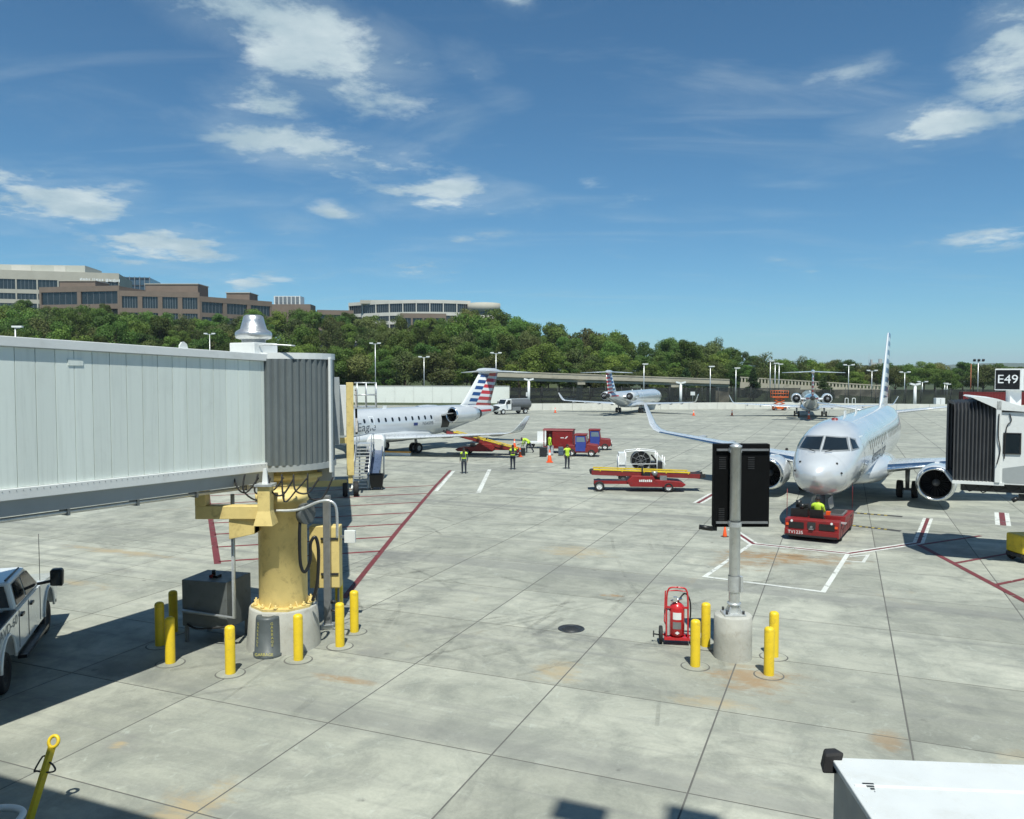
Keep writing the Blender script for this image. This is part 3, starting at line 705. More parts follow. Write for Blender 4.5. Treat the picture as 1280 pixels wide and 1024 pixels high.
while px < 1310:
    d = rng.uniform(420, 560); x = (px - 640) / FPX * d
    tree(rng.choice((0, 1, 3, 4)), x, d, 0, rng.uniform(10.0, 12.6) * (d / 490), rng.uniform(1.0, 1.3), 'distant tree top showing over the belt of wood', 'far trees over the belt of wood')
    px += rng.uniform(11, 17)

# ---------------------------------------------------------------- buildings on the hill
brick = mat('brown_brick', (0.195, 0.15, 0.118), 0.9, 0, 0.12, 0.3)
tan_conc = mat('tan_precast', (0.42, 0.40, 0.34), 0.85, 0, 0.08, 0.2)
pale_conc = mat('pale_precast', (0.60, 0.58, 0.52), 0.85, 0, 0.06, 0.2)
blue_glass = mat('blue_curtain_glass', (0.05, 0.09, 0.13), 0.12, 0.0, 0.2, 0.3, spec=0.8)
band_glass = mat('band_glass', (0.02, 0.028, 0.034), 0.10, 0.0, 0.3, 0.2, spec=0.7)
def facade_block(root, pl, pr, ztop, zbot, thick, floors, bays, wall, glass, mull=None, parapet=1.2, pier=0.35, cols=None):
    """a block between two plan points: core, spandrel bands and piers standing proud, one window part per bay and floor"""
    pl, pr = Vector(pl), Vector(pr); dirv = (pr - pl); W = dirv.length; dirv.normalize()
    ang = math.atan2(dirv.y, dirv.x)
    b = bpy.data.objects.new('block', None)
    core = MB(); core.b2(0, W, 0.5, thick, zbot, ztop); 
    o = core.build('wall', wall, root, (pl.x, pl.y, 0), ang)
    sp = MB(); H = (ztop - parapet - zbot); fh = H / floors
    for f in range(floors):
        z1 = ztop - parapet - f * fh
        sp.b2(-.003, W + .003, 0.0, 0.5, z1 - fh * 0.02 - fh * .38 + fh * .0, z1 - fh * .0 if f else z1) if f else None
    sp.b2(-.003, W + .003, -0.15, 0.5, ztop - parapet, ztop + .25)
    sp.build_each('spandrel', wall, root, (pl.x, pl.y, 0), ang)
    xs = cols or [W * i / bays for i in range(bays + 1)]
    pm = MB()
    for x in xs: pm.b2(max(-.01, x - pier), min(W + .01, x + pier), -0.10, 0.5, zbot, ztop - parapet - .002)
    pm.build_each('pier', wall, root, (pl.x, pl.y, 0), ang)
    for i in range(len(xs) - 1):
        for f in range(floors):
            z1 = ztop - parapet - f * fh - (fh * .40 if f else 0); z0 = ztop - parapet - (f + 1) * fh
            wm = MB(); wm.b2(xs[i] + pier, xs[i + 1] - pier, 0.40, 0.47, z0, z1)
            w = wm.build('window', glass, root, (pl.x, pl.y, 0), ang)
            if mull:
                mm = MB(); n = mull
                for k in range(1, n):
                    xx = xs[i] + pier + (xs[i + 1] - xs[i] - 2 * pier) * k / n; mm.b2(xx - .07, xx + .07, 0.30, 0.40, z0, z1)
                tag(part('mullion', mm.mesh('mullion', grey_metal), w), kind='stuff')
    return ang
b1 = thing('office_block', 'grey concrete office tower with long ribbon windows and letters on its parapet', 'building')
A, B = P(-60, 400, 430), P(150, 400, 452)
zt = P(0, 336, 430).z
facade_block(b1, A, B, zt, 20, 40, 7, 8, tan_conc, band_glass, 5, 4.5)
pm = MB(); pm.b2(0, 62, 6, 30, zt - .5, zt + 4.2); pm.build('penthouse', mat('plant_screen', (0.50, 0.50, 0.44), .8, 0, .1, .1), b1, (P(-50, 400, 436).x, 436, 0), 0.12)
for k, (x0, x1) in enumerate(((8, 14), (24, 34), (46, 52))):
    q = MB(); q.b2(x0, x1, 5.7, 6.0, zt + .6, zt + 3.6); q.build('screen_panel', pale_conc, b1, (P(-50, 400, 436).x, 436, 0), 0.12)
q = MB(); dw = (B - A).normalized(); base = P(100, 349.5, 445)
for w0, w1 in ((0.8, 6.0), (7.0, 12.6), (13.6, 20.5)):                    # far letters too small to read: worn white strokes
    x = w0
    while x < w1: q.box(base + dw * x + Vector((0, -1.2, -x * .03 + rng.uniform(-.1, .1))), (rng.uniform(.28, .5), .2, rng.uniform(1.0, 1.9)), math.atan2(dw.y, dw.x)); x += rng.uniform(.65, .9)
tag(q.build('lettering', white_gloss, b1), kind='stuff')
b1b = thing('glass_block', 'blue glass block with vertical ribs rising behind the grey office tower', 'building')
A, B = P(100, 400, 500), P(188, 400, 508); zt2 = P(140, 345, 500).z
q = MB(); ang = math.atan2(B.y - A.y, B.x - A.x); W = (B - A).length; q.b2(0, W, .3, 30, 25, zt2); q.build('wall', blue_glass, b1b, (A.x, A.y, 0), ang)
for i in range(15):
    q = MB(); x = W * i / 14; q.b2(x - .25, x + .25, -.25, .3, 25, zt2 + .3); q.build('rib', grey_metal, b1b, (A.x, A.y, 0), ang)
for i in range(3):
    q = MB(); q.b2(0, W, -.1, .297, zt2 - 1 - i * 4.3, zt2 - .5 - i * 4.3); q.build('floor_band', dark_metal, b1b, (A.x, A.y, 0), ang)
b2 = thing('brick_office', 'long low brown brick building with dark window bays above the trees', 'building')
pts = [P(50, 400, 345), P(150, 400, 338), P(250, 400, 346), P(340, 400, 372)]
tops = [360, 362, 368, 376]
for k in range(3):
    zt = P(0, (tops[k] + tops[k + 1]) / 2, 345).z
    zt = 7 + (HORIZON - (tops[k] + tops[k + 1]) / 2) * pts[k].y / FPX
    W = (pts[k + 1] - pts[k]).length
    facade_block(b2, (pts[k].x, pts[k].y, 0), (pts[k + 1].x, pts[k + 1].y, 0), zt, 10, 24, 6, (2, 4, 3)[k], brick, band_glass, 6, 2.0, 0.9, (None, None, None)[k])
for (x0, x1, yt, d) in ((71, 116, 351, 350), (179, 245, 355, 352), (281, 310, 366, 368)):
    a, c = P(x0, yt, d), P(x1, yt, d)
    q = MB(); q.b2(a.x, c.x, d + 2, d + 14, a.z - 8, a.z); q.build('roof_house', brick, b2)
    q = MB(); q.b2(a.x - .3, c.x + .3, d + 1.7, d + 14.3, a.z + .003, a.z + .35); q.build('coping', tan_conc, b2)
b3 = thing('rooftop_plant', 'small white louvred rooftop unit on the brick building', 'rooftop unit')
a, c = P(338, 371, 392), P(388, 371, 392)
q = MB(); q.b2(a.x, c.x, 392, 402, a.z - 16, a.z - 3.6); q.build('base_wall', brick, b3)
q = MB(); q.b2(a.x + 1.5, c.x - 5, 392.5, 400, a.z - 3.6, a.z + .4); q.build('housing', white_paint, b3)
for i in range(6):
    q = MB(); x = a.x + 2.2 + i * 2; q.b2(x, x + 1.5, 392.25, 392.5, a.z - 3.2, a.z + .1); q.build('louvre', grey_metal, b3)
b4 = thing('terraced_office', 'long white banded office building with curved front above the wood', 'building')
N4 = 9; prev = None; zt = P(510, 376, 455).z
for k in range(N4 + 1):
    px = 436 + (588 - 436) * k / N4; d = 452 + 26 * ((k - N4 * .62) / N4) ** 2 * 2
    p = P(px, 400, d); p = Vector((p.x, p.y, 0))
    if prev is not None: facade_block(b4, prev, p, zt, 22, 16, 5, 1, pale_conc, band_glass, 6, 1.6, 0.28)
    prev = p
q = MB(); a, c = P(450, 372, 462), P(560, 372, 462); q.b2(a.x, c.x, 462, 470, zt - 1, zt + 1.0); q.build('roof_house', tan_conc, b4)
b5 = thing('drum_office', 'pale drum-shaped building end beside the white banded offices', 'building')
c5 = P(604, 378, 452); q = MB(); q.lathe([(0.01, c5.z), (9.4, c5.z), (9.4, c5.z - 5), (9.0, c5.z - 5)], (c5.x, c5.y + 9, 0), n=40); q.build('drum_parapet', tan_conc, b5)
q = MB(); q.lathe([(8.8, c5.z - 5), (8.8, 20)], (c5.x, c5.y + 9, 0), n=40); q.build('window_band', band_glass, b5)
q = MB(); q.lathe([(9.1, c5.z - 7.2), (9.35, c5.z - 7.2), (9.35, c5.z - 10.5), (9.1, c5.z - 10.5)], (c5.x, c5.y + 9, 0), n=40); q.build('floor_band', tan_conc, b5)
b6 = thing('brick_wing', 'low brown brick wing in front of the white banded offices', 'building')
a, c = P(396, 388, 420), P(440, 388, 420); facade_block(b6, (a.x, 420, 0), (c.x, 424, 0), a.z, 20, 12, 3, 3, brick, band_glass, 3, 2.2, .5)
a, c = P(500, 392, 420), P(557, 392, 420); facade_block(b6, (a.x, 421, 0), (c.x, 424, 0), a.z, 20, 12, 3, 4, brick, band_glass, 3, 2.2, .5)
# far-off buildings on the ridge
for (px, py, w, h, d, lab) in ((1096, 454, 60, 22, 4350, 'tiny white hospital block with towers on the far ridge'), (1260, 459, 60, 14, 4200, 'tiny tan block at the end of the far ridge'),
                               (1016, 457, 26, 8, 3300, 'tiny white shed in the distant trees, left of the tall tail fin'), (1030, 458, 22, 7, 3300, 'tiny pale shed in the distant trees beside the white shed'),
                               (1190, 462, 50, 8, 3250, 'tiny white low buildings among the distant trees'), (1205, 463, 36, 7, 3250, 'tiny cream low building among the distant trees'), (1230, 467, 18, 14, 3150, 'tiny white gable house among the distant trees')):
    p = P(px, py, d); t = thing('distant_building', lab, 'building', (p.x, d, p.z - h - 12))
    q = MB(); q.b2(-w / 2, w / 2, 0, 30, 0, h + 12); q.build('wall', pale_conc, t)
    q = MB(); q.b2(-w / 2 - 1, w / 2 + 1, -1, 31, h + 12, h + 14); q.build('roof', tan_conc, t)
    if h > 20:
        for x, hh in ((-26, 42), (18, 46), (26, 46)):
            q = MB(); q.b2(x - 4, x + 4, 2, 14, h + 14.01, h + hh * .75); q.build('tower', tan_conc, t)
        q = MB(); q.cyl((-40, 5, 0), (-40, 5, h + 62), 1.4, .5, 6); q.build('mast', grey_metal, t)
# ---------------------------------------------------------------- edge of the airfield: walls, fence, overpass, lamps
def run_wall(name, label, cat, a, b_, h, t, seg, material, cap=None, piece='wall_panel', pieces=True):
    a, b_ = Vector((a.x, a.y, 0)), Vector((b_.x, b_.y, 0)); L_ = (b_ - a).length; ang = math.atan2(b_.y - a.y, b_.x - a.x)
    root = thing(name, label, cat, tuple(a), ang)
    n = max(1, round(L_ / seg)); w = L_ / n
    pm_ = MB(); pm_.prism([(-t / 2, -.05), (t / 2, -.05), (t / 2 * .72, h), (-t / 2 * .72, h)], 0.02, w - 0.02, 'x'); me = pm_.mesh(piece, material)
    for i in range(n): part(piece, me, root, (i * w, rng.uniform(-.008, .008), 0))
    if cap:
        q = MB(); q.b2(0, L_, -t * .5, t * .5, h + .002, h + cap); q.build('coping', conc_new, root)
    return root
blast = run_wall('blast_wall', 'tall white blast wall along the apron edge behind the near jet', 'wall', Vector((-150, 206, 0)), G(637, 504), 3.9, .35, 4.6, mat('white_wall_paint', (0.78, 0.80, 0.74), .7, 0, .06, .3, dirt=(.4, .4, .36), dirt_amt=.3), .14)
run_wall('barrier_wall', 'low pale concrete barrier along the apron edge beside the fuel truck', 'barrier', G(640, 513), G(1000, 510.5), 1.25, .5, 6.0, conc_wall)
run_wall('barrier_wall', 'low pale concrete barrier with gaps under the right-hand dark fence', 'barrier', G(1003, 511), G(1290, 514.5), 1.15, .5, 6.0, conc_wall)
# dark screened fence
screen = mat('fence_screen', (0.025, 0.03, 0.03), 0.8, 0, .25, .4)
def fence_mesh_material():
    m, N, L, b = nodes_of('fence_mesh')
    b.inputs['Base Color'].default_value = (0.02, 0.023, 0.023, 1); b.inputs['Roughness'].default_value = .7
    tr = nn(N, 'ShaderNodeBsdfTransparent'); mx = nn(N, 'ShaderNodeMixShader')
    tc = nn(N, 'ShaderNodeTexCoord').outputs['Object']
    L.new(nramp(N, L, nnoise(N, L, tc, .25, 2), .35, .6, .62, .36), mx.inputs[0]); L.new(b.outputs[0], mx.inputs[1]); L.new(tr.outputs[0], mx.inputs[2])
    L.new(mx.outputs[0], N['Material Output'].inputs[0]); return m
fmesh = fence_mesh_material()
def fence(label, a, b_, h):
    a, b_ = Vector((a.x, a.y, 0)), Vector((b_.x, b_.y, 0)); L_ = (b_ - a).length; ang = math.atan2(b_.y - a.y, b_.x - a.x)
    root = thing('perimeter_fence', label, 'fence', tuple(a), ang)
    n = max(2, round(L_ / 3.6)); w = L_ / n
    post = MB(); post.cyl((0, 0, -.1), (0, 0, h + .35), .06, n=6); pme = post.mesh('post', dark_metal)
    pan = MB(); pan.b2(.06, w - .06, -.012, .012, .05, h); pan_me = pan.mesh('fence_panel', fmesh)
    for i in range(n + 1): part('post', pme, root, (i * w, 0, 0))
    for i in range(n): part('fence_panel', pan_me, root, (i * w, 0, 0))
    q = MB(); q.cyl((0, 0, h), (L_, 0, h), .04, n=5); q.build('top_rail', dark_metal, root)
    return root
fence('black mesh fence behind the concrete barrier below the overpass', P(638, 500, 186), P(1000, 500, 182), 3.6)
fence('black screened fence behind the barrier at the right of the tall tail fin', P(1000, 500, 184), P(1300, 500, 186), 3.2)

# overpass
ov = thing('overpass', 'weathered concrete road overpass with parapet crossing in front of the wood', 'overpass')
deck_c = mat('overpass_concrete', (0.40, 0.37, 0.29), .9, 0, .12, .15, dirt=(.18, .16, .12), dirt_amt=.6)
pa, pb = P(600, 470, 193), P(912, 481, 190)
za0, za1 = P(600, 474, 193).z, P(600, 463, 193).z
zb0, zb1 = P(912, 483, 190).z, P(912, 474, 190).z
def ovbox(name, y0, y1, za, zb, zc, zd, material=deck_c, x0=None, x1=None):
    q = MB(); ax, bx = pa.x if x0 is None else x0, pb.x if x1 is None else x1
    q.hexa([(ax, pa.y + y0, za), (bx, pb.y + y0, zc), (bx, pb.y + y1, zc), (ax, pa.y + y1, za), (ax, pa.y + y0, zb), (bx, pb.y + y0, zd), (bx, pb.y + y1, zd), (ax, pa.y + y1, zb)])
    return q.build(name, material, ov)
ovbox('girder', 0.5, 10, za0 - .1, za0 + .7, zb0 - .1, zb0 + .5)
ovbox('deck', 0.0, 10.5, za0 + .702, za0 + 1.15, zb0 + .502, zb0 + .95)
ovbox('parapet', 0.05, .35, za0 + 1.152, za1 - .25, zb0 + .952, zb1 - .2)
ovbox('rail_coping', -.05, .45, za1 - .248, za1, zb1 - .198, zb1)
ovbox('parapet', 10.1, 10.4, za0 + 1.152, za1 - .25, zb0 + .952, zb1 - .2)
for px in (726, 842):
    p = P(px, 490, 192); f = (p.x - pa.x) / (pb.x - pa.x); zz = za0 + (zb0 - za0) * f
    q = MB(); q.cyl((p.x, p.y + 3, -.1), (p.x, p.y + 3, zz - .6), .75, n=14); q.build('pier', deck_c, ov)
    q = MB(); q.b2(p.x - .9, p.x + .9, p.y - 1.6, p.y + 6.5, zz - .6, zz - .101 + .02); q.build('pier_cap', deck_c, ov)
q = MB(); q.b2(pb.x - 3, pb.x + .2, pb.y + 1, pb.y + 10, -.1, zb0 - .102); q.build('abutment', deck_c, ov)
ov2 = thing('viaduct', 'far concrete viaduct parapet with open balusters behind the far jet', 'viaduct')
for (xa, xb, ya, yb) in ((925, 1112, 474, 485),):
    a, b_ = P(xa, ya, 232), P(xb, yb, 226)
    n = 44; dirv = (b_ - a)
    q = MB(); q.bar(a + Vector((0, 0, -1.9)), b_ + Vector((0, 0, -1.6)), .8, 2.2); q.build('girder', deck_c, ov2)
    q = MB(); q.bar(a + Vector((0, 0, .55)), b_ + Vector((0, 0, .5)), .5, .3); q.build('rail_coping', deck_c, ov2)
    bal = MB(); bal.box((0, 0, 0), (.45, .35, 1.3)); bme = bal.mesh('baluster', deck_c)
    for i in range(n):
        p = a + dirv * ((i + .5) / n); part('baluster', bme, ov2, (p.x, p.y, p.z - .2))
    for f in (.06, .35, .65, .94):
        p = a + dirv * f; q = MB(); q.b2(p.x - .6, p.x + .6, p.y - .6, p.y + 5, -.1, p.z - 2.9); q.build('pier', deck_c, ov2)

def lamp(px, ytop, d, kind, label, group=None, z0=0.0, ybase=None):
    p = P(px, ytop, d); h = p.z - z0
    t = thing('light_pole', label, 'light pole', (p.x, d, z0), 0, group)
    q = MB(); q.cyl((0, 0, -.1), (0, 0, h), .13 if kind != 'red' else .10, .09, n=8); q.build('pole', mat('rusty_red_pole', (.35, .12, .06), .7) if kind == 'red' else galv, t)
    if kind == 'double':
        q = MB(); q.b2(-1.1, 1.1, -.05, .05, h - .05, h + .06); q.build('arm', galv, t)
        for s in (-1, 1): q = MB(); q.b2(s * .95 - .42, s * .95 + .42, -.22, .22, h + .061, h + .32); q.build('lamp_head', white_paint, t)
    elif kind == 'single':
        q = MB(); q.b2(-.05, .6, -.05, .05, h - .05, h + .05); q.build('arm', galv, t)
        q = MB(); q.b2(-.35, .9, -.2, .2, h + .051, h + .26); q.build('lamp_head', white_paint, t)
    elif kind == 'flood':
        q = MB(); q.b2(-1.3, 1.3, -.06, .06, h - .06, h + .06); q.build('arm', galv, t)
        for s in (-1, 0, 1): q = MB(); q.box((s * 1.0, -.2, h + .3), (.5, .3, .45), m=Matrix.Rotation(R(30), 3, 'X')); q.build('lamp_head', dark_metal, t)
    elif kind == 'stout':
        q = MB(); q.cyl((0, 0, 0), (0, 0, h - .3), .32, .28, n=10); q.build('column', white_paint, t)
        for s in (-1, 1): q = MB(); q.box((s * .55, 0, h + .1), (1.0, .45, .35), m=Matrix.Rotation(R(-s * 14), 3, 'Y')); q.build('lamp_head', white_paint, t)
    return t
g_a = 'double-headed lamps in front of the wood'
for px, yt, d in ((262, 418, 196), (469, 430, 196), (530, 447, 196), (620, 442, 196)): lamp(px, yt, d, 'double', 'double-headed pale lamp post in front of the wooded slope', g_a)
lamp(19, 410, 100, 'single', 'single-arm white lamp post showing over the bridge roof at its terminal end')
lamp(661, 475, 172, 'stout', 'short stout white lamp standing behind the fuel truck')
lamp(851, 479, 172, 'stout', 'short stout white lamp by the barrier right of the middle jet')
g_b = 'thin lamp posts by the overpass'
for px, yt, d in ((805, 456, 178), (888, 459, 178), (920, 461, 178)): lamp(px, yt, d, 'single', 'thin single-arm lamp post in front of the overpass', g_b)
g_c = 'thin lamps left of the far jet'
for px, yt in ((963, 452), (969, 455), (974, 456)): lamp(px, yt, 195, 'single', 'very thin pale lamp post in a close trio left of the far jet', g_c)
g_d = 'double lamps behind the right-hand fence'
for px, yt, d in ((1061, 457, 196), (1090, 464, 204), (1131, 466, 200), (1153, 478, 205)): lamp(px, yt, d, 'double', 'double-headed lamp post behind the right-hand fence', g_d)
g_e = 'short lamps beyond the right-hand fence'
for px, yt in ((1181, 480), (1184, 481)): lamp(px, yt, 205, 'single', 'short lamp post paired with its twin beyond the right-hand fence', g_e)
lamp(1144, 481, 164, 'stout', 'stout short lamp column on the barrier right of the tall tail fin')
lamp(1214, 455, 190, 'red', 'rusty red pole beside the red freight container')
lamp(1223, 452, 184, 'flood', 'tall floodlight mast with three lamps beside the red container')

# red containers, kit along the right-hand barrier
def corrugated(name, x0, x1, y0, y1, z0, z1, n, material, parent):
    q = MB(); w = (x1 - x0) / n; prof = []
    for i in range(n): prof += [(x0 + w * i, y0), (x0 + w * (i + .3), y0), (x0 + w * (i + .45), y0 + .06), (x0 + w * (i + .85), y0 + .06)]
    prof += [(x1, y0), (x1, y1), (x0, y1)]
    q.prism(prof, z0, z1, 'z'); return q.build(name, material, parent)
cp = P(1204, 500, 176)
ct = thing('freight_container', 'long rust-red freight container behind the barrier near the docking cab', 'container', (cp.x, 176, 0), R(-9))
corrugated('container_body', 0, 12.2, 0, 2.4, .12, 2.75, 40, red_dull, ct)
q = MB()
for x in (0.05, 12.15): q.b2(x - .08, x + .08, -.04, 2.44, 0, 2.9)
q.build('corner_post', red_dull, ct)
q = MB(); q.b2(.13, 12.07, -.03, .1, 2.751, 2.9); q.b2(.13, 12.07, -.03, .1, -.02, .119); q.build('rail', red_dull, ct)
sl_ = thing('scissor_lift', 'orange scissor lift platform parked by the barrier left of the far jet', 'lift', tuple(G(974, 513)), 0)
orange_steel = mat('orange_steel', (.62, .13, .03), .5, 0, .1, 2)
q = MB(); q.b2(-1.2, 1.2, -.6, .6, .25, .75); q.build('chassis', orange_steel, sl_)
for x in (-.85, .85):
    for y in (-.6, .6): wheel(sl_, (x, y, .28), .28, .2)
for k in range(3):
    z = .75 + k * .55
    for s in (-1, 1):
        q = MB(); q.bar((-.9 * s, -.4, z), (.9 * s, -.4, z + .55), .08, .1); q.bar((-.9 * s, .4, z), (.9 * s, .4, z + .55), .08, .1); q.build('scissor_arm', orange_steel, sl_)
q = MB(); q.b2(-1.5, 1.5, -.7, .7, 2.4, 2.6); q.build('platform', orange_steel, sl_)
q = MB()
for x in (-1.45, -.5, .5, 1.45):
    for y in (-.67, .67): q.cyl((x, y, 2.6), (x, y, 3.7), .04, n=6)
for z in (3.15, 3.68):
    q.tube([(-1.45, -.67, z), (1.45, -.67, z), (1.45, .67, z), (-1.45, .67, z)], .04, 5, closed=True)
q.build('guard_rail', orange_steel, sl_)
for k, px in enumerate((1058, 1067)):
    p = G(px, 514); t = thing('stair_frame', 'tall thin white tube frame standing by the barrier behind the twin-jet', 'frame', tuple(p), 0, 'white tube frames at the barrier')
    q = MB(); q.tube(smooth_path([(-.28, 0, 0), (-.28, 0, 2.1), (-.15, 0, 2.35), (.15, 0, 2.35), (.28, 0, 2.1), (.28, 0, 0)], 3), .06, 6); q.build('hoop', white_paint, t)
    q = MB(); q.cyl((-.28, 0, .9), (.28, 0, .9), .05, n=6); q.build('rung', white_paint, t)
cb = thing('utility_cabinet', 'white utility cabinet behind the barrier near the lamp column', 'cabinet', tuple(G(1174, 510)), 0)
q = MB(); q.b2(-.9, .9, -.5, .5, 0, 2.0); q.build('housing', white_paint, cb, bevel=.03); q = MB(); q.b2(-.02, .02, -.54, -.501, .2, 1.8); q.build('door_gap', dark_metal, cb)
# small sign plates on the fence
for px, py, w, h, lab in ((660, 493, .9, .9, 'small white notice on the dark fence behind the fuel truck'), (866, 492, 1.0, .8, 'small white notice on the dark fence below the overpass end')):
    p = P(px, py, 181); t = thing('fence_notice', lab, 'sign', (p.x, 181, 0))
    q = MB(); q.b2(-w / 2, w / 2, 0, .03, p.z - h / 2, p.z + h / 2); q.build('plate', white_paint, t); q = MB(); q.cyl((0, .06, -.02), (0, .06, p.z + h / 2), .03, n=6); q.build('post', galv, t)
def car(label, loc, rz, body):
    t = thing('parked_car', label, 'car', loc, rz)
    q = MB(); q.prism([(-2.3, .35), (2.25, .35), (2.35, .6), (2.25, .85), (1.2, .98), (.55, 1.5), (-1.4, 1.55), (-2.1, 1.05), (-2.35, .95)], -.88, .88, 'y'); q.build('body', body, t, bevel=.08)
    for s in (-1, 1):
        q = MB(); q.prism([(1.0, .98), (.5, 1.42), (-1.3, 1.46), (-1.85, 1.02)], s * .885, s * .905, 'y'); q.build('window', glass_dark, t)
    q = MB(); q.add([(1.19, -.7, 1.02), (1.19, .7, 1.02), (.6, .65, 1.48), (.6, -.65, 1.48)], [(0, 1, 2, 3)]); q.build('windscreen', glass_dark, t)
    for x in (-1.45, 1.45):
        for y in (-.82, .82): wheel(t, (x, y, .33), .33, .2)
    return t
car('white estate car parked behind the dark fence under the overpass', tuple(P(714, 500, 197).xy) + (0,), R(170), white_gloss)
car('silver car half hidden behind the fence right of the middle jet', tuple(P(842, 500, 200).xy) + (0,), R(175), mat('silver_paint', (.4, .42, .43), .3, .5))
# ---------------------------------------------------------------- aircraft
def plane_paint():
    m, N, L, b = nodes_of('silver_mica_paint')
    tc = nn(N, 'ShaderNodeTexCoord').outputs['Object']
    q = nn(N, 'ShaderNodeMapping'); q.inputs['Scale'].default_value = (.5, 1, 2); L.new(tc, q.inputs['Vector'])
    n = nnoise(N, L, q.outputs[0], .8, 2, .5)
    c = nmix(N, L, nramp(N, L, n, .3, .7), (0.60, 0.63, 0.65), (0.67, 0.70, 0.72))
    sx = nn(N, 'ShaderNodeSeparateXYZ'); L.new(tc, sx.inputs[0])
    w = nmath(N, L, 'PINGPONG', sx.outputs[0], 1.35)               # faint skin joints round the barrel
    c = nmix(N, L, nramp(N, L, w, .004, .014, .35, 0), c, (.35, .36, .37))
    L.new(c, b.inputs['Base Color']); b.inputs['Metallic'].default_value = .25
    L.new(nramp(N, L, n, .3, .7, .20, .26), b.inputs['Roughness']); b.inputs['Coat Weight'].default_value = .6; b.inputs['Coat Roughness'].default_value = .05
    return m
skin_silver = plane_paint()
wing_grey = mat('wing_grey', (.62, .65, .67), .28, .25, .06, .8, coat=.4)
belly_grey = mat('belly_grey', (.42, .44, .45), .35, .2, .06, 1)
title_grey = mat('title_grey', (.10, .12, .14), .5, 0, .05)
def fin_material(name, x0, z0, slope, period, blue_split, red_split):
    """broad horizontal bars in blue, white and red, blue at the leading edge, red at the trailing edge"""
    m, N, L, b = nodes_of(name)
    tc = nn(N, 'ShaderNodeTexCoord').outputs['Object']
    s = nn(N, 'ShaderNodeSeparateXYZ'); L.new(tc, s.inputs[0])
    xr = nmath(N, L, 'SUBTRACT', nmath(N, L, 'SUBTRACT', s.outputs[0], x0), nmath(N, L, 'MULTIPLY', nmath(N, L, 'SUBTRACT', s.outputs[2], z0), slope))
    front = nmath(N, L, 'LESS_THAN', xr, blue_split)
    zz = nmath(N, L, 'SUBTRACT', s.outputs[2], nmath(N, L, 'MULTIPLY', s.outputs[0], -0.06))
    f = nmath(N, L, 'FRACT', nmath(N, L, 'DIVIDE', nmath(N, L, 'ADD', zz, nmath(N, L, 'MULTIPLY', front, period * .35)), period))
    bar = nmath(N, L, 'LESS_THAN', f, .56)
    nose_edge = nmath(N, L, 'GREATER_THAN', xr, red_split)
    low = nmath(N, L, 'GREATER_THAN', s.outputs[2], z0)
    bar = nmath(N, L, 'MULTIPLY', nmath(N, L, 'MULTIPLY', bar, nose_edge), low)
    col = nmix(N, L, front, (.50, .035, .035), (.015, .06, .20))
    c = nmix(N, L, bar, (.66, .69, .71), col)
    L.new(c, b.inputs['Base Color']); b.inputs['Roughness'].default_value = .3; b.inputs['Coat Weight'].default_value = .4
    return m

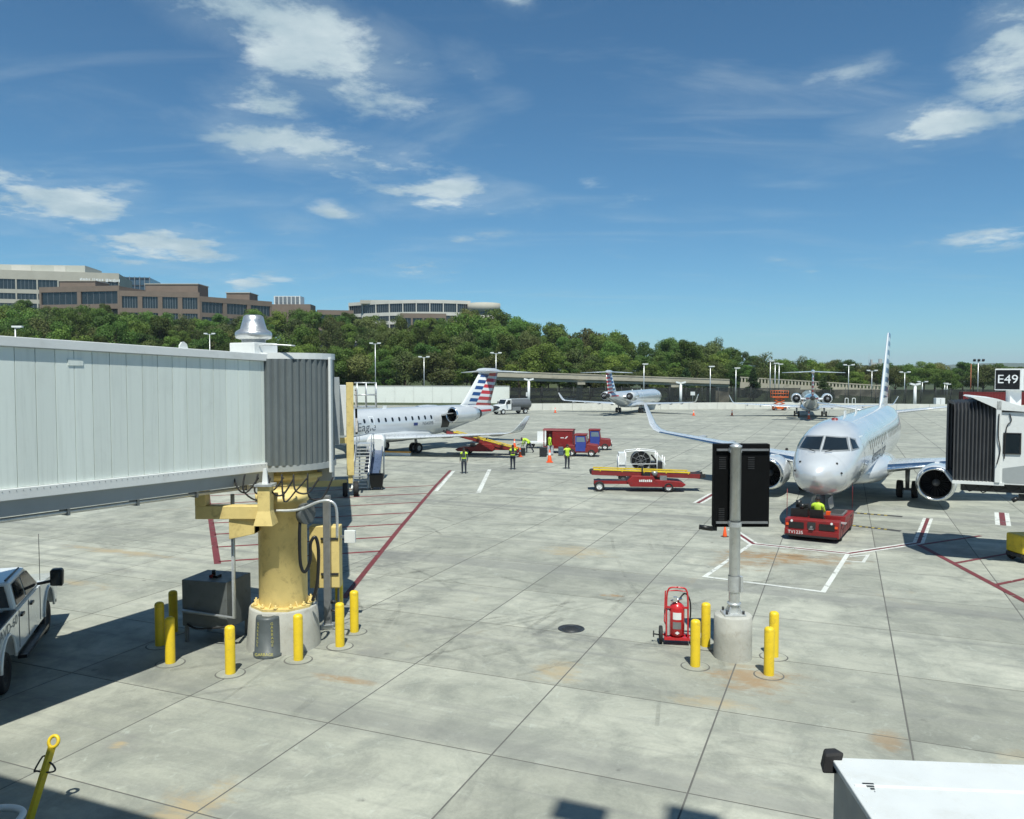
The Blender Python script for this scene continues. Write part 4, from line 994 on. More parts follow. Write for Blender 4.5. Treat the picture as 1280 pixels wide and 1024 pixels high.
class Fuselage:
    def __init__(s, st, e=2.15): s.st = st; s.e = e
    def sec(s, x):
        st = s.st
        if x <= st[0][0]: return st[0][1:]
        for i in range(len(st) - 1):
            if st[i][0] <= x <= st[i + 1][0]:
                a, b_ = st[i], st[i + 1]; p, n = st[max(i - 1, 0)], st[min(i + 2, len(st) - 1)]
                h = b_[0] - a[0]; t = (x - a[0]) / h; out = []
                for k in (1, 2, 3):
                    d = (b_[k] - a[k]) / h
                    def tang(q0, q1, q2):
                        if q1[0] == q0[0] or q2[0] == q1[0]: return None
                        d0, d1 = (q1[k] - q0[k]) / (q1[0] - q0[0]), (q2[k] - q1[k]) / (q2[0] - q1[0])
                        return 0 if d0 * d1 <= 0 else 2 * d0 * d1 / (d0 + d1)
                    m0 = tang(p, a, b_) if i > 0 else d
                    m1 = tang(a, b_, n) if i < len(st) - 2 else d
                    t2, t3 = t * t, t ** 3
                    out.append((2 * t3 - 3 * t2 + 1) * a[k] + (t3 - 2 * t2 + t) * h * m0 + (-2 * t3 + 3 * t2) * b_[k] + (t3 - t2) * h * m1)
                return tuple(out)
        return st[-1][1:]
    def pt(s, x, a, off=0.0):                            # a = angle from the crown, positive towards port (-y)
        hw, zt, zb = s.sec(x); z0 = (zt + zb) / 2; hh = (zt - zb) / 2
        sn, cs = math.sin(a), math.cos(a); k = 2 / s.e
        return Vector((x, -(hw + off) * math.copysign(abs(sn) ** k, sn), z0 + (hh + off) * math.copysign(abs(cs) ** k, cs)))
    def ang_at_z(s, x, z):
        lo, hi = 0.0, math.pi
        for _ in range(30):
            m = (lo + hi) / 2
            if s.pt(x, m).z > z: lo = m
            else: hi = m
        return lo
    def hit_front(s, y, z):                             # first station whose section holds (y, z), looking aft
        lo, hi = s.st[0][0], 7.0
        for _ in range(34):
            m = (lo + hi) / 2; hw, zt, zb = s.sec(m); z0, hh = (zt + zb) / 2, (zt - zb) / 2
            if abs(y / hw) ** s.e + abs((z - z0) / hh) ** s.e < 1: hi = m
            else: lo = m
        return hi
    def mesh_into(s, mb, n=44, step=.35):
        x0, x1 = s.st[0][0], s.st[-1][0]; xs = [x0, x0 + .03, x0 + .08, x0 + .16, x0 + .27, x0 + .4]; x = x0 + .55
        while x < x1 - .1: xs.append(x); x += step if x > 6 else .17
        xs.append(x1)
        mb.loft([[s.pt(x, 2 * math.pi * i / n) for i in range(n)] for x in xs])
    def oval(s, x, z, w, h, side, off=.006, n=10, squar=2.6):
        """oval patch lying on the skin; side = 1 port, -1 starboard"""
        a0 = s.ang_at_z(x, z); hw, zt, zb = s.sec(x); rr = (hw + (zt - zb) / 2) / 2
        vs = [s.pt(x, a0 * side, off)]
        for i in range(n):
            t = 2 * math.pi * i / n; c, q = math.cos(t), math.sin(t)
            dx_ = math.copysign(abs(c) ** (2 / squar), c) * w / 2; dz_ = math.copysign(abs(q) ** (2 / squar), q) * h / 2
            vs.append(s.pt(x + dx_, (a0 - dz_ / rr) * side, off))
        return vs, [(0, 1 + i, 1 + (i + 1) % n) for i in range(n)]
    def patch(s, x0, x1, z0, z1, side, off=.006, nx=3, nz=5):
        vs = [s.pt(x0 + (x1 - x0) * i / nx, s.ang_at_z(x0 + (x1 - x0) * i / nx, z0 + (z1 - z0) * j / nz) * side, off) for j in range(nz + 1) for i in range(nx + 1)]
        return vs, [(j * (nx + 1) + i, j * (nx + 1) + i + 1, (j + 1) * (nx + 1) + i + 1, (j + 1) * (nx + 1) + i) for j in range(nz) for i in range(nx)]
    def lettering(s, body, size, x0, zmid, side, material, parent, off=.008):
        me = text_mesh(body, size, 'LEFT'); bm = bmesh.new(); bm.from_mesh(me)
        for k in range(-8, 9):
            geo = bm.verts[:] + bm.edges[:] + bm.faces[:]
            bmesh.ops.bisect_plane(bm, geom=geo, plane_co=(0, k * .07 * size / .6, 0), plane_no=(0, 1, 0))
        a0 = s.ang_at_z(x0, zmid); hw, zt, zb = s.sec(x0); rr = (hw + (zt - zb) / 2) / 2
        for v in bm.verts: v.co = s.pt(x0 + v.co.x, (a0 - v.co.y / rr) * side, off)
        bm.to_mesh(me); bm.free(); me.materials.clear(); me.materials.append(material)
        return part('lettering', me, parent)

AIRFOIL = [(1.0, .0), (.85, .022), (.65, .048), (.42, .062), (.22, .060), (.09, .044), (.02, .022), (0, 0), (.02, -.016), (.09, -.030), (.22, -.040), (.42, -.040), (.65, -.028), (.85, -.010)]
def surface(sections, tfac=1.0, vertical=False):
    """lifting surface from (span, x_leading, chord, height, thickness factor)"""
    mb = MB(); rings = []
    for y, xl, ch, z, tf in sections:
        rings.append([Vector((xl + u * ch, (y if not vertical else v * ch * tf), (z + v * ch * tf if not vertical else z))) for u, v in AIRFOIL])
    mb.loft(rings); return mb
def bent_surface(sections):
    """sections carry a cant angle so the tip can turn up into a winglet: (y, x, chord, z, t, cant)"""
    mb = MB(); rings = []
    for y, xl, ch, z, tf, cant in sections:
        s = 1 if y >= 0 else -1; ny, nz = -math.sin(cant) * s, math.cos(cant)
        rings.append([Vector((xl + u * ch, y + v * ch * tf * ny, z + v * ch * tf * nz)) for u, v in AIRFOIL])
    mb.loft(rings); return mb
def edge_strip(sections, s):
    mb = MB(); rings = []
    for y, xl, ch, z, tf, cant in sections:
        rings.append([Vector((xl + u * ch - .014, s * y, z + v * ch * tf + (.012 if v > 0 else -.012 if v < 0 else 0))) for u, v in AIRFOIL[5:10]])
    mb.loft(rings, caps=False, closed=False); return mb
def engine(root, c, r, length, rear_dark=True, fan=True, pyl=None, fan_n=20):
    """turbofan: nacelle shell with bright lip, fan blades, spinner, exhaust nozzle and plug"""
    c = Vector(c)
    q = MB(); q.lathe([(r * .84, .04), (r * .93, .10), (r * .99, .45 * length * .3), (r * 1.02, length * .36), (r * .95, length * .66), (r * .78, length * .86), (r * .74, length * .86), (r * .72, length * .7)], c, 'x', 32)
    n = q.build('engine_nacelle', skin_silver, root)
    q = MB(); q.lathe([(r * .76, .30), (r * .75, .12), (r * .78, .02), (r * .83, -.02), (r * .89, .03), (r * .935, .11)], c, 'x', 32); q.build('intake_lip', chrome, n)
    q = MB(); q.lathe([(r * .76, .28), (r * .75, length * .30), (.01, length * .305)], c, 'x', 28); q.build('intake_duct', black_plastic, n)
    q = MB()
    for k in range(fan_n):
        t = 2 * math.pi * k / fan_n; ca, sa = math.cos(t), math.sin(t); cb, sb = math.cos(t + .20), math.sin(t + .20)
        x0, x1 = length * .20, length * .26
        q.add([c + Vector((x0, ca * r * .2, sa * r * .2)), c + Vector((x1, cb * r * .2, sb * r * .2)), c + Vector((x1, cb * r * .73, sb * r * .73)), c + Vector((x0, ca * r * .73, sa * r * .73))], [(0, 1, 2, 3)])
    q.build('fan', dark_metal, n)
    q = MB(); q.lathe([(.005, length * .12), (r * .10, length * .15), (r * .2, length * .21), (r * .2, length * .25)], c, 'x', 16); q.build('spinner', grey_metal, n)
    q = MB(); q.lathe([(r * .70, length * .72), (r * .58, length * .98), (r * .55, length * .98), (r * .54, length * .76)], c, 'x', 24); q.build('exhaust_nozzle', dark_metal, n)
    q = MB(); q.lathe([(r * .56, length * .80), (r * .38, length * .95), (r * .16, length * 1.08), (.01, length * 1.12)], c, 'x', 20); q.build('exhaust_plug', grey_metal, n)
    return n
def gear_leg(root, x, y, ztop, r, w, track, name='main_gear'):
    q = MB(); q.cyl((x, y, r), (x, y, ztop), .10, .13, n=10); q.cyl((x, y - track, r), (x, y + track, r), .07, n=8)
    q.bar((x, y, ztop - .15), (x + .7, y * .75, ztop), .09, .09); q.bar((x + .18, y, r + .2), (x + .12, y, ztop * .7), .08, .1)
    g = q.build(name, grey_metal, root)
    for s in (-1, 1): wheel(g, (x, y + s * track, r), r, w, 'y', white_paint, rimfrac=.5)
    return g

def build_crj(label, loc, rz, letters=True, hold_open=True):
    t = thing('regional_jet', label, 'airplane', loc, rz)                     # local x aft from nose, origin on the ground below the main gear
    X0 = -21.0
    st = [(0, .03, 2.02, 1.98), (.12, .24, 2.22, 1.78), (.4, .48, 2.46, 1.60), (.9, .75, 2.78, 1.44), (1.6, 1.0, 3.22, 1.30), (2.3, 1.17, 3.58, 1.23), (3.2, 1.28, 3.80, 1.20), (4.5, 1.34, 3.9, 1.2), (6, 1.345, 3.92, 1.2),
          (24, 1.345, 3.92, 1.2), (26.5, 1.30, 3.92, 1.38), (29, 1.08, 3.9, 1.85), (31.5, .75, 3.82, 2.42), (33.5, .44, 3.72, 2.9), (34.8, .2, 3.6, 3.2), (35.3, .06, 3.5, 3.35)]
    F = Fuselage([(a + X0, b_, c, d) for a, b_, c, d in st], 2.0)
    q = MB(); F.mesh_into(q, 40, .5); fus = q.build('fuselage', skin_silver, t)
    q = MB(); vs, fs = [], None                                               # dark tail cone
    q.loft([[F.pt(x, 2 * math.pi * i / 24, .012) for i in range(24)] for x in (33.9 + X0, 34.5 + X0, 35.0 + X0, 35.3 + X0)]); q.build('tail_cone', dark_metal, fus)
    for side in (1, -1):
        for k in range(22):
            x = 7.0 + k * .80 + X0
            if k == 12 or (k == 9 and letters): 
                continue
            vs, fs = F.oval(x, 2.98, .25, .40, side); q = MB(); q.add(vs, fs, True); q.build('cabin_window', glass_dark, fus)
        for (xa, xb, z0, z1, nm) in ((5.0, 5.9, 1.75, 3.55, 'cabin_door'), (16.35, 16.9, 2.3, 3.35, 'overwing_exit')):
            vs, fs = F.patch(xa + X0, xb + X0, z0, z1, side, .007); q = MB(); q.add(vs, fs, True); d = q.build(nm, mat('door_white', (.72, .75, .76), .3, .1, .03), fus)
            vs, fs = F.patch(xa + .07 + X0, xb - .07 + X0, z0 + .07, z1 - .07, side, .012); q = MB(); q.add(vs, fs, True); q.build('door_skin', skin_silver, d)
            vs, fs = F.oval((xa + xb) / 2 + X0, 2.98, .23, .36, side, .016); q = MB(); q.add(vs, fs, True); q.build('door_window', glass_dark, d)
        for (y0, y1, z0, z1) in ((.05, .62, 2.98, 3.35), (.68, 1.02, 2.96, 3.3)):          # flight deck glass
            n_ = 5; grid = []
            for j in range(n_ + 1):
                for i in range(n_ + 1):
                    y = (y0 + (y1 - y0) * i / n_); z = z0 + (z1 - z0) * j / n_ - y * .05
                    x = F.hit_front(y, z) if False else None
                    lo, hi = X0, X0 + 7
                    for _ in range(30):
                        m_ = (lo + hi) / 2; hw, zt, zb = F.sec(m_); zz, hh = (zt + zb) / 2, (zt - zb) / 2
                        if abs(y / hw) ** F.e + abs((z - zz) / hh) ** F.e < 1: hi = m_
                        else: lo = m_
                    grid.append((hi - .012, -y * side * 1.004, z + .006))
            q = MB(); q.add(grid, [(j * (n_ + 1) + i, j * (n_ + 1) + i + 1, (j + 1) * (n_ + 1) + i + 1, (j + 1) * (n_ + 1) + i) for j in range(n_) for i in range(n_)], True); q.build('flight_deck_window', glass_dark, fus)
    if hold_open:
        vs, fs = F.patch(25.15 + X0, 26.25 + X0, 1.95, 3.05, 1, .010); q = MB(); q.add(vs, fs, True); h = q.build('hold_opening', black_plastic, fus)
        q = MB(); q.box((25.7 + X0, -1.75, 3.22), (1.15, .95, .07), m=Matrix.Rotation(R(-8), 3, 'X')); q.build('hold_door', belly_grey, fus)
    if letters:
        F.lettering('American Eagle', 1.02, 10.7 + X0, 2.45, 1, title_grey, fus)
        F.lettering('N545PB', .42, 22.6 + X0, 2.45, 1, title_grey, fus)
        vs, fs = F.patch(21.5 + X0, 22.0 + X0, 2.32, 2.58, 1, .009, 2, 2); q = MB(); q.add(vs, fs); q.build('flag_mark', mat('flag_blue', (.03, .05, .18), .4), fus)
    # belly fairing
    q = MB(); rings = []
    for x, hw, zt, zb in ((13.5, .5, 1.6, 1.25), (14.6, 1.25, 1.85, 1.02), (16.5, 1.5, 2.0, .95), (20.5, 1.52, 2.0, .95), (23.5, 1.3, 1.8, 1.05), (25.0, .6, 1.5, 1.25)):
        rings.append([Vector((x + X0, hw * math.copysign(abs(math.cos(a)) ** .7, math.cos(a)), (zt + zb) / 2 + (zt - zb) / 2 * math.copysign(abs(math.sin(a)) ** .7, math.sin(a)))) for a in [2 * math.pi * i / 24 for i in range(24)]])
    q.loft(rings); q.build('wing_fairing', skin_silver, t)
    for s in (1, -1):
        q = bent_surface([(s * .9, 15.6 + X0, 6.4, 1.42, .95, 0), (s * 3.6, 17.6 + X0, 4.1, 1.55, .85, .03), (s * 8, 19.9 + X0, 2.7, 1.82, .75, .04), (s * 11.4, 21.6 + X0, 1.65, 2.05, .7, .06), (s * 11.75, 21.85 + X0, 1.45, 2.13, .7, .5), (s * 12.0, 22.2 + X0, 1.2, 2.42, .7, 1.0), (s * 12.45, 23.1 + X0, .55, 3.45, .7, 1.1)])
        w = q.build('wing', wing_grey, t)
        for y in (3.2, 5.4, 7.6, 9.6):
            z = 1.42 + (y - 1) * .062; xq = 19.6 + (y - 3) * .33
            q = MB(); q.loft([[Vector((x + X0, s * y + hw * math.cos(a), z - .12 + hh * math.sin(a))) for a in [2 * math.pi * i / 10 for i in range(10)]] for x, hw, hh in ((xq, .02, .02), (xq + .5, .12, .14), (xq + 1.6, .13, .16), (xq + 2.4, .02, .03))]); q.build('flap_fairing', belly_grey, w)
        n = engine(t, (25.5 + X0, s * 2.2, 3.12), .78, 3.9)
        q = MB(); q.hexa([(26.2 + X0, s * .9, 2.98), (28.9 + X0, s * .7, 2.98), (28.5 + X0, s * 1.7, 3.02), (26.5 + X0, s * 1.7, 3.02), (26.4 + X0, s * .9, 3.22), (28.7 + X0, s * .7, 3.22), (28.3 + X0, s * 1.7, 3.22), (26.6 + X0, s * 1.7, 3.22)]); q.build('pylon', skin_silver, n)
        gear_leg(t, 21.0 + X0, s * 2.06, 1.5, .45, .28, .3)
        q = bent_surface([(s * .05, 32.6 + X0, 2.3, 7.15, .8, 0), (s * 4.25, 34.2 + X0, 1.15, 7.0, .7, 0)]); q.build('tailplane', wing_grey, t)
    gear_leg(t, 3.9 + X0, 0, 1.4, .27, .16, .2, 'nose_gear')
    fm = fin_material('crj_fin_bars', 29.6 + X0, 3.6, .72, .62, 1.62, .38)
    q = surface([(0, 28.6 + X0, 5.4, 3.55, .8), (0, 29.6 + X0, 4.3, 4.1, .8), (0, 32.2 + X0, 2.9, 7.1, .8)], vertical=True); q.build('fin', fm, t)
    q = MB(); q.lathe([(.01, 31.6 + X0), (.2, 32.0 + X0), (.28, 32.8 + X0), (.26, 34.4 + X0), (.01, 35.6 + X0)], (0, 0, 7.18), 'x', 14); q.build('fin_bullet', skin_silver, t)
    vs, fs = [], []
    for side in (1, -1):                                                      # red bars carried down onto the tail
        for k, (z0, z1) in enumerate(((3.15, 3.35),)):
            vs, fs = F.patch(30.6 + X0, 33.4 + X0, z0, z1, side, .01, 4, 2); q = MB(); q.add(vs, fs, True); q.build('tail_bar', mat('bar_red', (.50, .035, .035), .35), fus)
    q = MB(); q.b2(19.1 + X0, 19.5 + X0, -.03, .03, 3.86, 4.12); q.b2(13 + X0, 13.4 + X0, -.03, .03, 3.86, 4.1); q.build('aerial', white_paint, fus)
    return t
TH1 = R(37.5)
crj1 = build_crj('regional jet with open hold door and tail of red, white and blue bars', (-10.0, 71.3, 0), R(90) - TH1)
p2 = G(787, 516); crj2 = build_crj('far regional jet by the barrier showing its rear quarter, under the overpass', (p2.x, p2.y, 0), R(246), False, False)
p3 = G(1005, 521); crj3 = build_crj('far regional jet seen straight from behind beside the orange lift', (p3.x + 1, p3.y, 0), R(-109), False, False)

def build_ejet(label, loc, rz):
    t = thing('twin_jet', label, 'airplane', loc, rz)                          # local x aft, origin on the ground below the nose tip
    st = [(0, .05, 2.52, 2.42), (.06, .22, 2.68, 2.24), (.18, .42, 2.84, 2.06), (.42, .68, 3.02, 1.86), (.8, .92, 3.20, 1.69), (1.3, 1.12, 3.42, 1.56), (1.8, 1.25, 3.68, 1.48), (2.3, 1.34, 3.97, 1.43), (2.8, 1.40, 4.22, 1.40), (3.5, 1.455, 4.46, 1.37), (4.4, 1.49, 4.63, 1.36), (5.8, 1.505, 4.71, 1.36),
          (20.5, 1.505, 4.71, 1.36), (23.0, 1.46, 4.71, 1.55), (26, 1.18, 4.68, 2.25), (28.6, .76, 4.55, 2.95), (30.4, .38, 4.32, 3.45), (31.3, .12, 4.1, 3.75)]
    F = Fuselage(st, 2.12)
    q = MB(); F.mesh_into(q, 56, .4); fus = q.build('fuselage', skin_silver, t)
    def glass_quad(cs, name, material, parent, off, n_=8):
        grid = []
        for j in range(n_ + 1):
            for i in range(n_ + 1):
                u, v = i / n_, j / n_
                a = Vector(cs[0]).lerp(Vector(cs[1]), u); b_ = Vector(cs[3]).lerp(Vector(cs[2]), u); p = a.lerp(b_, v)
                x = F.hit_front(p.x, p.y); nrm = Vector((-.75, p.x * .35, .55)).normalized()
                grid.append(Vector((x, p.x, p.y)) + nrm * off)
        q = MB(); q.add(grid, [(j * (n_ + 1) + i, j * (n_ + 1) + i + 1, (j + 1) * (n_ + 1) + i + 1, (j + 1) * (n_ + 1) + i) for j in range(n_) for i in range(n_)], True)
        return q.build(name, material, parent)
    frame = mat('window_frame_grey', (.30, .32, .33), .4, .3)
    for s in (1, -1):
        f1 = glass_quad([(s * .02, 4.10), (s * .90, 4.04), (s * 1.10, 3.47), (s * .02, 3.47)], 'windscreen_frame', frame, fus, .010)
        glass_quad([(s * .06, 4.05), (s * .85, 3.99), (s * 1.03, 3.53), (s * .06, 3.53)], 'windscreen', glass_dark, f1, .022)
        f2 = glass_quad([(s * .945, 4.02), (s * 1.15, 3.93), (s * 1.35, 3.50), (s * 1.145, 3.45)], 'side_window_frame', frame, fus, .010)
        glass_quad([(s * .975, 3.97), (s * 1.14, 3.88), (s * 1.325, 3.54), (s * 1.165, 3.53)], 'side_window', glass_dark, f2, .022)
        for k in range(24):
            if k in (10,): continue
            vs, fs = F.oval(6.4 + k * .79, 3.42, .28, .42, s); q = MB(); q.add(vs, fs, True); q.build('cabin_window', glass_dark, fus)
        vs, fs = F.patch(4.15, 5.05, 2.1, 4.0, s, .006); q = MB(); q.add(vs, fs, True); d = q.build('cabin_door', mat('door_white', (.72, .75, .76), .3, .1, .03), fus)
        vs, fs = F.patch(4.22, 4.98, 2.17, 3.93, s, .011); q = MB(); q.add(vs, fs, True); q.build('door_skin', skin_silver, d)
        if s == 1: F.lettering('American Eagle', 1.0, 7.0, 2.75, s, title_grey, fus)
        # probes and the dark dots round the nose
        for (y, z) in ((.75, 3.02), (.95, 2.62)):
            x = F.hit_front(s * y, z); q = MB(); q.cyl((x - .06, s * (y + .02), z), (x + .02, s * y, z), .045, n=10); q.build('air_probe', dark_metal, fus)
        q = MB(); x = F.hit_front(s * .2, 3.42); q.bar((x - .03, s * .2, 3.47), (x + .10, s * .5, 3.56), .03, .03); q.build('wiper', dark_metal, fus)
    q = MB(); q.loft([[F.pt(x, 2 * math.pi * i / 40, .004) for i in range(40)] for x in (1.28, 1.295)], caps=False); q.build('radome_joint', belly_grey, fus)
    q = MB(); q.b2(8.3, 8.75, -.03, .03, 4.7, 4.98); q.b2(12.5, 13.0, -.03, .03, 4.7, 5.0); q.build('aerial', white_paint, fus)
    q = MB(); q.lathe([(.16, 4.66), (.14, 4.75), (.01, 4.78)], (5.2, 0, 0), 'z', 12); q.build('beacon', red_paint, fus)
    # wing root fairing
    q = MB(); rings = []
    for x, hw, zt, zb in ((7.6, .5, 1.9, 1.42), (8.8, 1.3, 2.3, 1.15), (10.5, 1.85, 2.55, 1.0), (13, 2.0, 2.5, .95), (16.0, 1.8, 2.4, 1.0), (18.5, 1.2, 2.0, 1.15), (20, .5, 1.7, 1.35)):
        rings.append([Vector((x, hw * math.copysign(abs(math.cos(a)) ** .75, math.cos(a)), (zt + zb) / 2 + (zt - zb) / 2 * math.copysign(abs(math.sin(a)) ** .75, math.sin(a)))) for a in [2 * math.pi * i / 28 for i in range(28)]])
    q.loft(rings); q.build('wing_fairing', skin_silver, t)
    for s in (1, -1):
        EW = [(1.2, 10.1, 6.3, 1.75, .95, 0), (4.6, 12.3, 3.75, 2.10, .85, .05), (9, 14.4, 2.6, 2.52, .75, .06), (12.8, 16.1, 1.75, 2.90, .7, .10), (13.35, 16.45, 1.55, 3.06, .7, .5), (13.75, 16.85, 1.3, 3.36, .7, .85), (14.65, 18.0, .55, 4.75, .7, 1.0)]
        q = bent_surface([(s * e_[0], *e_[1:]) for e_ in EW])
        w = q.build('wing', wing_grey, t)
        q = edge_strip(EW[:4], s); q.build('slat', chrome, w)
        for y in (5.8, 8.2, 10.4):
            z = 2.1 + (y - 4.6) * .097; xq = 14.6 + (y - 4.6) * .36
            q = MB(); q.loft([[Vector((x, s * y + hw * math.cos(a), z - .14 + hh * math.sin(a))) for a in [2 * math.pi * i / 10 for i in range(10)]] for x, hw, hh in ((xq - .4, .02, .02), (xq + .3, .13, .16), (xq + 1.6, .14, .17), (xq + 2.5, .02, .03))]); q.build('flap_fairing', belly_grey, w)
        n = engine(t, (9.6, s * 4.15, 1.32), .94, 3.6, fan_n=24)
        q = MB(); q.hexa([(10.5, s * 4.28, 2.0), (13.4, s * 4.25, 1.8), (13.4, s * 4.05, 1.8), (10.5, s * 4.02, 2.0), (11.0, s * 4.25, 2.32), (14.0, s * 4.22, 2.1), (14.0, s * 4.08, 2.1), (11.0, s * 4.05, 2.32)]); q.build('pylon', skin_silver, n)
        gear_leg(t, 13.6, s * 2.6, 1.7, .48, .32, .38)
        q = bent_surface([(s * .35, 27.2, 3.2, 4.05, .8, 0), (s * 5.0, 29.8, 1.35, 4.62, .7, .05)]); q.build('tailplane', wing_grey, t)
    g = gear_leg(t, 2.2, 0, 1.6, .31, .2, .24, 'nose_gear')
    for s in (1, -1):
        q = MB(); q.box((2.0, s * .38, 1.15), (1.1, .03, .5), m=Matrix.Rotation(R(s * 8), 3, 'X')); q.build('gear_door', skin_silver, t)
    fm = fin_material('ejet_fin_bars', 25.6, 5.2, .76, .68, 3.0, .18)
    q = surface([(0, 24.0, 5.6, 4.45, .35), (0, 25.3, 4.6, 5.0, .8), (0, 28.9, 2.1, 9.75, .8), (0, 29.15, 1.8, 9.9, .5)], vertical=True); q.build('fin', fm, t)
    return t
NOSE = P(1018, 590, 34.3)
TH2 = R(30.3)
ejet = build_ejet('white and silver twin-engine jet facing the terminal with a red tug at its nose', (NOSE.x, 34.3, 0), R(90) - TH2)
# ---------------------------------------------------------------- terminal behind the camera (its roof edge throws the shade at the foot of the picture)
tb = thing('terminal_building', 'terminal roof overhang and facade behind the viewer, seen only by its shade', 'building', (0, 0, 0), -YAW)
q = MB(); q.b2(-60, 60, -30, -1.2, 0, 12.6); q.build('wall', white_paint, tb)
q = MB(); q.b2(-60, -1.5, -30, 3.05, 12.61, 13.2); q.build('roof', white_paint, tb); q = MB(); q.b2(-1.499, 60, -30, 1.2, 12.61, 13.2); q.build('roof', white_paint, tb)  # unseen overhang, shaped to shade the apron foot and spare the truck roof
q = MB(); q.cyl((2.3, 1.0, 13.2), (2.3, 1.0, 22.0), .10, n=8); q.b2(1.3, 3.3, .95, 1.05, 21.9, 22.05); q.build('shadow_mast', galv, tb)  # unseen mast, added only to hold up the shadow-casting blocks
for x, yy in ((1.32, 1.35), (3.0, 1.85)): q = MB(); q.box((x, yy, 22.4), (.75, .55, .62), m=Matrix.Rotation(R(25), 3, 'X')); q.build('shadow_block', dark_metal, tb)  # unseen dark blocks added to cast two box-shaped shadows, no lamps

# ---------------------------------------------------------------- boarding bridge on the left
def bridge_panel_material():
    m, N, L, b = nodes_of('bridge_panel_paint')
    tc = nn(N, 'ShaderNodeTexCoord').outputs['Object']; rnd = nn(N, 'ShaderNodeObjectInfo').outputs['Random']
    q = nn(N, 'ShaderNodeMapping'); q.inputs['Scale'].default_value = (7, 7, .35); L.new(tc, q.inputs['Vector'])
    c = nmix(N, L, nramp(N, L, nnoise(N, L, q.outputs[0], 1.0, 7, .65, .3), .45, .75, 0, .5), (.77, .83, .78), (.56, .61, .565))
    c = nmix(N, L, nramp(N, L, nnoise(N, L, tc, 1.1, 8, .7), .5, .75, 0, .35), c, (.60, .64, .59))
    c = nmix(N, L, nramp(N, L, nnoise(N, L, tc, 22, 4, .6), .66, .74, 0, .6), c, (.30, .29, .26))
    hsv = nn(N, 'ShaderNodeHueSaturation'); L.new(c, hsv.inputs['Color']); L.new(nramp(N, L, rnd, 0, 1, .93, 1.05, False), hsv.inputs['Value'])
    L.new(hsv.outputs[0], b.inputs['Base Color']); L.new(nramp(N, L, nnoise(N, L, tc, 3, 4), .3, .7, .34, .52), b.inputs['Roughness'])
    bp = nn(N, 'ShaderNodeBump'); bp.inputs['Strength'].default_value = .12; bp.inputs['Distance'].default_value = .02
    L.new(nnoise(N, L, tc, .9, 3), bp.inputs['Height']); L.new(bp.outputs[0], b.inputs['Normal'])
    return m
bridge_white = bridge_panel_material()
bridge_grey = mat('bridge_grey_paint', (.33, .355, .36), .42, 0, .08, 1.2)
bridge_dark = mat('bridge_underside', (.11, .12, .12), .6, .2, .15, 2)
RF = P(340, 444, 20.8); RN = P(0, 421, 14.6)                    # right-hand face: far end and where it leaves the picture
RF0, RN0 = P(340, 585, 20.8), P(0, 622, 14.6)
dirb = Vector((RN.x - RF.x, RN.y - RF.y, 0)); lenb = dirb.length; dirb.normalize()
BL = lenb + 12.5
angb = math.atan2(dirb.y, dirb.x)
slope = (RN0.z - RF0.z) / lenb
zb0 = RF0.z; hb = 2.93
br = thing('boarding_bridge', 'white panelled passenger boarding bridge on a yellow column with a grey ribbed rotunda', 'boarding bridge', (RF.x, RF.y, 0), angb)
# local: x towards the terminal, y: right-hand face at 0, body towards negative y? (left of dirb is +y)
sgn = 1 if Vector((-dirb.y, dirb.x)).dot(Vector((-1, 0))) > 0 else -1   # body lies to the left in the picture
WB = 3.2 * sgn
def zf(x): return zb0 + slope * x
def slab_box(name, x0, x1, y0, y1, dz0, dz1, material, parent=br, bevel=0.0):
    q = MB(); q.hexa([(x0, y0, zf(x0) + dz0), (x1, y0, zf(x1) + dz0), (x1, y1, zf(x1) + dz0), (x0, y1, zf(x0) + dz0), (x0, y0, zf(x0) + dz1), (x1, y0, zf(x1) + dz1), (x1, y1, zf(x1) + dz1), (x0, y1, zf(x0) + dz1)])
    return q.build(name, material, parent, bevel=bevel)
e = 0.05 * sgn
tun = slab_box('tunnel', 0, BL, e, WB, 0.0, hb - .12, bridge_grey)
pw = .392; npan = int(BL / pw)
for i in range(npan):
    x0, x1 = i * pw + .0015, (i + 1) * pw - .0015
    q = MB(); a, b_ = zf(x0), zf(x1); y0, y1 = 0.0, e * .98
    bvl = .006
    q.hexa([(x0, y1, a + .16), (x1, y1, b_ + .16), (x1 - bvl, y0, b_ + .16), (x0 + bvl, y0, a + .16), (x0, y1, a + hb - .19), (x1, y1, b_ + hb - .19), (x1 - bvl, y0, b_ + hb - .19), (x0 + bvl, y0, a + hb - .19)] if sgn < 0 else
           [(x0 + bvl, y0, a + .16), (x1 - bvl, y0, b_ + .16), (x1, y1, b_ + .16), (x0, y1, a + .16), (x0 + bvl, y0, a + hb - .19), (x1 - bvl, y0, b_ + hb - .19), (x1, y1, b_ + hb - .19), (x0, y1, a + hb - .19)])
    q.build('wall_panel', bridge_white, tun)
slab_box('roof_trim', -.02, BL, -.07 * sgn, .30 * sgn, hb - .185, hb, white_paint, bevel=.012)
slab_box('roof', -.01, BL, .301 * sgn, WB + .05 * sgn, hb - .119, hb - .03, white_paint)
slab_box('bottom_trim', -.02, BL, -.06 * sgn, .25 * sgn, -.06, .155, white_paint, bevel=.012)
slab_box('floor_girder', -.02, BL, .02 * sgn, .30 * sgn, -.36, -.062, bridge_grey)
slab_box('floor_girder', -.02, BL, WB - .3 * sgn, WB, -.36, -.062, bridge_grey)
slab_box('end_frame', -.16, -.021, -.08 * sgn, WB + .05 * sgn, -.10, hb + .02, white_paint, bevel=.01)
q = MB()
for k in range(9): x = .8 + k * 2.1; q.b2(x, x + .12, min(.31 * sgn, WB - .31 * sgn), max(.31 * sgn, WB - .31 * sgn), zf(x) - .34, zf(x) - .14)
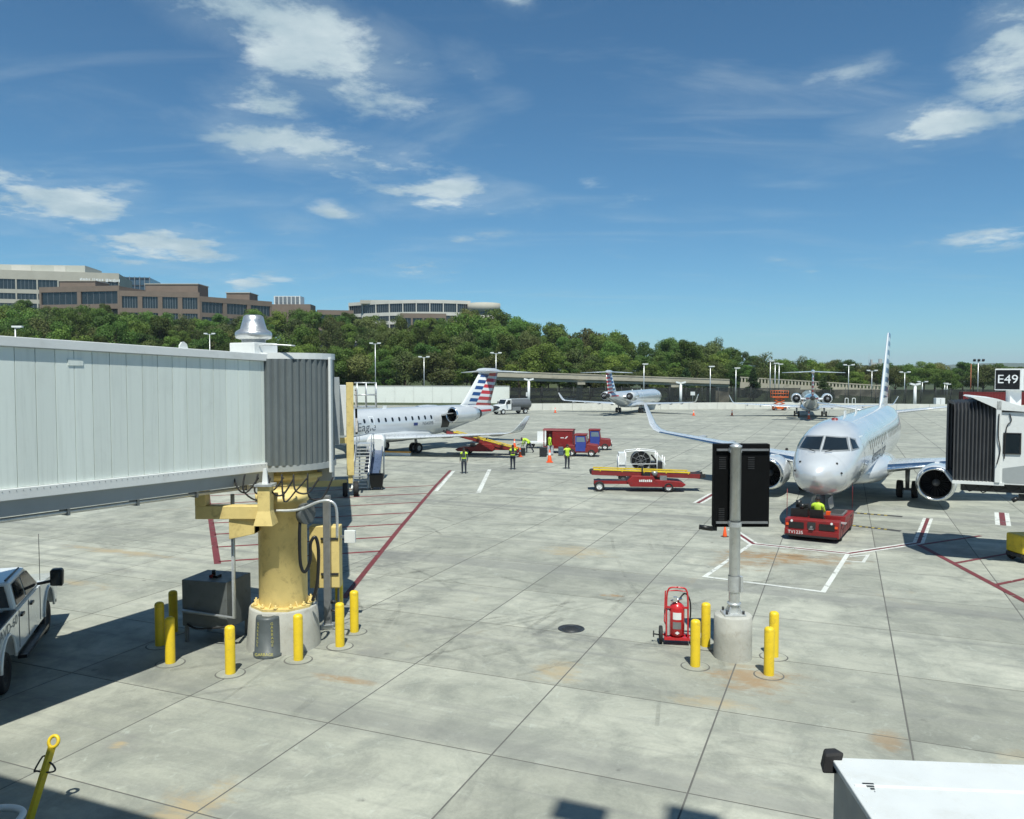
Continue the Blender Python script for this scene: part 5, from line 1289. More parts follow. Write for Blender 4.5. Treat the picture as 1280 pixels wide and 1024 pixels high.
q.build('cross_beam', bridge_grey, br)
q = MB(); q.tube([(x_, .16 * sgn, zf(x_) - .44) for x_ in (0.3, 4, 8, 12, BL)], .045, 8); q.tube([(x_, .30 * sgn, zf(x_) - .47) for x_ in (0.3, 4, 8, 12, BL)], .03, 8); q.build_each('conduit', galv, br)
for k in range(8): x_ = .8 + k * 1.6; q = MB(); q.b2(x_ - .03, x_ + .03, min(.1 * sgn, .36 * sgn), max(.1 * sgn, .36 * sgn), zf(x_) - .51, zf(x_) - .361); q.build('conduit_clamp', grey_metal, br)
rv = MB(); rv.cyl((0, 0, 0), (0, -.006 * sgn, 0), .009, n=6); rv_me = rv.mesh('rivet', grey_metal)
for k in range(90):
    x_ = .1 + k * .13; part('rivet', rv_me, br, (x_, -.062 * sgn, zf(x_) + .11))
q = MB(); q.b2(5.3, 5.62, min(-.015 * sgn, -.0005 * sgn), max(-.015 * sgn, -.0005 * sgn), zf(5.4) + 2.45, zf(5.4) + 2.58); q.build('patch_plate', bridge_white, br)
# small roof lug and lifting eye
lug = 2.05 + .2
q = MB(); q.prism([(2.66, 0), (2.90, 0), (2.90, .08), (2.84, .16), (2.78, .17), (2.70, .12)], .02 * sgn, .06 * sgn, 'y'); o = q.build('lifting_lug', white_paint, br, (0, 0, zf(2.1) + hb))
# roof vent at the rotunda end
vx, vy = .12, .50 * sgn; vz = zf(.4) + hb
q = MB(); q.b2(vx - .42, vx + .42, vy - .42, vy + .42, vz - .05, vz + .28); q.build('vent_curb', white_paint, br, bevel=.02)
q = MB(); q.lathe([(.30, .281), (.30, .36), (.44, .40), (.46, .46), (.46, .53), (.43, .58), (.33, .64), (.27, .86), (.24, .97), (.19, 1.0), (.01, 1.01)], (vx, vy, vz), n=36); q.build('vent_cowl', mat('spun_aluminium', (.62, .63, .62), .34, .8, .08, 5, dirt=(.3, .29, .26), dirt_amt=.4), br)
# rotunda
RC = P(351, 520, 22.0); rr = 1.62
rot = thing('bridge_rotunda', 'grey ribbed rotunda at the end of the white bridge, above the yellow column', 'rotunda', (RC.x, RC.y, 0))
n = 150; ring0, ring1 = [], []
zt_, zb_ = RF.z - .10, RF0.z + .08
for i in range(n):
    a = 2 * math.pi * i / n; f = (i % 3); r_ = rr + (.045 if f == 0 else .045 if f == 1 else -.012)
    ring0.append(Vector((math.cos(a) * r_ * .86, math.sin(a) * r_ * .9, zb_))); ring1.append(Vector((math.cos(a) * r_ * .86, math.sin(a) * r_ * .9, zt_)))
q = MB(); q.loft([ring0, ring1], caps=True, smooth=False); q.build('ribbed_curtain', mat('rib_grey', (.13, .15, .155), .45, 0, .08, 1.2), rot)
q = MB(); q.lathe([(.01, zt_ + .002), (1.46, zt_ + .002), (1.46, zt_ + .16), (.01, zt_ + .17)], n=40, smooth=False); q.build('rotunda_roof', white_paint, rot)
q = MB(); q.lathe([(1.47, zb_ - .16), (1.47, zb_ - .002), (.01, zb_ - .002), (.01, zb_ - .16), (1.47, zb_ - .16)], n=40, smooth=False); q.build('floor_ring', bridge_grey, rot)
q = MB(); q.lathe([(1.05, zb_ - .55), (1.05, zb_ - .161), (.01, zb_ - .161)], n=32); q.lathe([(1.18, zb_ - .42), (1.18, zb_ - .30), (1.05, zb_ - .30)], n=32); q.build('slew_ring', cream_paint, rot)
q = MB(); q.b2(1.40, 1.47, -.45, -.2, zb_ - .3, zt_ + .05); q.build('corner_post', white_paint, rot, bevel=.02)
q = MB(); q.b2(.75, 1.42, -.2, .15, zb_ - .55, zb_ - .165); q.build('skirt_panel', bridge_grey, rot)
q = MB(); q.tube(smooth_path([(-.2, -1.5, zt_ + .17), (-.2, -1.5, zt_ + .3), (.1, -1.5, zt_ + .36), (.8, -1.45, zt_ + .33)], 4), .022, 6); q.build('roof_conduit', galv, rot)
q = MB(); q.tube(smooth_path([(-.35, -1.55, zt_ + .12), (-.42, -1.6, zt_ - .3), (-.25, -1.62, zt_ - .55), (-.32, -1.58, zt_ - .9)], 5), .03, 6); q.build('cable', black_rubber, rot)
# onward tunnel to the jet, mostly hidden behind the rotunda
T0 = Vector((RC.x, RC.y, 0)); T1 = Vector((-11.5, 46.5, 0)); dt = (T1 - T0); LT = dt.length; at = math.atan2(dt.y, dt.x)
ot = thing('bridge_tunnel', 'grey telescopic bridge tunnel with yellow lift columns reaching the near jet', 'boarding bridge', tuple(T0), at)
q = MB(); q.hexa([(1.5, -1.3, 4.5), (14, -1.3, 4.1), (14, 1.3, 4.1), (1.5, 1.3, 4.5), (1.5, -1.3, 7.0), (14, -1.3, 6.6), (14, 1.3, 6.6), (1.5, 1.3, 7.0)]); q.build('outer_tunnel', bridge_grey, ot)
q = MB(); q.hexa([(12, -1.55, 3.9), (LT, -1.55, 3.4), (LT, 1.55, 3.4), (12, 1.55, 3.9), (12, -1.55, 6.75), (LT, -1.55, 6.3), (LT, 1.55, 6.3), (12, 1.55, 6.75)]); q.build('inner_tunnel', bridge_grey, ot)
for y in (-2.1, 2.1):
    q = MB(); q.b2(LT - 2.0, LT - 1.55, y - .2, y + .2, 1.2, 6.4); q.build('lift_column', cream_paint, ot, bevel=.02)
    q = MB(); q.b2(LT - 1.9, LT - 1.65, y - .12, y + .12, .75, 1.35); q.build('lift_foot', cream_paint, ot)
    for yy in (-.3, .3): wheel(ot, (LT - 1.78, y + yy, .42), .42, .28, 'y')
q = MB(); q.b2(LT - 1.95, LT - 1.6, -1.9, 1.9, .6, .95); q.b2(LT - 2.0, LT - 1.55, -1.9, 1.9, 3.0, 3.3); q.build_each('axle_beam', cream_paint, ot)
q = MB(); q.b2(LT, LT + 2.6, -1.9, 1.9, 3.3, 6.2); q.build('cab', white_paint, ot)
q = MB(); q.b2(LT + 2.6, LT + 4.2, -1.7, 1.7, 3.2, 6.0); q.build('canopy', black_plastic, ot)
q = MB(); q.b2(LT - 2.2, LT - 1.0, -3.6, -2.31, 4.95, 5.05); q.build('roof_walkway', galv, ot)
q = MB()
for x in (-2.2, -1.6, -1.0):
    for y in (-3.55, -3.0, -2.5): q.cyl((LT + x, y, 5.05), (LT + x, y, 6.4), .03, n=6)
for z in (5.7, 6.38): q.tube([(LT - 2.2, -2.35, z), (LT - 2.2, -3.55, z), (LT - 1.0, -3.55, z), (LT - 1.0, -2.35, z)], .03, 5)
q.build('guard_rail', galv, ot)
q = MB(); q.bar((LT - 2.4, -2.45, 3.6), (LT - .6, -2.45, 6.0), .12, .2); q.build('brace', black_plastic, ot)
# service stair and bag slide beside the near jet
SB = G(450, 612); st_top = 2.5
ss = thing('service_stair', 'grey open-tread service stair leading up to the bridge cab', 'stair', tuple(SB), R(4))
run = 2.5; nst = 13
for k in range(nst):
    f = (k + .5) / nst; q = MB(); q.b2(-.42, .42, run * f - .14, run * f + .14, st_top * f - .03, st_top * f + .02); q.build('tread', galv, ss)
for s in (-1, 1):
    q = MB(); q.bar((s * .46, -.1, .02), (s * .46, run, st_top), .06, .2); q.build('stringer', galv, ss)
    q = MB(); q.tube([(s * .46, 0, .3), (s * .46, 0, .6), (s * .46, run, st_top + .55), (s * .46, run + 1.2, st_top + .55), (s * .46, run + 1.2, st_top)], .028, 6)
    q.cyl((s * .46, run / 2, st_top / 2), (s * .46, run / 2, st_top / 2 + .55), .025, n=6); q.cyl((s * .46, run, st_top), (s * .46, run, st_top + .55), .025, n=6); q.build('hand_rail', galv, ss)
q = MB(); q.b2(-.5, .5, run, run + 1.3, st_top - .06, st_top + .01); q.build('landing', galv, ss)
q = MB()
for s in (-1, 1): q.cyl((s * .45, run + 1.2, 0), (s * .45, run + 1.2, st_top - .06), .05, n=8)
q.build_each('support_leg', galv, ss)
q = MB(); q.b2(-3.6, -.52, run + .1, run + 1.2, st_top - .06, st_top); q.build('link_walkway', galv, ss)
q = MB()
for x in (-3.4, -2.4): q.cyl((x, run + .65, 0), (x, run + .65, st_top - .06), .05, n=8)
q.build_each('walkway_leg', galv, ss)
bs = thing('bag_slide', 'dark blue bag slide with a white hood beside the service stair', 'slide', tuple(G(465, 606)), R(4))
slide_blue = mat('slide_blue', (.07, .10, .17), .3, 0, .15, 2)
q = MB(); q.hexa([(-.42, .25, .75), (.42, .25, .75), (.42, 2.6, 2.55), (-.42, 2.6, 2.55), (-.42, .25, .82), (.42, .25, .82), (.42, 2.6, 2.62), (-.42, 2.6, 2.62)]); q.build('chute', slide_blue, bs)
for s in (-1, 1): q = MB(); q.bar((s * .46, .25, .92), (s * .46, 2.6, 2.75), .06, .3); q.build('side_rail', slide_blue, bs)
q = MB(); q.loft([[Vector((x, y, z)) for x, z in ((-.55, zz - .05), (-.55, zz + .75), (-.35, zz + .95), (.35, zz + .95), (.55, zz + .75), (.55, zz - .05))] for y, zz in ((2.2, 2.25), (2.7, 2.5), (3.6, 2.5))]); q.build('hood', white_paint, bs)
q = MB()
for s in (-1, 1): q.cyl((s * .45, 3.3, 0), (s * .45, 3.3, 2.46), .05, n=8); q.cyl((s * .4, 1.2, 0), (s * .4, 1.2, 1.5), .04, n=8)
q.build_each('support_leg', galv, bs)
# black tub under the slide
bs.scale = (1, 1, .84)
bt = thing('gate_bag_tub', 'black plastic wheeled tub at the foot of the bag slide', 'tub', tuple(G(471, 612)), R(6))
q = MB(); q.loft([[Vector((x * k, y * k, z)) for x, y in ((-.42, -.36), (.42, -.36), (.42, .36), (-.42, .36))] for k, z in ((.80, .16), (1.0, .86), (1.06, .86), (1.06, .93), (.98, .93), (.8, .30))], smooth=False); q.build('tub', black_plastic, bt, bevel=.02)
for x in (-.3, .3):
    for y in (-.22, .22): wheel(bt, (x, y, .09), .09, .06)
ch = thing('wheel_chock_bar', 'orange and white striped chock bar lying under the near jet wing', 'chock bar', tuple(G(477, 569)), R(-14))
q = MB(); q.b2(0, 2.6, -.13, .13, .25, .36); q.build('top_board', mat('orange_board', (.75, .36, .05), .5), ch); q = MB(); q.b2(0, 2.6, -.16, .16, 0, .249); q.build('base_board', white_paint, ch)

# column, frame and pedestal
CC = G(343, 819) + Vector((0, .85, 0)); 
col = thing('bridge_column', 'round cream-yellow steel column on a concrete pedestal carrying the bridge', 'column', tuple(CC))
q = MB(); q.lathe([(.92, -.02), (.88, .5), (.84, 1.0), (.82, 1.03), (.01, 1.03)], n=44); q.build('pedestal', conc_new, col)
q = MB(); oct_ = [(math.cos(R(22.5 + 45 * k)) * .80, math.sin(R(22.5 + 45 * k)) * .80) for k in range(8)]; q.prism(oct_, 1.031, 1.09, 'z'); q.build('flange', cream_paint, col)
ctop = zb_ - .55
q = MB(); q.lathe([(.60, 1.091), (.60, ctop - .3), (.66, ctop - .3), (.66, ctop - .12), (.60, ctop - .12), (.60, ctop - .02), (.01, ctop - .02)], n=44); q.build('shaft', cream_paint, col)
bolt = MB(); bolt.cyl((0, 0, 1.09), (0, 0, 1.19), .024, n=8); bolt.cyl((0, 0, 1.09), (0, 0, 1.14), .055, n=6); bme = bolt.mesh('anchor_bolt', cream_paint)
for k in range(12): a = 2 * math.pi * k / 12; part('anchor_bolt', bme, col, (math.cos(a) * .70, math.sin(a) * .70, 0))
gus = MB(); gus.prism([(.60, 1.092), (.70, 1.092), (.60, 1.22)], -.012, .012, 'y'); gme = gus.mesh('gusset', cream_paint)
for k in range(6): part('gusset', gme, col, (0, 0, 0), (0, 0, 2 * math.pi * (k + .25) / 6))
# bracket frame below the tunnel end (left of the column)
bx = -1.85
q = MB(); q.b2(bx, -.1, -.95, -.65, ctop - .62, ctop - .30); q.build('bracket_beam', cream_paint, col, bevel=.015)
q = MB(); q.b2(bx, bx + .26, -.96, -.64, ctop - .30, ctop + .10); q.build('bracket_post', cream_paint, col, bevel=.015)
q = MB(); q.b2(-.28, .02, -1.12, -.80, ctop - .45, ctop + .20); q.build('bracket_post', cream_paint, col, bevel=.015)
q = MB(); q.hexa([(-.36, -1.2, ctop - .74), (.10, -1.2, ctop - .74), (.10, -.72, ctop - .74), (-.36, -.72, ctop - .74), (-.28, -1.12, ctop - .40), (.02, -1.12, ctop - .40), (.02, -.80, ctop - .40), (-.28, -.80, ctop - .40)]); q.build('post_foot', cream_paint, col)
q = MB(); q.b2(-.34, .08, -1.18, -.74, ctop + .201, ctop + .25); q.build('bearing_plate', galv, col)
q = MB(); q.prism([(-.2, ctop + .251), (-.06, ctop + .251), (-.09, ctop + .62), (-.17, ctop + .62)], -1.0, -.94, 'y'); q.build('bearing_web', white_paint, col)
q = MB(); q.hexa([(-1.05, -.9, ctop - 1.12), (-.45, -.85, ctop - 1.0), (-.45, -.45, ctop - 1.0), (-1.05, -.4, ctop - 1.12), (-1.05, -.9, ctop - .63), (-.45, -.85, ctop - .63), (-.45, -.45, ctop - .63), (-1.05, -.4, ctop - .63)]); q.build('junction_box', cream_paint, col, bevel=.01)
q = MB(); q.b2(-.6, -.45, -.8, -.3, ctop - 1.0, ctop - .72); q.build('bracket_web', cream_paint, col)
# cables hanging round the column
for k in range(7):
    rg = random.Random(40 + k); y0 = -.75 + rg.uniform(-.1, .2); x0 = -1.0 + k * .3
    q = MB(); q.tube(smooth_path([(x0, y0, ctop + .45), (x0 + rg.uniform(-.05, .2), y0 - .1, ctop - rg.uniform(-.1, .25)), (x0 + .35, y0, ctop - rg.uniform(-.1, .2)), (x0 + .6, y0 + .1, ctop + .35)], 6), .022, 6); q.build('cable', black_rubber, col)
q = MB(); q.tube(smooth_path([(.62, -.55, ctop - .45), (.60, -.66, ctop - 1.0), (.62, -.68, ctop - 1.75), (.72, -.66, ctop - 1.98), (.84, -.6, ctop - 1.7), (.84, -.55, ctop - 1.3), (.95, -.5, ctop - 1.15), (1.02, -.48, ctop - 1.5), (.98, -.48, ctop - 2.3), (.85, -.45, ctop - 2.75)], 6), .042, 8); q.build('supply_hose', black_plastic, col)
q = MB(); q.cyl((.66, -.5, ctop - .55), (.80, -.58, ctop - .55), .26, n=24); q.build('hose_saddle', bridge_dark, col)
# pipe hoop from the column to the grey post
q = MB(); q.tube(smooth_path([(.0, -.72, ctop - .45), (.6, -.75, ctop - .42), (1.1, -.8, ctop - .22), (1.4, -.82, ctop - .20), (1.55, -.82, ctop - .4), (1.56, -.82, ctop - 1.1)], 6), .035, 8); q.build('pipe_hoop', galv, col)
# electrical panel on the grey post
GP = G(410, 785); pp = thing('panel_post', 'grey square steel post with a cream-yellow electrical panel beside the column', 'post', tuple(GP))
q = MB(); q.b2(-.16, .16, -.16, .16, 0, .12); q.build('base_plate', galv, pp, bevel=.01)
q = MB(); q.b2(-.09, .09, -.09, .09, .121, 3.62); q.build('post', grey_metal, pp, bevel=.012)
q = MB(); q.b2(-.52, .30, .14, .52, 1.05, 2.75); q.build('panel_box', cream_paint, pp, bevel=.02)
q = MB(); q.b2(.06, .302, .11, .138, 1.08, 2.72); q.build('panel_door', cream_paint, pp, bevel=.008)
for z in (1.45, 2.42): q = MB(); q.b2(-.2, .28, .085, .108, z - .03, z + .03); q.build('panel_strap', dark_metal, pp)
q = MB(); q.b2(.42, .72, .2, .3, 2.28, 2.62); q.build('notice_box', white_paint, pp, bevel=.01)
q = MB(); q.b2(.30, .42, .22, .28, 2.42, 2.48); q.build('notice_bracket', grey_metal, pp)
q = MB(); q.cyl((.1, -.02, .5), (.32, -.02, .42), .035, n=8); q.cyl((.1, -.02, .72), (.22, -.02, .72), .05, n=8); q.build('valve', dark_metal, pp)
for x in (-.40, .2): q = MB(); q.cyl((x, .42, 0), (x, .42, 1.05), .03, n=6); q.build('panel_leg', grey_metal, pp)
# grey cabinet with pipework
CB = G(256, 806); cab = thing('equipment_cabinet', 'grey sheet-steel equipment cabinet on legs in the bridge shade', 'cabinet', tuple(CB), R(-14))
q = MB(); q.b2(-.68, .62, .05, 1.15, .42, 1.62); q.build('housing', mat('cabinet_grey', (.15, .165, .165), .45, .2, .12, 2, dirt=(.06, .055, .045), dirt_amt=.5), cab, bevel=.015)
q = MB()
for x in (-.6, .54):
    for y in (.12, 1.06): q.b2(x - .04, x + .04, y - .04, y + .04, 0, .42)
q.build_each('leg', grey_metal, cab)
q = MB(); q.tube([(-.6, -.03, .84), (.9, -.06, .78), (.9, -.06, 3.9)], .05, 8); q.build('conduit', galv, cab)
q = MB(); q.tube(smooth_path([(-.5, 0, .5), (-.2, -.05, .42), (.5, -.06, .5), (.85, -.04, .6)], 4), .025, 6); q.build('hose', black_rubber, cab)
q = MB(); q.b2(-.12, .1, .4, .62, 1.621, 1.68); q.cyl((-.05, .5, 1.68), (-.05, .5, 1.8), .05, n=8); q.build('valve_base', black_plastic, cab)
q = MB(); q.cyl((-.05, .44, 1.66), (-.05, .38, 1.66), .05, n=8); q.build('valve_knob', red_paint, cab)
# bin
bn = thing('litter_bin', 'dark grey plastic bin upside down with yellow lettering against the pedestal', 'bin', tuple(G(335, 819) + Vector((0, .05, 0))))
q = MB(); q.lathe([(.36, 0), (.365, .07), (.335, .08), (.29, .92), (.275, .97), (.16, .985), (.15, .95), (.01, .95)], n=32); q.build('barrel', mat('bin_grey', (.075, .09, .095), .5, 0, .12, 4), bn)
for s, w_ in ((-1, 'GARBAGE'), (1, 'GARBAGE')):
    for i, ch_ in enumerate(w_):
        z = .84 - i * .085; a = R(-90 + s * 32); r_ = .365 - z * .072
        text_part(ch_, .095, mat('stencil_yellow', (.55, .50, .10), .7), bn, (math.cos(a) * (r_ + .008), math.sin(a) * (r_ + .008), z), (-math.sin(a), math.cos(a), 0), (math.cos(a) * .07, math.sin(a) * .07, 1))
text_part('GARBAGE', .10, MATS['stencil_yellow'], bn, (0.0, -.372, .12), (1, 0, 0), (0, .07, 1))

# bollards
def bollard(px, py, label, group=None, h=1.12, r=.115):
    t = thing('bollard', label, 'bollard', tuple(G(px, py)), rng.uniform(0, 6), group)
    q = MB(); q.lathe([(r, .012), (r, h - .07), (r * .9, h - .03), (r * .6, h - .006), (.01, h)], n=22); q.build('post', yellow_paint, t)
    q = MB(); ring = [(.31, .0), (.31, .009), (.01, .012)]; q.lathe(ring, n=28, smooth=False); q.build('footing', slab_mat, t)
    q = MB(); q.lathe([(.31, .0), (.335, .006), (.345, .0)], n=28); q.build('footing_joint', sealant, t)
    return t
g1 = 'yellow bollards round the sign post'
bollard(869, 833, 'yellow bollard right beside the wheeled fire extinguisher, nearer the bare concrete', g1)
bollard(882, 808, 'yellow bollard between the fire extinguisher and the sign pedestal', g1)
bollard(967, 821, 'yellow bollard right behind another on the side of the pedestal facing the plane', g1)
bollard(961, 844, 'yellow bollard across the pedestal from the extinguisher, in front of its twin', g1)
g2 = 'yellow bollards round the bridge column'
bollard(288, 842, 'yellow sunlit bollard at the edge of the bridge shade left of the bin', g2)
bollard(373, 825, 'yellow sunlit bollard just right of the grey bin', g2)
bollard(425, 808, 'yellow bollard in front of the grey panel post', g2)
bollard(443, 790, 'yellow bollard beside the end of the long red line', g2)
bollard(200, 807, 'yellow bollard in the shade beside the grey cabinet', g2)
bollard(213, 829, 'yellow bollard in the shade nearest the pickup, in front of the cabinet', g2)
bollard(217, 790, 'yellow bollard in the shade close behind the grey cabinet side', g2)
bollard(424, 772, 'yellow bollard half hidden behind the panel post', g2)

# ---------------------------------------------------------------- sign post on the concrete pedestal
SPB = G(922, 829) + Vector((0, .44, 0))
sp = thing('display_sign', 'black display board seen from behind on a steel pole in a round concrete pedestal', 'display sign', tuple(SPB))
q = MB(); q.lathe([(.455, -.02), (.45, .5), (.45, 1.03), (.43, 1.05), (.01, 1.05)], n=44); q.build('pedestal', conc_new, sp)
ptop = P(923, 557, SPB.y).z
q = MB(); q.lathe([(.13, 1.10), (.13, ptop - .05), (.145, ptop - .05), (.145, ptop), (.05, ptop + .05), (.01, ptop + .055)], (0.02, -.0, 0), n=28); q.build('pole', galv, sp)
q = MB(); q.lathe([(.15, 1.62), (.15, 2.0)], (.02, 0, 0), n=28); q.lathe([(.165, 1.30), (.165, 1.34), (.13, 1.34)], (.02, 0, 0), n=28); q.lathe([(.155, 3.2), (.155, 3.32)], (.02, 0, 0), n=28); q.build_each('pole_sleeve', galv, sp)
q = MB(); q.b2(.13, .19, -.16, -.02, 1.62, 2.0); q.build('sleeve_clamp', galv, sp)
q = MB(); q.b2(-.26, .26, -.24, .24, 1.051, 1.10); q.build('base_plate', galv, sp, bevel=.01)
for x in (-.2, .2):
    for y in (-.18, .18): q = MB(); q.cyl((x, y, 1.10), (x, y, 1.18), .03, n=6); q.build('anchor_bolt', dark_metal, sp)
for k in range(4):
    q = MB(); q.prism([(.13, 1.101), (.24, 1.101), (.13, 1.3)], -.012, .012, 'y'); o = q.build('gusset', galv, sp); o.location = (.02, 0, 0); o.rotation_euler = (0, 0, R(45 + 90 * k))
z0b, z1b = P(923, 661, SPB.y).z, P(923, 556, SPB.y).z
q = MB(); q.b2(-.60, .76, .20, .42, z0b, z1b); brd = q.build('display_board', mat('display_black', (.004, .0045, .005), .7, 0, .2, 2, spec=.12), sp, bevel=.02)
q = MB(); q.b2(-.05, .02, .197, .21, z0b + .05, z1b - .05); q.build('panel_seam', dark_metal, brd)
for z in (z0b + .12, z1b - .14):
    q = MB(); q.b2(-.55, .71, .14, .196, z - .025, z + .025); q.build('mount_rail', grey_metal, brd)
    q = MB(); q.b2(-.27, .01, -.02, .139, z - .05, z + .05); q.build('mount_clamp', galv, brd)
for x0 in (-.48, .22):
    for j in range(7):
        for zz, w_ in ((z1b - .34, .16), (z0b + .44, .14)):
            if x0 > 0 and zz < z1b - 1: continue
            q = MB(); z = zz - j * .045; q.b2(x0, x0 + w_, .188, .199, z, z + .018); q.build('vent_slot', dark_metal, brd)
q = MB(); q.cyl((-.6, .3, z0b - .06), (-.92, .34, z0b - .02), .06, n=10); q.b2(-.62, -.5, .25, .36, z0b - .1, z0b - .002); q.build('sensor', black_plastic, brd)

brd.location.x = .15
# ---------------------------------------------------------------- wheeled fire extinguisher
fe = thing('fire_extinguisher', 'red wheeled fire extinguisher on a tube trolley with black tyres', 'fire extinguisher', tuple(G(846, 806)), R(-8))
ext_red = mat('extinguisher_red', (.50, .02, .025), .3, 0, .06, 4, coat=.3)
q = MB(); q.lathe([(.01, .22), (.14, .23), (.19, .30), (.19, .92), (.17, 1.0), (.10, 1.07), (.05, 1.10), (.05, 1.16), (.01, 1.16)], (0, .05, 0), n=26); cyl_ = q.build('cylinder', ext_red, fe)
q = MB(); q.lathe([(.05, .25), (.055, .3), (.055, .85), (.03, .92), (.01, .93)], (-.22, .0, 0), n=14); q.build('gas_cartridge', galv, fe)
for s in (-1, 1):
    q = MB(); q.tube(smooth_path([(s * .27, -.06, .16), (s * .27, -.04, .8), (s * .26, -.02, 1.25), (s * .22, -.02, 1.42), (s * .15, -.02, 1.47), (0, -.02, 1.48)], 4), .022, 8); q.build('frame_tube', ext_red, fe)
    q = MB(); q.tube([(s * .27, -.05, .5), (s * .30, .30, .5), (s * .28, .34, 1.28), (0, .36, 1.30)], .018, 6); q.build('rear_rail', ext_red, fe)
    wheel(fe, (s * .40, .10, .22), .22, .09, 'x' , dark_metal)
q = MB(); q.b2(-.32, .32, -.1, .3, .14, .21); q.b2(-.28, .28, -.07, -.03, .95, 1.0); q.cyl((-.38, .10, .22), (.38, .10, .22), .02, n=8); q.build_each('base_frame', ext_red, fe)
q = MB(); q.cyl((-.16, -.02, 1.12), (.12, -.02, 1.2), .035, n=8); q.b2(-.1, .0, -.08, 0, 1.12, 1.24); q.build('valve_block', chrome, fe)
q = MB(); q.tube(smooth_path([(.05, 0, 1.18), (.2, .1, 1.3), (.33, .2, 1.1), (.35, .22, .7), (.3, .25, .45)], 6), .02, 6); q.build('hose', black_rubber, fe)
def shell(z0, z1, a0, a1, r_, o=(0, .05, 0), n=8):
    q = MB(); vs = []
    for z in (z0, z1): vs += [Vector((math.cos(a0 + (a1 - a0) * i / n) * r_, math.sin(a0 + (a1 - a0) * i / n) * r_, z)) + Vector(o) for i in range(n + 1)]
    return q.add(vs, [(i, i + 1, n + 2 + i, n + 1 + i) for i in range(n)], True)
shell(.68, .86, R(-125), R(-60), .193).build('label_plate', white_gloss, cyl_); shell(.44, .62, R(-125), R(-60), .193).build('data_plate', grey_metal, cyl_)
q = MB(); q.add([(0, -.145, .30), (.06, -.145, .345), (0, -.145, .39), (-.06, -.145, .345)], [(0, 1, 2, 3)]); q.build('hazard_diamond', white_gloss, cyl_)
q = MB(); q.bar((-.40, .1, .2), (-.60, .12, .22), .03, .03); q.bar((-.58, .12, .14), (-.58, .12, .3), .03, .03); q.build('tow_pin', dark_metal, fe)

# ---------------------------------------------------------------- docking cab on the right and its gate sign
D = 29.0
BX = P(1192, 550, D).x; zc0, zc1 = P(1200, 602, D).z, P(1200, 499, D).z
rb = thing('docking_bridge', 'white boarding bridge cab with black pleated canopy drawn back beside the twin-jet', 'boarding bridge', (BX, D, 0), R(-24))
bel_x = P(1237, 550, D).x - BX
q = MB(); prof_o = []; nf = 11
canopy_cloth = mat('canopy_cloth', (.085, .09, .097), .7, 0, .15, 2)
rings = []
for i in range(nf * 2 + 1):
    x = bel_x * i / (nf * 2); o_ = .0 if i % 2 == 0 else .13
    lean = -.10 * (1 - i / (nf * 2))
    rings.append([Vector((x, o_, zc0 + .05)), Vector((x, o_, (zc0 + zc1) / 2)), Vector((x, o_, zc1 - .25 + lean - o_)), Vector((x, .25 + o_, zc1 + lean - o_)), Vector((x, 2.9, zc1 + lean - o_)), Vector((x, 3.15 - o_, zc1 - .25 + lean - o_)), Vector((x, 3.15 - o_, zc0 + .05))])
q.loft(rings, caps=False, smooth=False, closed=False); q.build('pleated_canopy', canopy_cloth, rb)
q = MB(); q.b2(-.02, bel_x + .3, -.06, 3.2, zc0 - .06, zc0 + .045); q.build('sill', white_paint, rb)
q = MB(); q.b2(.02, bel_x, .2, 3.0, zc0 + .05, zc0 + .12); q.build('cab_floor', dark_metal, rb)
q = MB(); q.b2(bel_x, bel_x + .16, -.10, .06, zc0 + .046, zc1 - .05); q.b2(bel_x, bel_x + .16, 3.1, 3.25, zc0 + .046, zc1 - .05); q.build_each('frame_post', white_paint, rb, bevel=.01)
hz = zc1
q = MB(); q.prism([(.55, hz + .06), (.62, hz + .10), (1.35, hz + .02), (2.3, hz - .30), (2.3, hz - .42), (bel_x + .02, hz - .36), (bel_x - .02, hz - .30)], -.10, 3.25, 'y'); q.build('hood', white_paint, rb)
wx0, wx1 = bel_x + .161, bel_x + 3.3
q = MB(); q.b2(wx0, wx1, -.02, 3.2, zc0 - .02, hz - .44); q.build('cab_wall', white_paint, rb, bevel=.015)
q = MB(); q.b2(wx0 + .10, wx0 + .60, -.045, -.021, zc0 + 1.08, zc0 + 1.80); w = q.build('window', glass_dark, rb, bevel=.0)
q = MB(); q.tube([(wx0 + .10, -.04, zc0 + 1.08), (wx0 + .60, -.04, zc0 + 1.08), (wx0 + .60, -.04, zc0 + 1.80), (wx0 + .10, -.04, zc0 + 1.80)], .03, 6, closed=True); q.build('window_gasket', black_rubber, w)
q = MB(); q.add([(wx0 + .08, -.026, zc0 + .04), (wx1, -.026, zc0 + .04), (wx1, -.026, zc0 + 1.15), (wx0 + .08, -.026, zc0 + .55)], [(0, 1, 2, 3)]); q.build('grey_wall_band', bridge_grey, rb)
for x in (wx0 + 1.12, wx0 + 2.2): q = MB(); q.b2(x - .02, x + .02, -.04, -.0205, zc0 + .04, hz - .46); q.build('wall_seam', grey_metal, rb)
q = MB(); q.tube(smooth_path([(bel_x + .08, -.13, hz - .5), (bel_x + .07, -.16, zc0 + 1.7), (bel_x + .14, -.14, zc0 + 1.2), (bel_x + .05, -.15, zc0 + .7)], 5), .02, 6); q.tube(smooth_path([(wx0 + .25, -.05, hz - .5), (wx0 + .3, -.06, hz - .75), (wx0 + .16, -.06, hz - 1.0), (wx0 + .12, -.05, zc0 + .9)], 5), .018, 6); q.build('cable', black_rubber, rb)
q = MB(); q.b2(.3, 10, .3, .55, zc0 - .34, zc0 - .07); q.b2(.3, 10, 2.6, 2.85, zc0 - .34, zc0 - .07); q.build('floor_girder', dark_metal, rb)
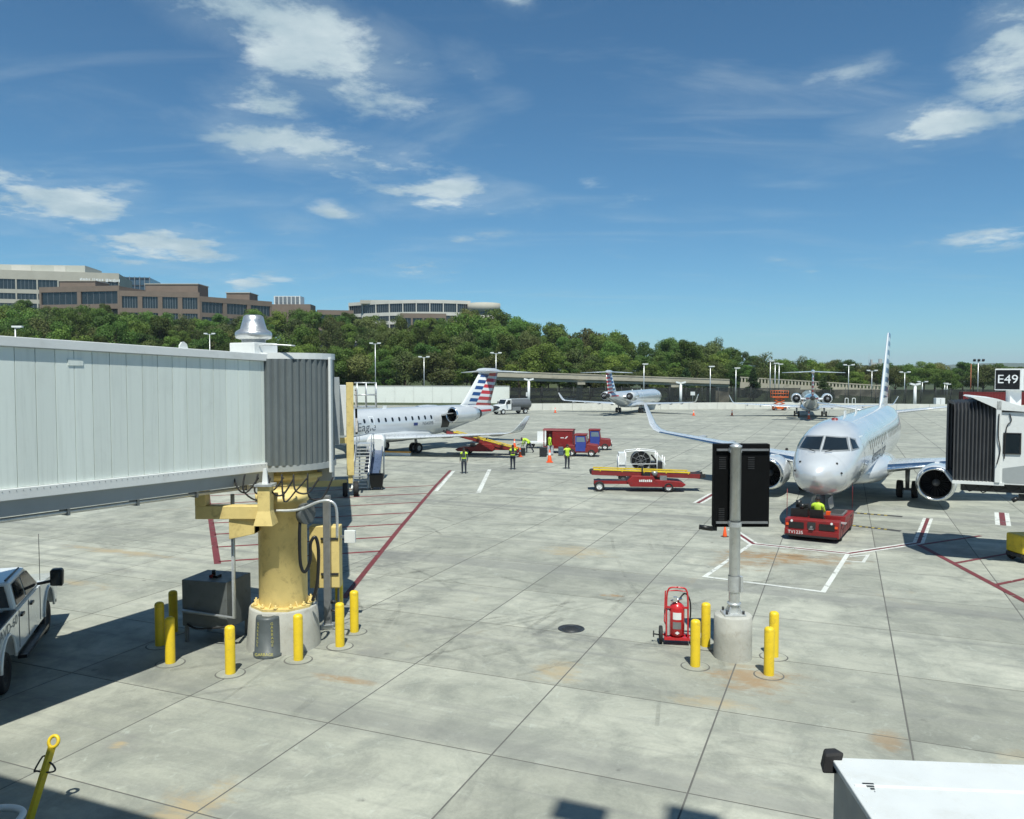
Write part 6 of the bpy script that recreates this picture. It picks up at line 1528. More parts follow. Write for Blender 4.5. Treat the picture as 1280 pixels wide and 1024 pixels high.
for k in range(12):
    rg = random.Random(k + 5); x = .4 + k * .42; q = MB(); q.tube(smooth_path([(x, .2, zc0 - .1), (x + .15, .12, zc0 - .22 - rg.uniform(0, .18)), (x + .45, .2, zc0 - .12)], 4), .02, 5); q.build('cable', black_rubber, rb)
q = MB(); q.box((2.25, .3, zc0 - .48), (.3, .2, .22)); q.cyl((2.05, .25, zc0 - .52), (1.9, .2, zc0 - .6), .08, n=8); q.build('camera_unit', black_plastic, rb)
q = MB(); q.b2(wx1, 26, .1, 3.0, zc0 + .05, hz - .5); q.build('tunnel', white_paint, rb)
q = MB(); q.b2(11.0, 11.5, -.4, .05, .8, hz); q.b2(11.0, 11.5, 3.05, 3.5, .8, hz); q.b2(11.05, 11.45, -.4, 3.5, .6, .9); q.build_each('lift_column', cream_paint, rb)
for y in (-.1, 3.2): wheel(rb, (11.25, y, .45), .45, .3, 'y')
# gate sign on the cab roof
gs = thing('gate_sign', 'white box gate sign with black faces reading E49 above the docking cab', 'gate sign', (P(1266, 500, 30.5).x, 30.5, hz - .44), R(-4))
sz0, sz1 = P(1260, 488, 30.5).z - (hz - .44), P(1260, 461, 30.5).z - (hz - .44)
q = MB(); q.b2(-.16, .26, -.1, .2, -.05, sz0); q.build('post', white_paint, gs, bevel=.01)
q = MB(); c0 = Vector((.12, -.35, 0)); aL = Vector((-.76, .42, 0)); aR = Vector((.74, .40, 0))
pts2 = [c0, c0 + aR, c0 + aR + aL, c0 + aL]; q.prism([(p.x, p.y) for p in pts2], sz0, sz1, 'z'); box_ = q.build('sign_box', white_paint, gs, bevel=.015)
hS = sz1 - sz0; black_face = mat('sign_face_black', (.008, .008, .009), .35)
for base_, dv, txt in ((c0 + aL, -aL, 'E49'), (c0, aR, 'E49 ')):
    d_ = dv.normalized(); n_ = Vector((d_.y, -d_.x, 0)); L_ = dv.length; ct_ = base_ + dv * .5 + n_ * .006
    a, b_ = base_ + d_ * (.03 if txt == 'E49' else .16) * L_ + n_ * .006, base_ + d_ * L_ * (.93 if txt == 'E49' else .98) + n_ * .006
    q = MB(); q.add([a + Vector((0, 0, sz0 + .04)), b_ + Vector((0, 0, sz0 + .04)), b_ + Vector((0, 0, sz1 - .05)), a + Vector((0, 0, sz1 - .05))], [(0, 1, 2, 3)]); f = q.build('sign_face', black_face, box_)
    m_ = (a + b_) / 2 + n_ * .006; text_part(txt, .46, white_gloss, f, (m_.x, m_.y, (sz0 + sz1) / 2), d_, (0, 0, 1))
# ---------------------------------------------------------------- people
def person(label, loc, rz, pose='stand', top=None, vest=True, cap=None, seated=False):
    """one skinned body (local +y forward); vest, hair or cap are children"""
    J = {'pelvis': ((0, 0, .95), .15), 'waist': ((0, 0, 1.10), .135), 'chest': ((0, .01, 1.30), .165), 'collar': ((0, 0, 1.44), .10), 'neck': ((0, .01, 1.51), .058), 'chin': ((0, .03, 1.58), .085), 'brow': ((0, .025, 1.67), .10), 'crown': ((0, .015, 1.735), .07)}
    for s, n in ((-1, 'l'), (1, 'r')):
        J['sh' + n] = ((s * .19, 0, 1.41), .075); J['el' + n] = ((s * .25, -.02, 1.14), .055); J['wr' + n] = ((s * .25, .08, .91), .04); J['hd' + n] = ((s * .25, .11, .83), .035)
        J['hip' + n] = ((s * .10, 0, .90), .115); J['kn' + n] = ((s * .11, .03, .50), .075); J['an' + n] = ((s * .12, -.02, .09), .055); J['toe' + n] = ((s * .14, .15, .045), .04)
    def put(n, *p): J[n] = (p, J[n][1])
    if pose == 'arms':                                  # hands held together in front of the chest
        for s, n in ((-1, 'l'), (1, 'r')): put('el' + n, s * .27, .06, 1.16); put('wr' + n, s * .12, .27, 1.20); put('hd' + n, s * .07, .30, 1.25)
    if pose == 'walk':
        put('knl', -.11, .16, .52); put('anl', -.12, .20, .09); put('toel', -.13, .36, .05); put('anr', .12, -.22, .12); put('toer', .13, -.06, .045); put('knr', .11, -.04, .5)
    if pose == 'bend':                                  # stooping over to lift a case
        for n, p in {'waist': (0, .10, 1.05), 'chest': (0, .33, 1.16), 'collar': (0, .46, 1.17), 'neck': (0, .53, 1.18), 'chin': (0, .60, 1.18), 'brow': (0, .68, 1.20), 'crown': (0, .74, 1.22)}.items(): put(n, *p)
        for s, n in ((-1, 'l'), (1, 'r')): put('sh' + n, s * .19, .42, 1.13); put('el' + n, s * .2, .50, .86); put('wr' + n, s * .16, .58, .66); put('hd' + n, s * .14, .60, .58)
        put('knl', -.12, .16, .5); put('anl', -.13, .12, .09); put('toel', -.14, .28, .045); put('knr', .12, -.16, .5); put('anr', .13, -.42, .10); put('toer', .13, -.26, .045)
    if pose == 'sit':
        for s, n in ((-1, 'l'), (1, 'r')):
            put('hip' + n, s * .1, .02, .90); put('kn' + n, s * .12, .44, .92); put('an' + n, s * .12, .50, .5); put('toe' + n, s * .12, .66, .46)
            put('el' + n, s * .26, .10, 1.15); put('wr' + n, s * .16, .34, 1.16); put('hd' + n, s * .12, .40, 1.18)
    E = [('pelvis', 'waist'), ('waist', 'chest'), ('chest', 'collar'), ('collar', 'neck'), ('neck', 'chin'), ('chin', 'brow'), ('brow', 'crown')]
    for n in 'lr': E += [('collar', 'sh' + n), ('sh' + n, 'el' + n), ('el' + n, 'wr' + n), ('wr' + n, 'hd' + n), ('pelvis', 'hip' + n), ('hip' + n, 'kn' + n), ('kn' + n, 'an' + n), ('an' + n, 'toe' + n)]
    names = list(J); idx = {n: i for i, n in enumerate(names)}
    me = bpy.data.meshes.new('body'); me.from_pydata([J[n][0] for n in names], [(idx[a], idx[b_]) for a, b_ in E], [])
    o = bpy.data.objects.new('body', me); link(o)
    sk = o.modifiers.new('skin', 'SKIN'); sk.use_smooth_shade = True
    lay = me.skin_vertices[0].data
    for n in names:
        r_ = J[n][1]; flat = .72 if n in ('pelvis', 'waist', 'chest') else 1.0
        lay[idx[n]].radius = (r_, r_ * flat); lay[idx[n]].use_root = (n == 'pelvis')
    su = o.modifiers.new('sub', 'SUBSURF'); su.levels = 1; su.render_levels = 1
    dg = bpy.context.evaluated_depsgraph_get(); bm_ = bpy.data.meshes.new_from_object(o.evaluated_get(dg)); bpy.data.objects.remove(o)
    # fingers
    bm = bmesh.new(); bm.from_mesh(bm_)
    fm = MB()
    for s, n in ((-1, 'l'), (1, 'r')):
        h = Vector(J['hd' + n][0]); w = Vector(J['wr' + n][0]); d = (h - w).normalized(); side = Vector((0, 1, 0)) if abs(d.y) < .8 else Vector((1, 0, 0)); side = (side - d * side.dot(d)).normalized(); cv = d.cross(side)
        for k, ln in enumerate((.075, .085, .08, .062)):
            b0 = h + d * .01 + side * (.026 - .018 * k); fm.tube([b0, b0 + d * ln * .6, b0 + d * ln * .9 + cv * s * ln * .4], [.009, .0085, .006], 5)
        b0 = w.lerp(h, .4) + side * .03; fm.tube([b0, b0 + side * .03 + d * .03, b0 + side * .03 + d * .065], [.011, .010, .007], 5)
    tmp = bpy.data.meshes.new('f'); tmp.from_pydata(fm.v, [], fm.f); nb = len(bm.faces); bm.from_mesh(tmp); bm.faces.ensure_lookup_table()
    shirt = top or navy_cloth
    mats = [shirt, navy_cloth, skin_mat, black_rubber, hivis, reflect]
    def seg_d(p, a, b_):
        a, b_ = Vector(a), Vector(b_); t = max(0, min(1, (p - a).dot(b_ - a) / max(1e-9, (b_ - a).length_squared))); return (p - a - (b_ - a) * t).length
    kinds = {}
    for a, b_ in E:
        ka = a.rstrip('lr') if a[:2] in ('sh', 'el', 'wr', 'hi', 'kn', 'an') else a
        kinds[(a, b_)] = 2 if a in ('neck', 'chin', 'brow') or a[:2] == 'wr' else 3 if a[:2] == 'an' else 1 if a[:3] == 'hip' or a[:2] == 'kn' else 0
    torso = []
    for i, f in enumerate(bm.faces):
        f.smooth = True
        c = f.calc_center_median(); best = min(E, key=lambda e_: seg_d(c, J[e_[0]][0], J[e_[1]][0]) - .5 * (J[e_[0]][1] + J[e_[1]][1]) / 2)
        f.material_index = 2 if i >= nb else kinds[best]
        if best in (('pelvis', 'waist'), ('waist', 'chest'), ('chest', 'collar')) or best[0] == 'collar' and best[1][:2] == 'sh': torso.append(f)
    vest_mesh = None
    if vest == 'sides': torso = [f for f in torso if abs(f.calc_center_median().x) > .085 or 1.05 < f.calc_center_median().z < 1.12]
    if vest:
        bm.normal_update(); vm = MB(); vi = {}
        for f in torso:
            ids = [v for v in f.verts]; fc = f.calc_center_median()
            vm.cur = 1 if (1.08 < fc.z < 1.14 and pose != 'bend') else 0
            vm.add([v.co + v.normal * .018 for v in ids], [tuple(range(len(ids)))], True)
        vest_mesh = vm.mesh('safety_vest', [hivis, reflect])
    for m in mats[:4]: bm_.materials.append(m)
    bm.to_mesh(bm_); bm.free(); bpy.data.meshes.remove(tmp)
    t = thing('person', label, 'person', loc, rz)
    part('body', bm_, t)
    if vest_mesh: part('safety_vest', vest_mesh, t)
    cr, br_ = Vector(J['crown'][0]), Vector(J['brow'][0]); up = (cr - Vector(J['chin'][0])).normalized()
    hm_ = MB(); ctr = br_ + up * .005
    rot = Vector((0, 0, 1)).rotation_difference(up)
    for k in range(1): 
        rings = []
        for el in (-.05, .25, .55, .85, 1.15, 1.45):
            rings.append([ctr + rot @ Vector((math.cos(a) * math.cos(el) * .102, math.sin(a) * math.cos(el) * .112 - .012, math.sin(el) * .112)) for a in [2 * math.pi * i / 14 for i in range(14)]])
        hm_.loft(rings)
    hd_ = hm_.build('cap' if cap else 'hair', cap or hair_mat, t)
    if cap: q = MB(); q.hexa([ctr + rot @ Vector(v) for v in ((-.07, .08, .0), (.07, .08, .0), (.05, .18, -.01), (-.05, .18, -.01), (-.07, .08, .015), (.07, .08, .015), (.05, .18, .0), (-.05, .18, .0))]); q.build('cap_peak', cap, hd_)
    q = MB()
    for s in (-1, 1): q.cyl(br_ + rot @ Vector((s * .10, 0, -.06)), br_ + rot @ Vector((s * .115, 0, -.06)), .04, n=8)
    q.build('ear_defender', black_plastic, hd_)
    return t
black_cap = mat('black_cap', (.012, .012, .014), .8)
person('worker with open dark jacket and hi-vis sleeves standing on the white bay line', tuple(G(580, 592)), R(175), 'stand', mat('dark_jacket', (.05, .07, .07), .8), 'sides', black_cap)
person('worker in black with hi-vis vest holding hands at the chest, before the belt loader', tuple(G(641, 587)), R(185), 'arms', navy_cloth, 'sides', black_cap)
person('worker in hi-vis vest bending over a black suitcase at the belt loader end', tuple(G(661, 566)), R(62), 'bend', hivis, True, hair_mat)
person('worker in hi-vis vest standing beside the blue tug door', tuple(G(709, 586)), R(195), 'stand', navy_cloth, True, None)
person('worker in hi-vis shirt at the open end of the red baggage cart', tuple(G(687, 569)), R(-70), 'stand', hivis, True, None)
person('worker in hi-vis vest behind the jet wing, only head and shoulders showing', tuple(G(983, 592)), R(150), 'stand', navy_cloth, True, black_cap)

# ---------------------------------------------------------------- cones and cases
def cone(px, py, label, h=.75, band=True, group=None, at_=None):
    t = thing('traffic_cone', label, 'cone', at_ or tuple(G(px, py)), rng.uniform(0, 1), group); k = h / .75
    q = MB(); q.b2(-.19 * k, .19 * k, -.19 * k, .19 * k, 0, .035 * k); q.build('base', orange_plastic if band else black_rubber, t)
    q = MB(); q.lathe([(.14 * k, .036 * k), (.035 * k, .74 * k), (.01, .75 * k)], n=16); c = q.build('cone_body', orange_plastic, t)
    if band: q = MB(); q.lathe([(.088 * k, .42 * k), (.067 * k, .57 * k)], n=16); q.build('white_band', white_gloss, c)
    return t
cone(687, 578, 'tall orange cone with white band beside the suitcases', 1.0)
cone(650, 571, 'orange cone behind the worker with hands at the chest', .75)
cone(906, 671, 'squat plain orange cone below the black display board', .5, False)
gc = 'small cones out on the far apron'
for px, py in ((694, 516), (867, 519.5), (915, 519.5)): cone(px, py, 'small orange cone alone on the far apron', .9, True, gc)
cone(1011, 524, 'orange cone just over the top of the twin-jet fuselage', 1.1)
def suitcase(px, py, col, label, w=.48, h=.72, rz=0.0):
    t = thing('suitcase', label, 'suitcase', tuple(G(px, py)), rz)
    q = MB(); q.b2(-w / 2, w / 2, -.15, .15, .05, h); q.build('shell', col, t, bevel=.04)
    q = MB(); q.tube([(-w * .25, .1, h), (-w * .25, .1, h + .12), (w * .25, .1, h + .12), (w * .25, .1, h)], .015, 6); q.build('handle', black_plastic, t)
    for s in (-1, 1): q = MB(); q.cyl((s * w * .38, -.1, .035), (s * w * .38, .1, .035), .035, n=8); q.build('caster', black_rubber, t)
    for k in range(3): q = MB(); z = .18 + k * .18; q.b2(-w / 2 + .05, w / 2 - .05, -.162, -.151, z, z + .02); q.build('rib', col, t)
    return t
case_grey = mat('case_silver', (.42, .45, .48), .4); case_blue = mat('case_slate', (.08, .12, .17), .5); case_black = mat('case_black', (.02, .022, .025), .5)
suitcase(679, 571, case_black, 'black suitcase standing by the red baggage cart', .62, .8)
suitcase(688, 569, case_grey, 'silver suitcase standing in front of the hi-vis worker at the cart', .5, .8)
suitcase(701, 569.5, case_blue, 'slate blue suitcase standing at the wheel of the red cart', .42, .74)
suitcase(653, 569.5, case_black, 'black suitcase gripped by the bending worker', .5, .66)

# ---------------------------------------------------------------- baggage tugs and carts (local +x forward)
def tug(label, loc, rz):
    t = thing('baggage_tug', label, 'tug', loc, rz)
    q = MB(); q.prism([(-1.3, .32), (1.25, .32), (1.38, .45), (1.36, .78), (1.25, .98), (.35, 1.06), (.35, .72), (-.55, .72), (-.55, .95), (-1.3, .95)], -.62, .62, 'y'); q.build('body', red_dull, t, bevel=.05)
    q = MB(); q.prism([(-.62, 1.72), (.30, 1.74), (.42, 1.80), (.36, 1.87), (-.62, 1.87), (-.70, 1.80)], -.64, .64, 'y'); q.build('cab_roof', red_dull, t, bevel=.03)
    for s in (-1, 1):
        q = MB(); q.bar((.42, s * .58, 1.05), (.30, s * .58, 1.73), .07, .07); q.bar((-.58, s * .58, .95), (-.58, s * .58, 1.73), .07, .07); q.build_each('cab_post', red_dull, t)
        q = MB(); q.prism([(-.50, .45), (.30, .45), (.36, 1.12), (-.50, 1.12)], s * .60, s * .645, 'y'); d = q.build('door', blue_paint, t)
        q = MB(); q.prism([(-.52, 1.121), (.37, 1.121), (.28, 1.70), (-.52, 1.70)], s * .61, s * .63, 'y'); q.build('door_frame', blue_paint, d)
        q = MB(); q.prism([(-.42, 1.22), (.28, 1.22), (.22, 1.62), (-.42, 1.62)], s * .608, s * .636, 'y'); q.build('door_window', mat('tug_glass', (.16, .22, .26), .15, 0, .1), d)
        q = MB(); q.cyl((1.36, s * .42, .72), (1.40, s * .42, .72), .08, n=12); q.build('headlight', white_gloss, t)
        wheel(t, (.82, s * .56, .30), .30, .2, 'y', white_paint); wheel(t, (-.85, s * .56, .32), .32, .22, 'y', white_paint)
    q = MB(); q.hexa([(.40, -.5, 1.08), (.44, -.5, 1.08), (.44, .5, 1.08), (.40, .5, 1.08), (.29, -.5, 1.70), (.33, -.5, 1.70), (.33, .5, 1.70), (.29, .5, 1.70)]); q.build('windscreen', glass_dark, t)
    q = MB()
    for k in range(4): q.b2(1.365, 1.385, -.3, .3, .52 + k * .07, .55 + k * .07)
    q.build('grille', dark_metal, t)
    q = MB(); q.b2(-.4, -.02, -.45, .45, .73, .9); q.b2(-.5, -.38, -.45, .45, .9, 1.3); q.build('seat', black_plastic, t)
    q = MB(); q.b2(-1.42, -1.3, -.12, .12, .36, .52); q.b2(1.37, 1.45, -.6, .6, .34, .46); q.build('bumper', dark_metal, t)
    return t
tug('red and blue baggage tug beside the standing worker, nearer the apron middle', tuple(G(728, 570)), R(-12))
tug('red and blue baggage tug parked behind the other tug', tuple(G(745, 562)), R(-8))
ct2 = thing('baggage_cart', 'red covered baggage cart with open curtain end behind the tug', 'cart', tuple(G(700, 566)), R(-12))
q = MB(); q.b2(-1.35, 1.2, -.75, .75, .42, .56); q.build('bed', red_dull, ct2)
q = MB(); q.prism([(-.78, 1.98), (.78, 1.98), (.72, 2.06), (0, 2.12), (-.72, 2.06)], -1.4, 1.25, 'x'); q.build('roof', red_dull, ct2)
for x in (-1.3, 1.15):
    for y in (-.7, .7): q = MB(); q.b2(x - .04, x + .04, y - .04, y + .04, .561, 1.979); q.build('post', red_dull, ct2)
q = MB(); q.b2(-.55, 1.11, -.74, -.70, .60, 1.95); q.build('side_curtain', red_paint, ct2); q = MB(); q.b2(-1.26, 1.11, .70, .74, .6, 1.95); q.build('side_curtain', red_paint, ct2); q = MB(); q.b2(1.17, 1.20, -.66, .66, .6, 1.95); q.build('end_panel', red_dull, ct2)
for x in (-.85, .75):
    for y in (-.6, .6): wheel(ct2, (x, y, .2), .2, .13)
q = MB(); q.bar((1.2, 0, .4), (1.75, 0, .45), .08, .08); q.build('drawbar', dark_metal, ct2)
q = MB(); q.add([(.5, -.743, 1.3), (.62, -.743, 1.3), (.82, -.743, 1.5), (.70, -.743, 1.5)], [(0, 1, 2, 3)]); q.add([(.15, -.743, 1.33), (.45, -.743, 1.33), (.45, -.743, 1.4), (.15, -.743, 1.4)], [(0, 1, 2, 3)]); q.build('side_mark', white_gloss, ct2)
fc = thing('flat_cart', 'white-sided open flat cart left of the red covered cart', 'cart', tuple(G(676, 560)), R(-8))
q = MB(); q.b2(-1.3, 1.3, -.7, .7, .45, .58); q.build('bed', white_paint, fc); q = MB(); q.b2(-.4, 1.3, .6, .66, .581, 1.5); q.build('side_board', white_paint, fc)
for x in (-.85, .85):
    for y in (-.55, .55): wheel(fc, (x, y, .24), .24, .14, 'y', white_paint)
q = MB(); q.bar((-1.3, 0, .45), (-2.2, 0, .3), .07, .07); q.build('drawbar', dark_metal, fc)

# ---------------------------------------------------------------- belt loaders
def belt_loader(label, loc, rz, tilt, length=6.6, pivot=1.0, z=.95):
    t = thing('belt_loader', label, 'belt loader', loc, rz)
    q = MB(); q.prism([(-.9, .30), (2.1, .30), (2.3, .45), (2.0, .62), (.55, .72), (.4, .95), (-.8, .95), (-1.1, .6)], -.75, .75, 'y'); q.build('chassis', red_paint, t, bevel=.03)
    q = MB(); q.b2(-3.0, -.85, -.45, .45, .42, .60); q.build('chassis_rail', red_paint, t)
    for x, r_ in ((-2.7, .30), (1.3, .28)):
        for y in (-.66, .66): wheel(t, (x, y, r_), r_, .2, 'y', white_paint)
    q = MB(); q.cyl((-2.7, -.66, .30), (-2.7, .66, .30), .05, n=8); q.bar((-2.7, -.4, .3), (-2.7, -.4, .5), .1, .1); q.bar((-2.7, .4, .3), (-2.7, .4, .5), .1, .1); q.build('axle', dark_metal, t)
    m = Matrix.Rotation(-tilt, 3, 'Y'); off = Vector((0, 0, z))
    def tp(x, y, zz): return m @ Vector((x, y, zz)) + off
    L2 = length / 2
    for s in (-1, 1):
        q = MB(); q.bar(tp(-L2, s * .48, .0), tp(L2, s * .48, .0), .08, .26, up=m @ Vector((0, 0, 1))); rl = q.build('boom_rail', red_dull, t)
        q = MB(); q.bar(tp(-L2 + .1, s * .50, .20), tp(L2 - .6, s * .50, .20), .10, .07, up=m @ Vector((0, 0, 1))); q.build('yellow_side_guard', yellow_paint, rl)
        q = MB()
        for k in range(5): x = -L2 + .5 + k * (length - 1.2) / 4; q.bar(tp(x, s * .53, .10), tp(x, s * .53, .24), .06, .04)
        q.build_each('guard_bracket', yellow_paint, rl)
        q = MB(); q.bar((-.5, s * .4, .7), tp(.4, s * .4, -.1), .1, .1); q.bar((1.3, s * .4, .6), tp(-.3, s * .4, -.1), .1, .1); q.build('lift_arm', dark_metal, t)
    q = MB(); q.bar(tp(-L2, 0, .10), tp(L2, 0, .10), .88, .05, up=m @ Vector((0, 0, 1))); q.build('belt', black_rubber, t)
    for e_ in (-1, 1): q = MB(); q.cyl(tp(e_ * L2, -.46, .02), tp(e_ * L2, .46, .02), .12, n=14); q.build('end_roller', black_rubber, t)
    q = MB(); q.bar(tp(L2, -.55, .0), tp(L2 + .28, -.55, .06), .16, .2); q.bar(tp(L2, .55, .0), tp(L2 + .28, .55, .06), .16, .2); q.build('bumper_pad', black_rubber, t)
    q = MB(); q.cyl((.5, -.55, .96), (.5, -.55, 1.2), .18, n=12); q.b2(.8, 1.2, -.7, -.3, .70, .95); q.build('engine_cover', grey_metal, t)
    q = MB(); q.b2(-.2, .25, -.74, -.35, .951, 1.1); q.b2(-.25, -.18, -.74, -.35, 1.1, 1.4); q.build('seat', black_plastic, t)
    q = MB(); q.bar((.62, -.55, .7), (.45, -.55, 1.15), .03, .03); q.build('steering_column', dark_metal, t)
    return t
bl2 = belt_loader('red belt loader with yellow side guards parked level on the open apron', tuple(G(806, 613)), R(-4), R(-1.5), 6.3, z=1.0)
q = MB()
for k in range(7): q.add([(-.4 + k * .11, -.757, .60), (-.32 + k * .11, -.757, .60), (-.32 + k * .11, -.757, .72 + .02 * (k % 3)), (-.4 + k * .11, -.757, .72)], [(0, 1, 2, 3)])
tag(q.build('fleet_mark', white_paint, bl2), kind='stuff')
bl1 = belt_loader('red belt loader sloping up to the open hold of the near jet', tuple(G(604, 568)), R(180 - 8), R(14), 6.4, z=1.12)
cone(637, 556, 'orange cone standing on the low end of the belt loader', .75, True, None, tuple(bl1.matrix_basis @ Vector((-2.7, 0, .60))))
# white framed unit with big fan behind the parked loader
hu = thing('fan_heater_unit', 'white tube-framed unit with a big black fan drum behind the parked loader', 'ground unit', tuple(G(800, 603)), R(-4))
q = MB(); q.b2(-1.5, 1.6, -.6, .6, .45, .62); q.build('deck', dark_metal, hu)
for x in (-1.1, 1.1):
    for y in (-.5, .5): wheel(hu, (x, y, .25), .25, .16)
q = MB()
for x in (-1.4, -.95, 1.0, 1.45):
    for y in (-.55, .55): q.cyl((x, y, .62), (x, y, 1.98 if abs(x) < 1.2 else 1.7), .035, n=7)
for y in (-.55, .55): q.tube(smooth_path([(-.95, y, 1.98), (-.3, y, 2.05), (.4, y, 2.05), (1.0, y, 1.98)], 4), .035, 6); q.bar((1.0, y, 1.95), (1.55, y, 1.2), .05, .05); q.bar((-1.4, y, 1.2), (1.0, y, 1.25), .04, .04)
q.build('tube_frame', white_gloss, hu)
q = MB(); q.cyl((0, -.50, 1.42), (0, .35, 1.42), .60, n=28); q.build('fan_drum', black_plastic, hu)
q = MB()
for k in range(4): a = R(20 + 45 * k); q.bar((math.cos(a) * .6, -.53, 1.42 + math.sin(a) * .6), (-math.cos(a) * .6, -.53, 1.42 - math.sin(a) * .6), .03, .03)
q.tube([(math.cos(2 * math.pi * k / 20) * .6, -.53, 1.42 + math.sin(2 * math.pi * k / 20) * .6) for k in range(20)], .025, 5, closed=True); q.tube([(math.cos(2 * math.pi * k / 16) * .32, -.53, 1.42 + math.sin(2 * math.pi * k / 16) * .32) for k in range(16)], .018, 5, closed=True)
q.build('fan_guard', grey_metal, hu)
q = MB(); q.b2(-1.38, -.98, -.5, .5, .9, 1.9); q.build('radiator', white_paint, hu); q = MB(); q.b2(.62, 1.35, -.45, .45, .63, 1.35); q.build('engine_block', dark_metal, hu)
q = MB(); q.tube(smooth_path([(.65, -.4, 1.8), (.95, -.45, 1.4), (.8, -.5, 1.0), (1.3, -.5, .8)], 5), .06, 6); q.build('duct_hose', black_rubber, hu)

# ---------------------------------------------------------------- pushback tug at the nose
FT = G(1014, 677); pb_ = thing('pushback_tug', 'low red pushback tug under the twin-jet nose with a seated driver', 'tug', tuple(FT), R(90) - TH2)
# local +x away from the camera along the jet, front bumper at x = 0
WT = 1.06
q = MB(); q.prism([(0, .30), (.12, .16), (4.0, .16), (4.3, .4), (4.3, .75), (1.7, .86), (1.7, .62), (.55, .62), (.55, .88), (.04, .88)], -WT, WT, 'y'); q.build('body', red_paint, pb_, bevel=.03)
q = MB(); q.b2(-.06, 0.0, -WT, WT, .22, .46); q.build('bumper', red_paint, pb_, bevel=.01)
for s in (-1, 1):
    q = MB(); q.b2(-.018, .0, s * .60 - .30, s * .60 + .30, .50, .76); q.build('grille', black_plastic, pb_)
    q = MB(); q.cyl((-.03, s * .50 + .28 * s, .80), (.0, s * .50 + .28 * s, .80), .05, n=12); q.build('headlight', white_gloss, pb_)
    q = MB(); q.b2(.6, 4.1, s * (WT + .012) - .01, s * (WT + .012) + .01, .5, .6); q.build('side_strip', red_dull, pb_)
    for x in (.75, 3.4): wheel(pb_, (x, s * (WT - .14), .36), .36, .3, 'y')
q = MB(); q.b2(-.09, -.061, -WT + .05, WT - .05, .18, .26); q.build('rubber_bumper', black_rubber, pb_)
q = MB(); q.b2(-.012, .0, -.16, .16, .52, .80); q.build('hitch_recess', dark_metal, pb_)
q = MB(); q.cyl((-.10, 0, .60), (.02, 0, .60), .05, n=10); q.b2(-.12, -.02, -.09, .09, .50, .54); q.build('hitch_pin', grey_metal, pb_)
for s in (-1, 1):
    q = MB(); q.b2(-.014, .0, s * .95 - .06, s * .95 + .06, .60, .70); q.build('marker_lamp', orange_plastic, pb_)
    for x in (1.2, 2.2, 2.9): q = MB(); q.b2(x, x + .62, s * (WT + .004) - .006, s * (WT + .004) + .006, .28, .48); q.build('side_hatch', red_dull, pb_)
    q = MB(); q.b2(1.25, 1.65, s * (WT - .05) - .12, s * (WT - .05) + .12, .60, .635); q.build('step_plate', galv, pb_)
for k in range(5): q = MB(); x = 1.85 + k * .24; q.b2(x, x + .10, -.9, -.15, .931, .945); q.build('lid_louvre', dark_metal, pb_)
q = MB(); q.tube(smooth_path([(1.3, .75, 1.0), (1.7, .8, 1.15), (2.2, .6, .95), (2.8, .5, .9)], 5), .03, 6); q.build('hose', black_rubber, pb_)
q = MB(); q.b2(1.75, 3.1, -.95, -.1, .861, .93); q.build('engine_lid', grey_metal, pb_)
q = MB(); q.b2(.62, 1.4, .28, .95, .88, 1.22); q.cyl((.7, .5, 1.22), (.7, .5, 1.42), .10, n=10); q.cyl((1.1, .72, 1.22), (1.1, .72, 1.5), .12, n=10); q.b2(.9, 1.35, .32, .5, 1.2, 1.36); q.build('power_pack', black_plastic, pb_)
q = MB(); q.b2(.85, 1.35, -.32, .22, .62, .80); q.b2(.78, .86, -.32, .22, .80, 1.2); q.build('seat', black_plastic, pb_)
q = MB(); q.cyl((1.75, -.05, .86), (1.62, -.05, 1.18), .025, n=8); q.tube([(1.62 + .0 * 1, -.05 + .17 * math.cos(2 * math.pi * k / 12), 1.18 + .17 * math.sin(2 * math.pi * k / 12)) for k in range(12)], .015, 5, closed=True); q.build('steering_wheel', dark_metal, pb_)
q = MB(); q.b2(1.72, 1.95, -.45, -.28, .862, 1.0); q.build('control_box', orange_plastic, pb_)
q = MB(); q.bar((3.9, -.3, .4), (5.0, 0, .35), .12, .14); q.bar((3.9, .3, .4), (5.0, 0, .35), .12, .14); q.build('tow_cradle', dark_metal, pb_)
for (x, y) in ((.1, 1.0), (4.2, -1.0)): q = MB(); q.cyl((x, y, .85), (x + .02, y, 2.1), .012, n=5); q.build('whip_aerial', red_paint, pb_)
text_part('TV1235', .19, white_gloss, pb_, (-.064, .62, .34), (0, -1, 0), (0, 0, 1))
dr = person('tug driver in hi-vis yellow shirt and dark cap seated facing the jet', tuple(pb_.matrix_basis @ Vector((1.08, -.05, -.06))), R(90) - TH2 - R(90), 'sit', hivis, True, black_cap)

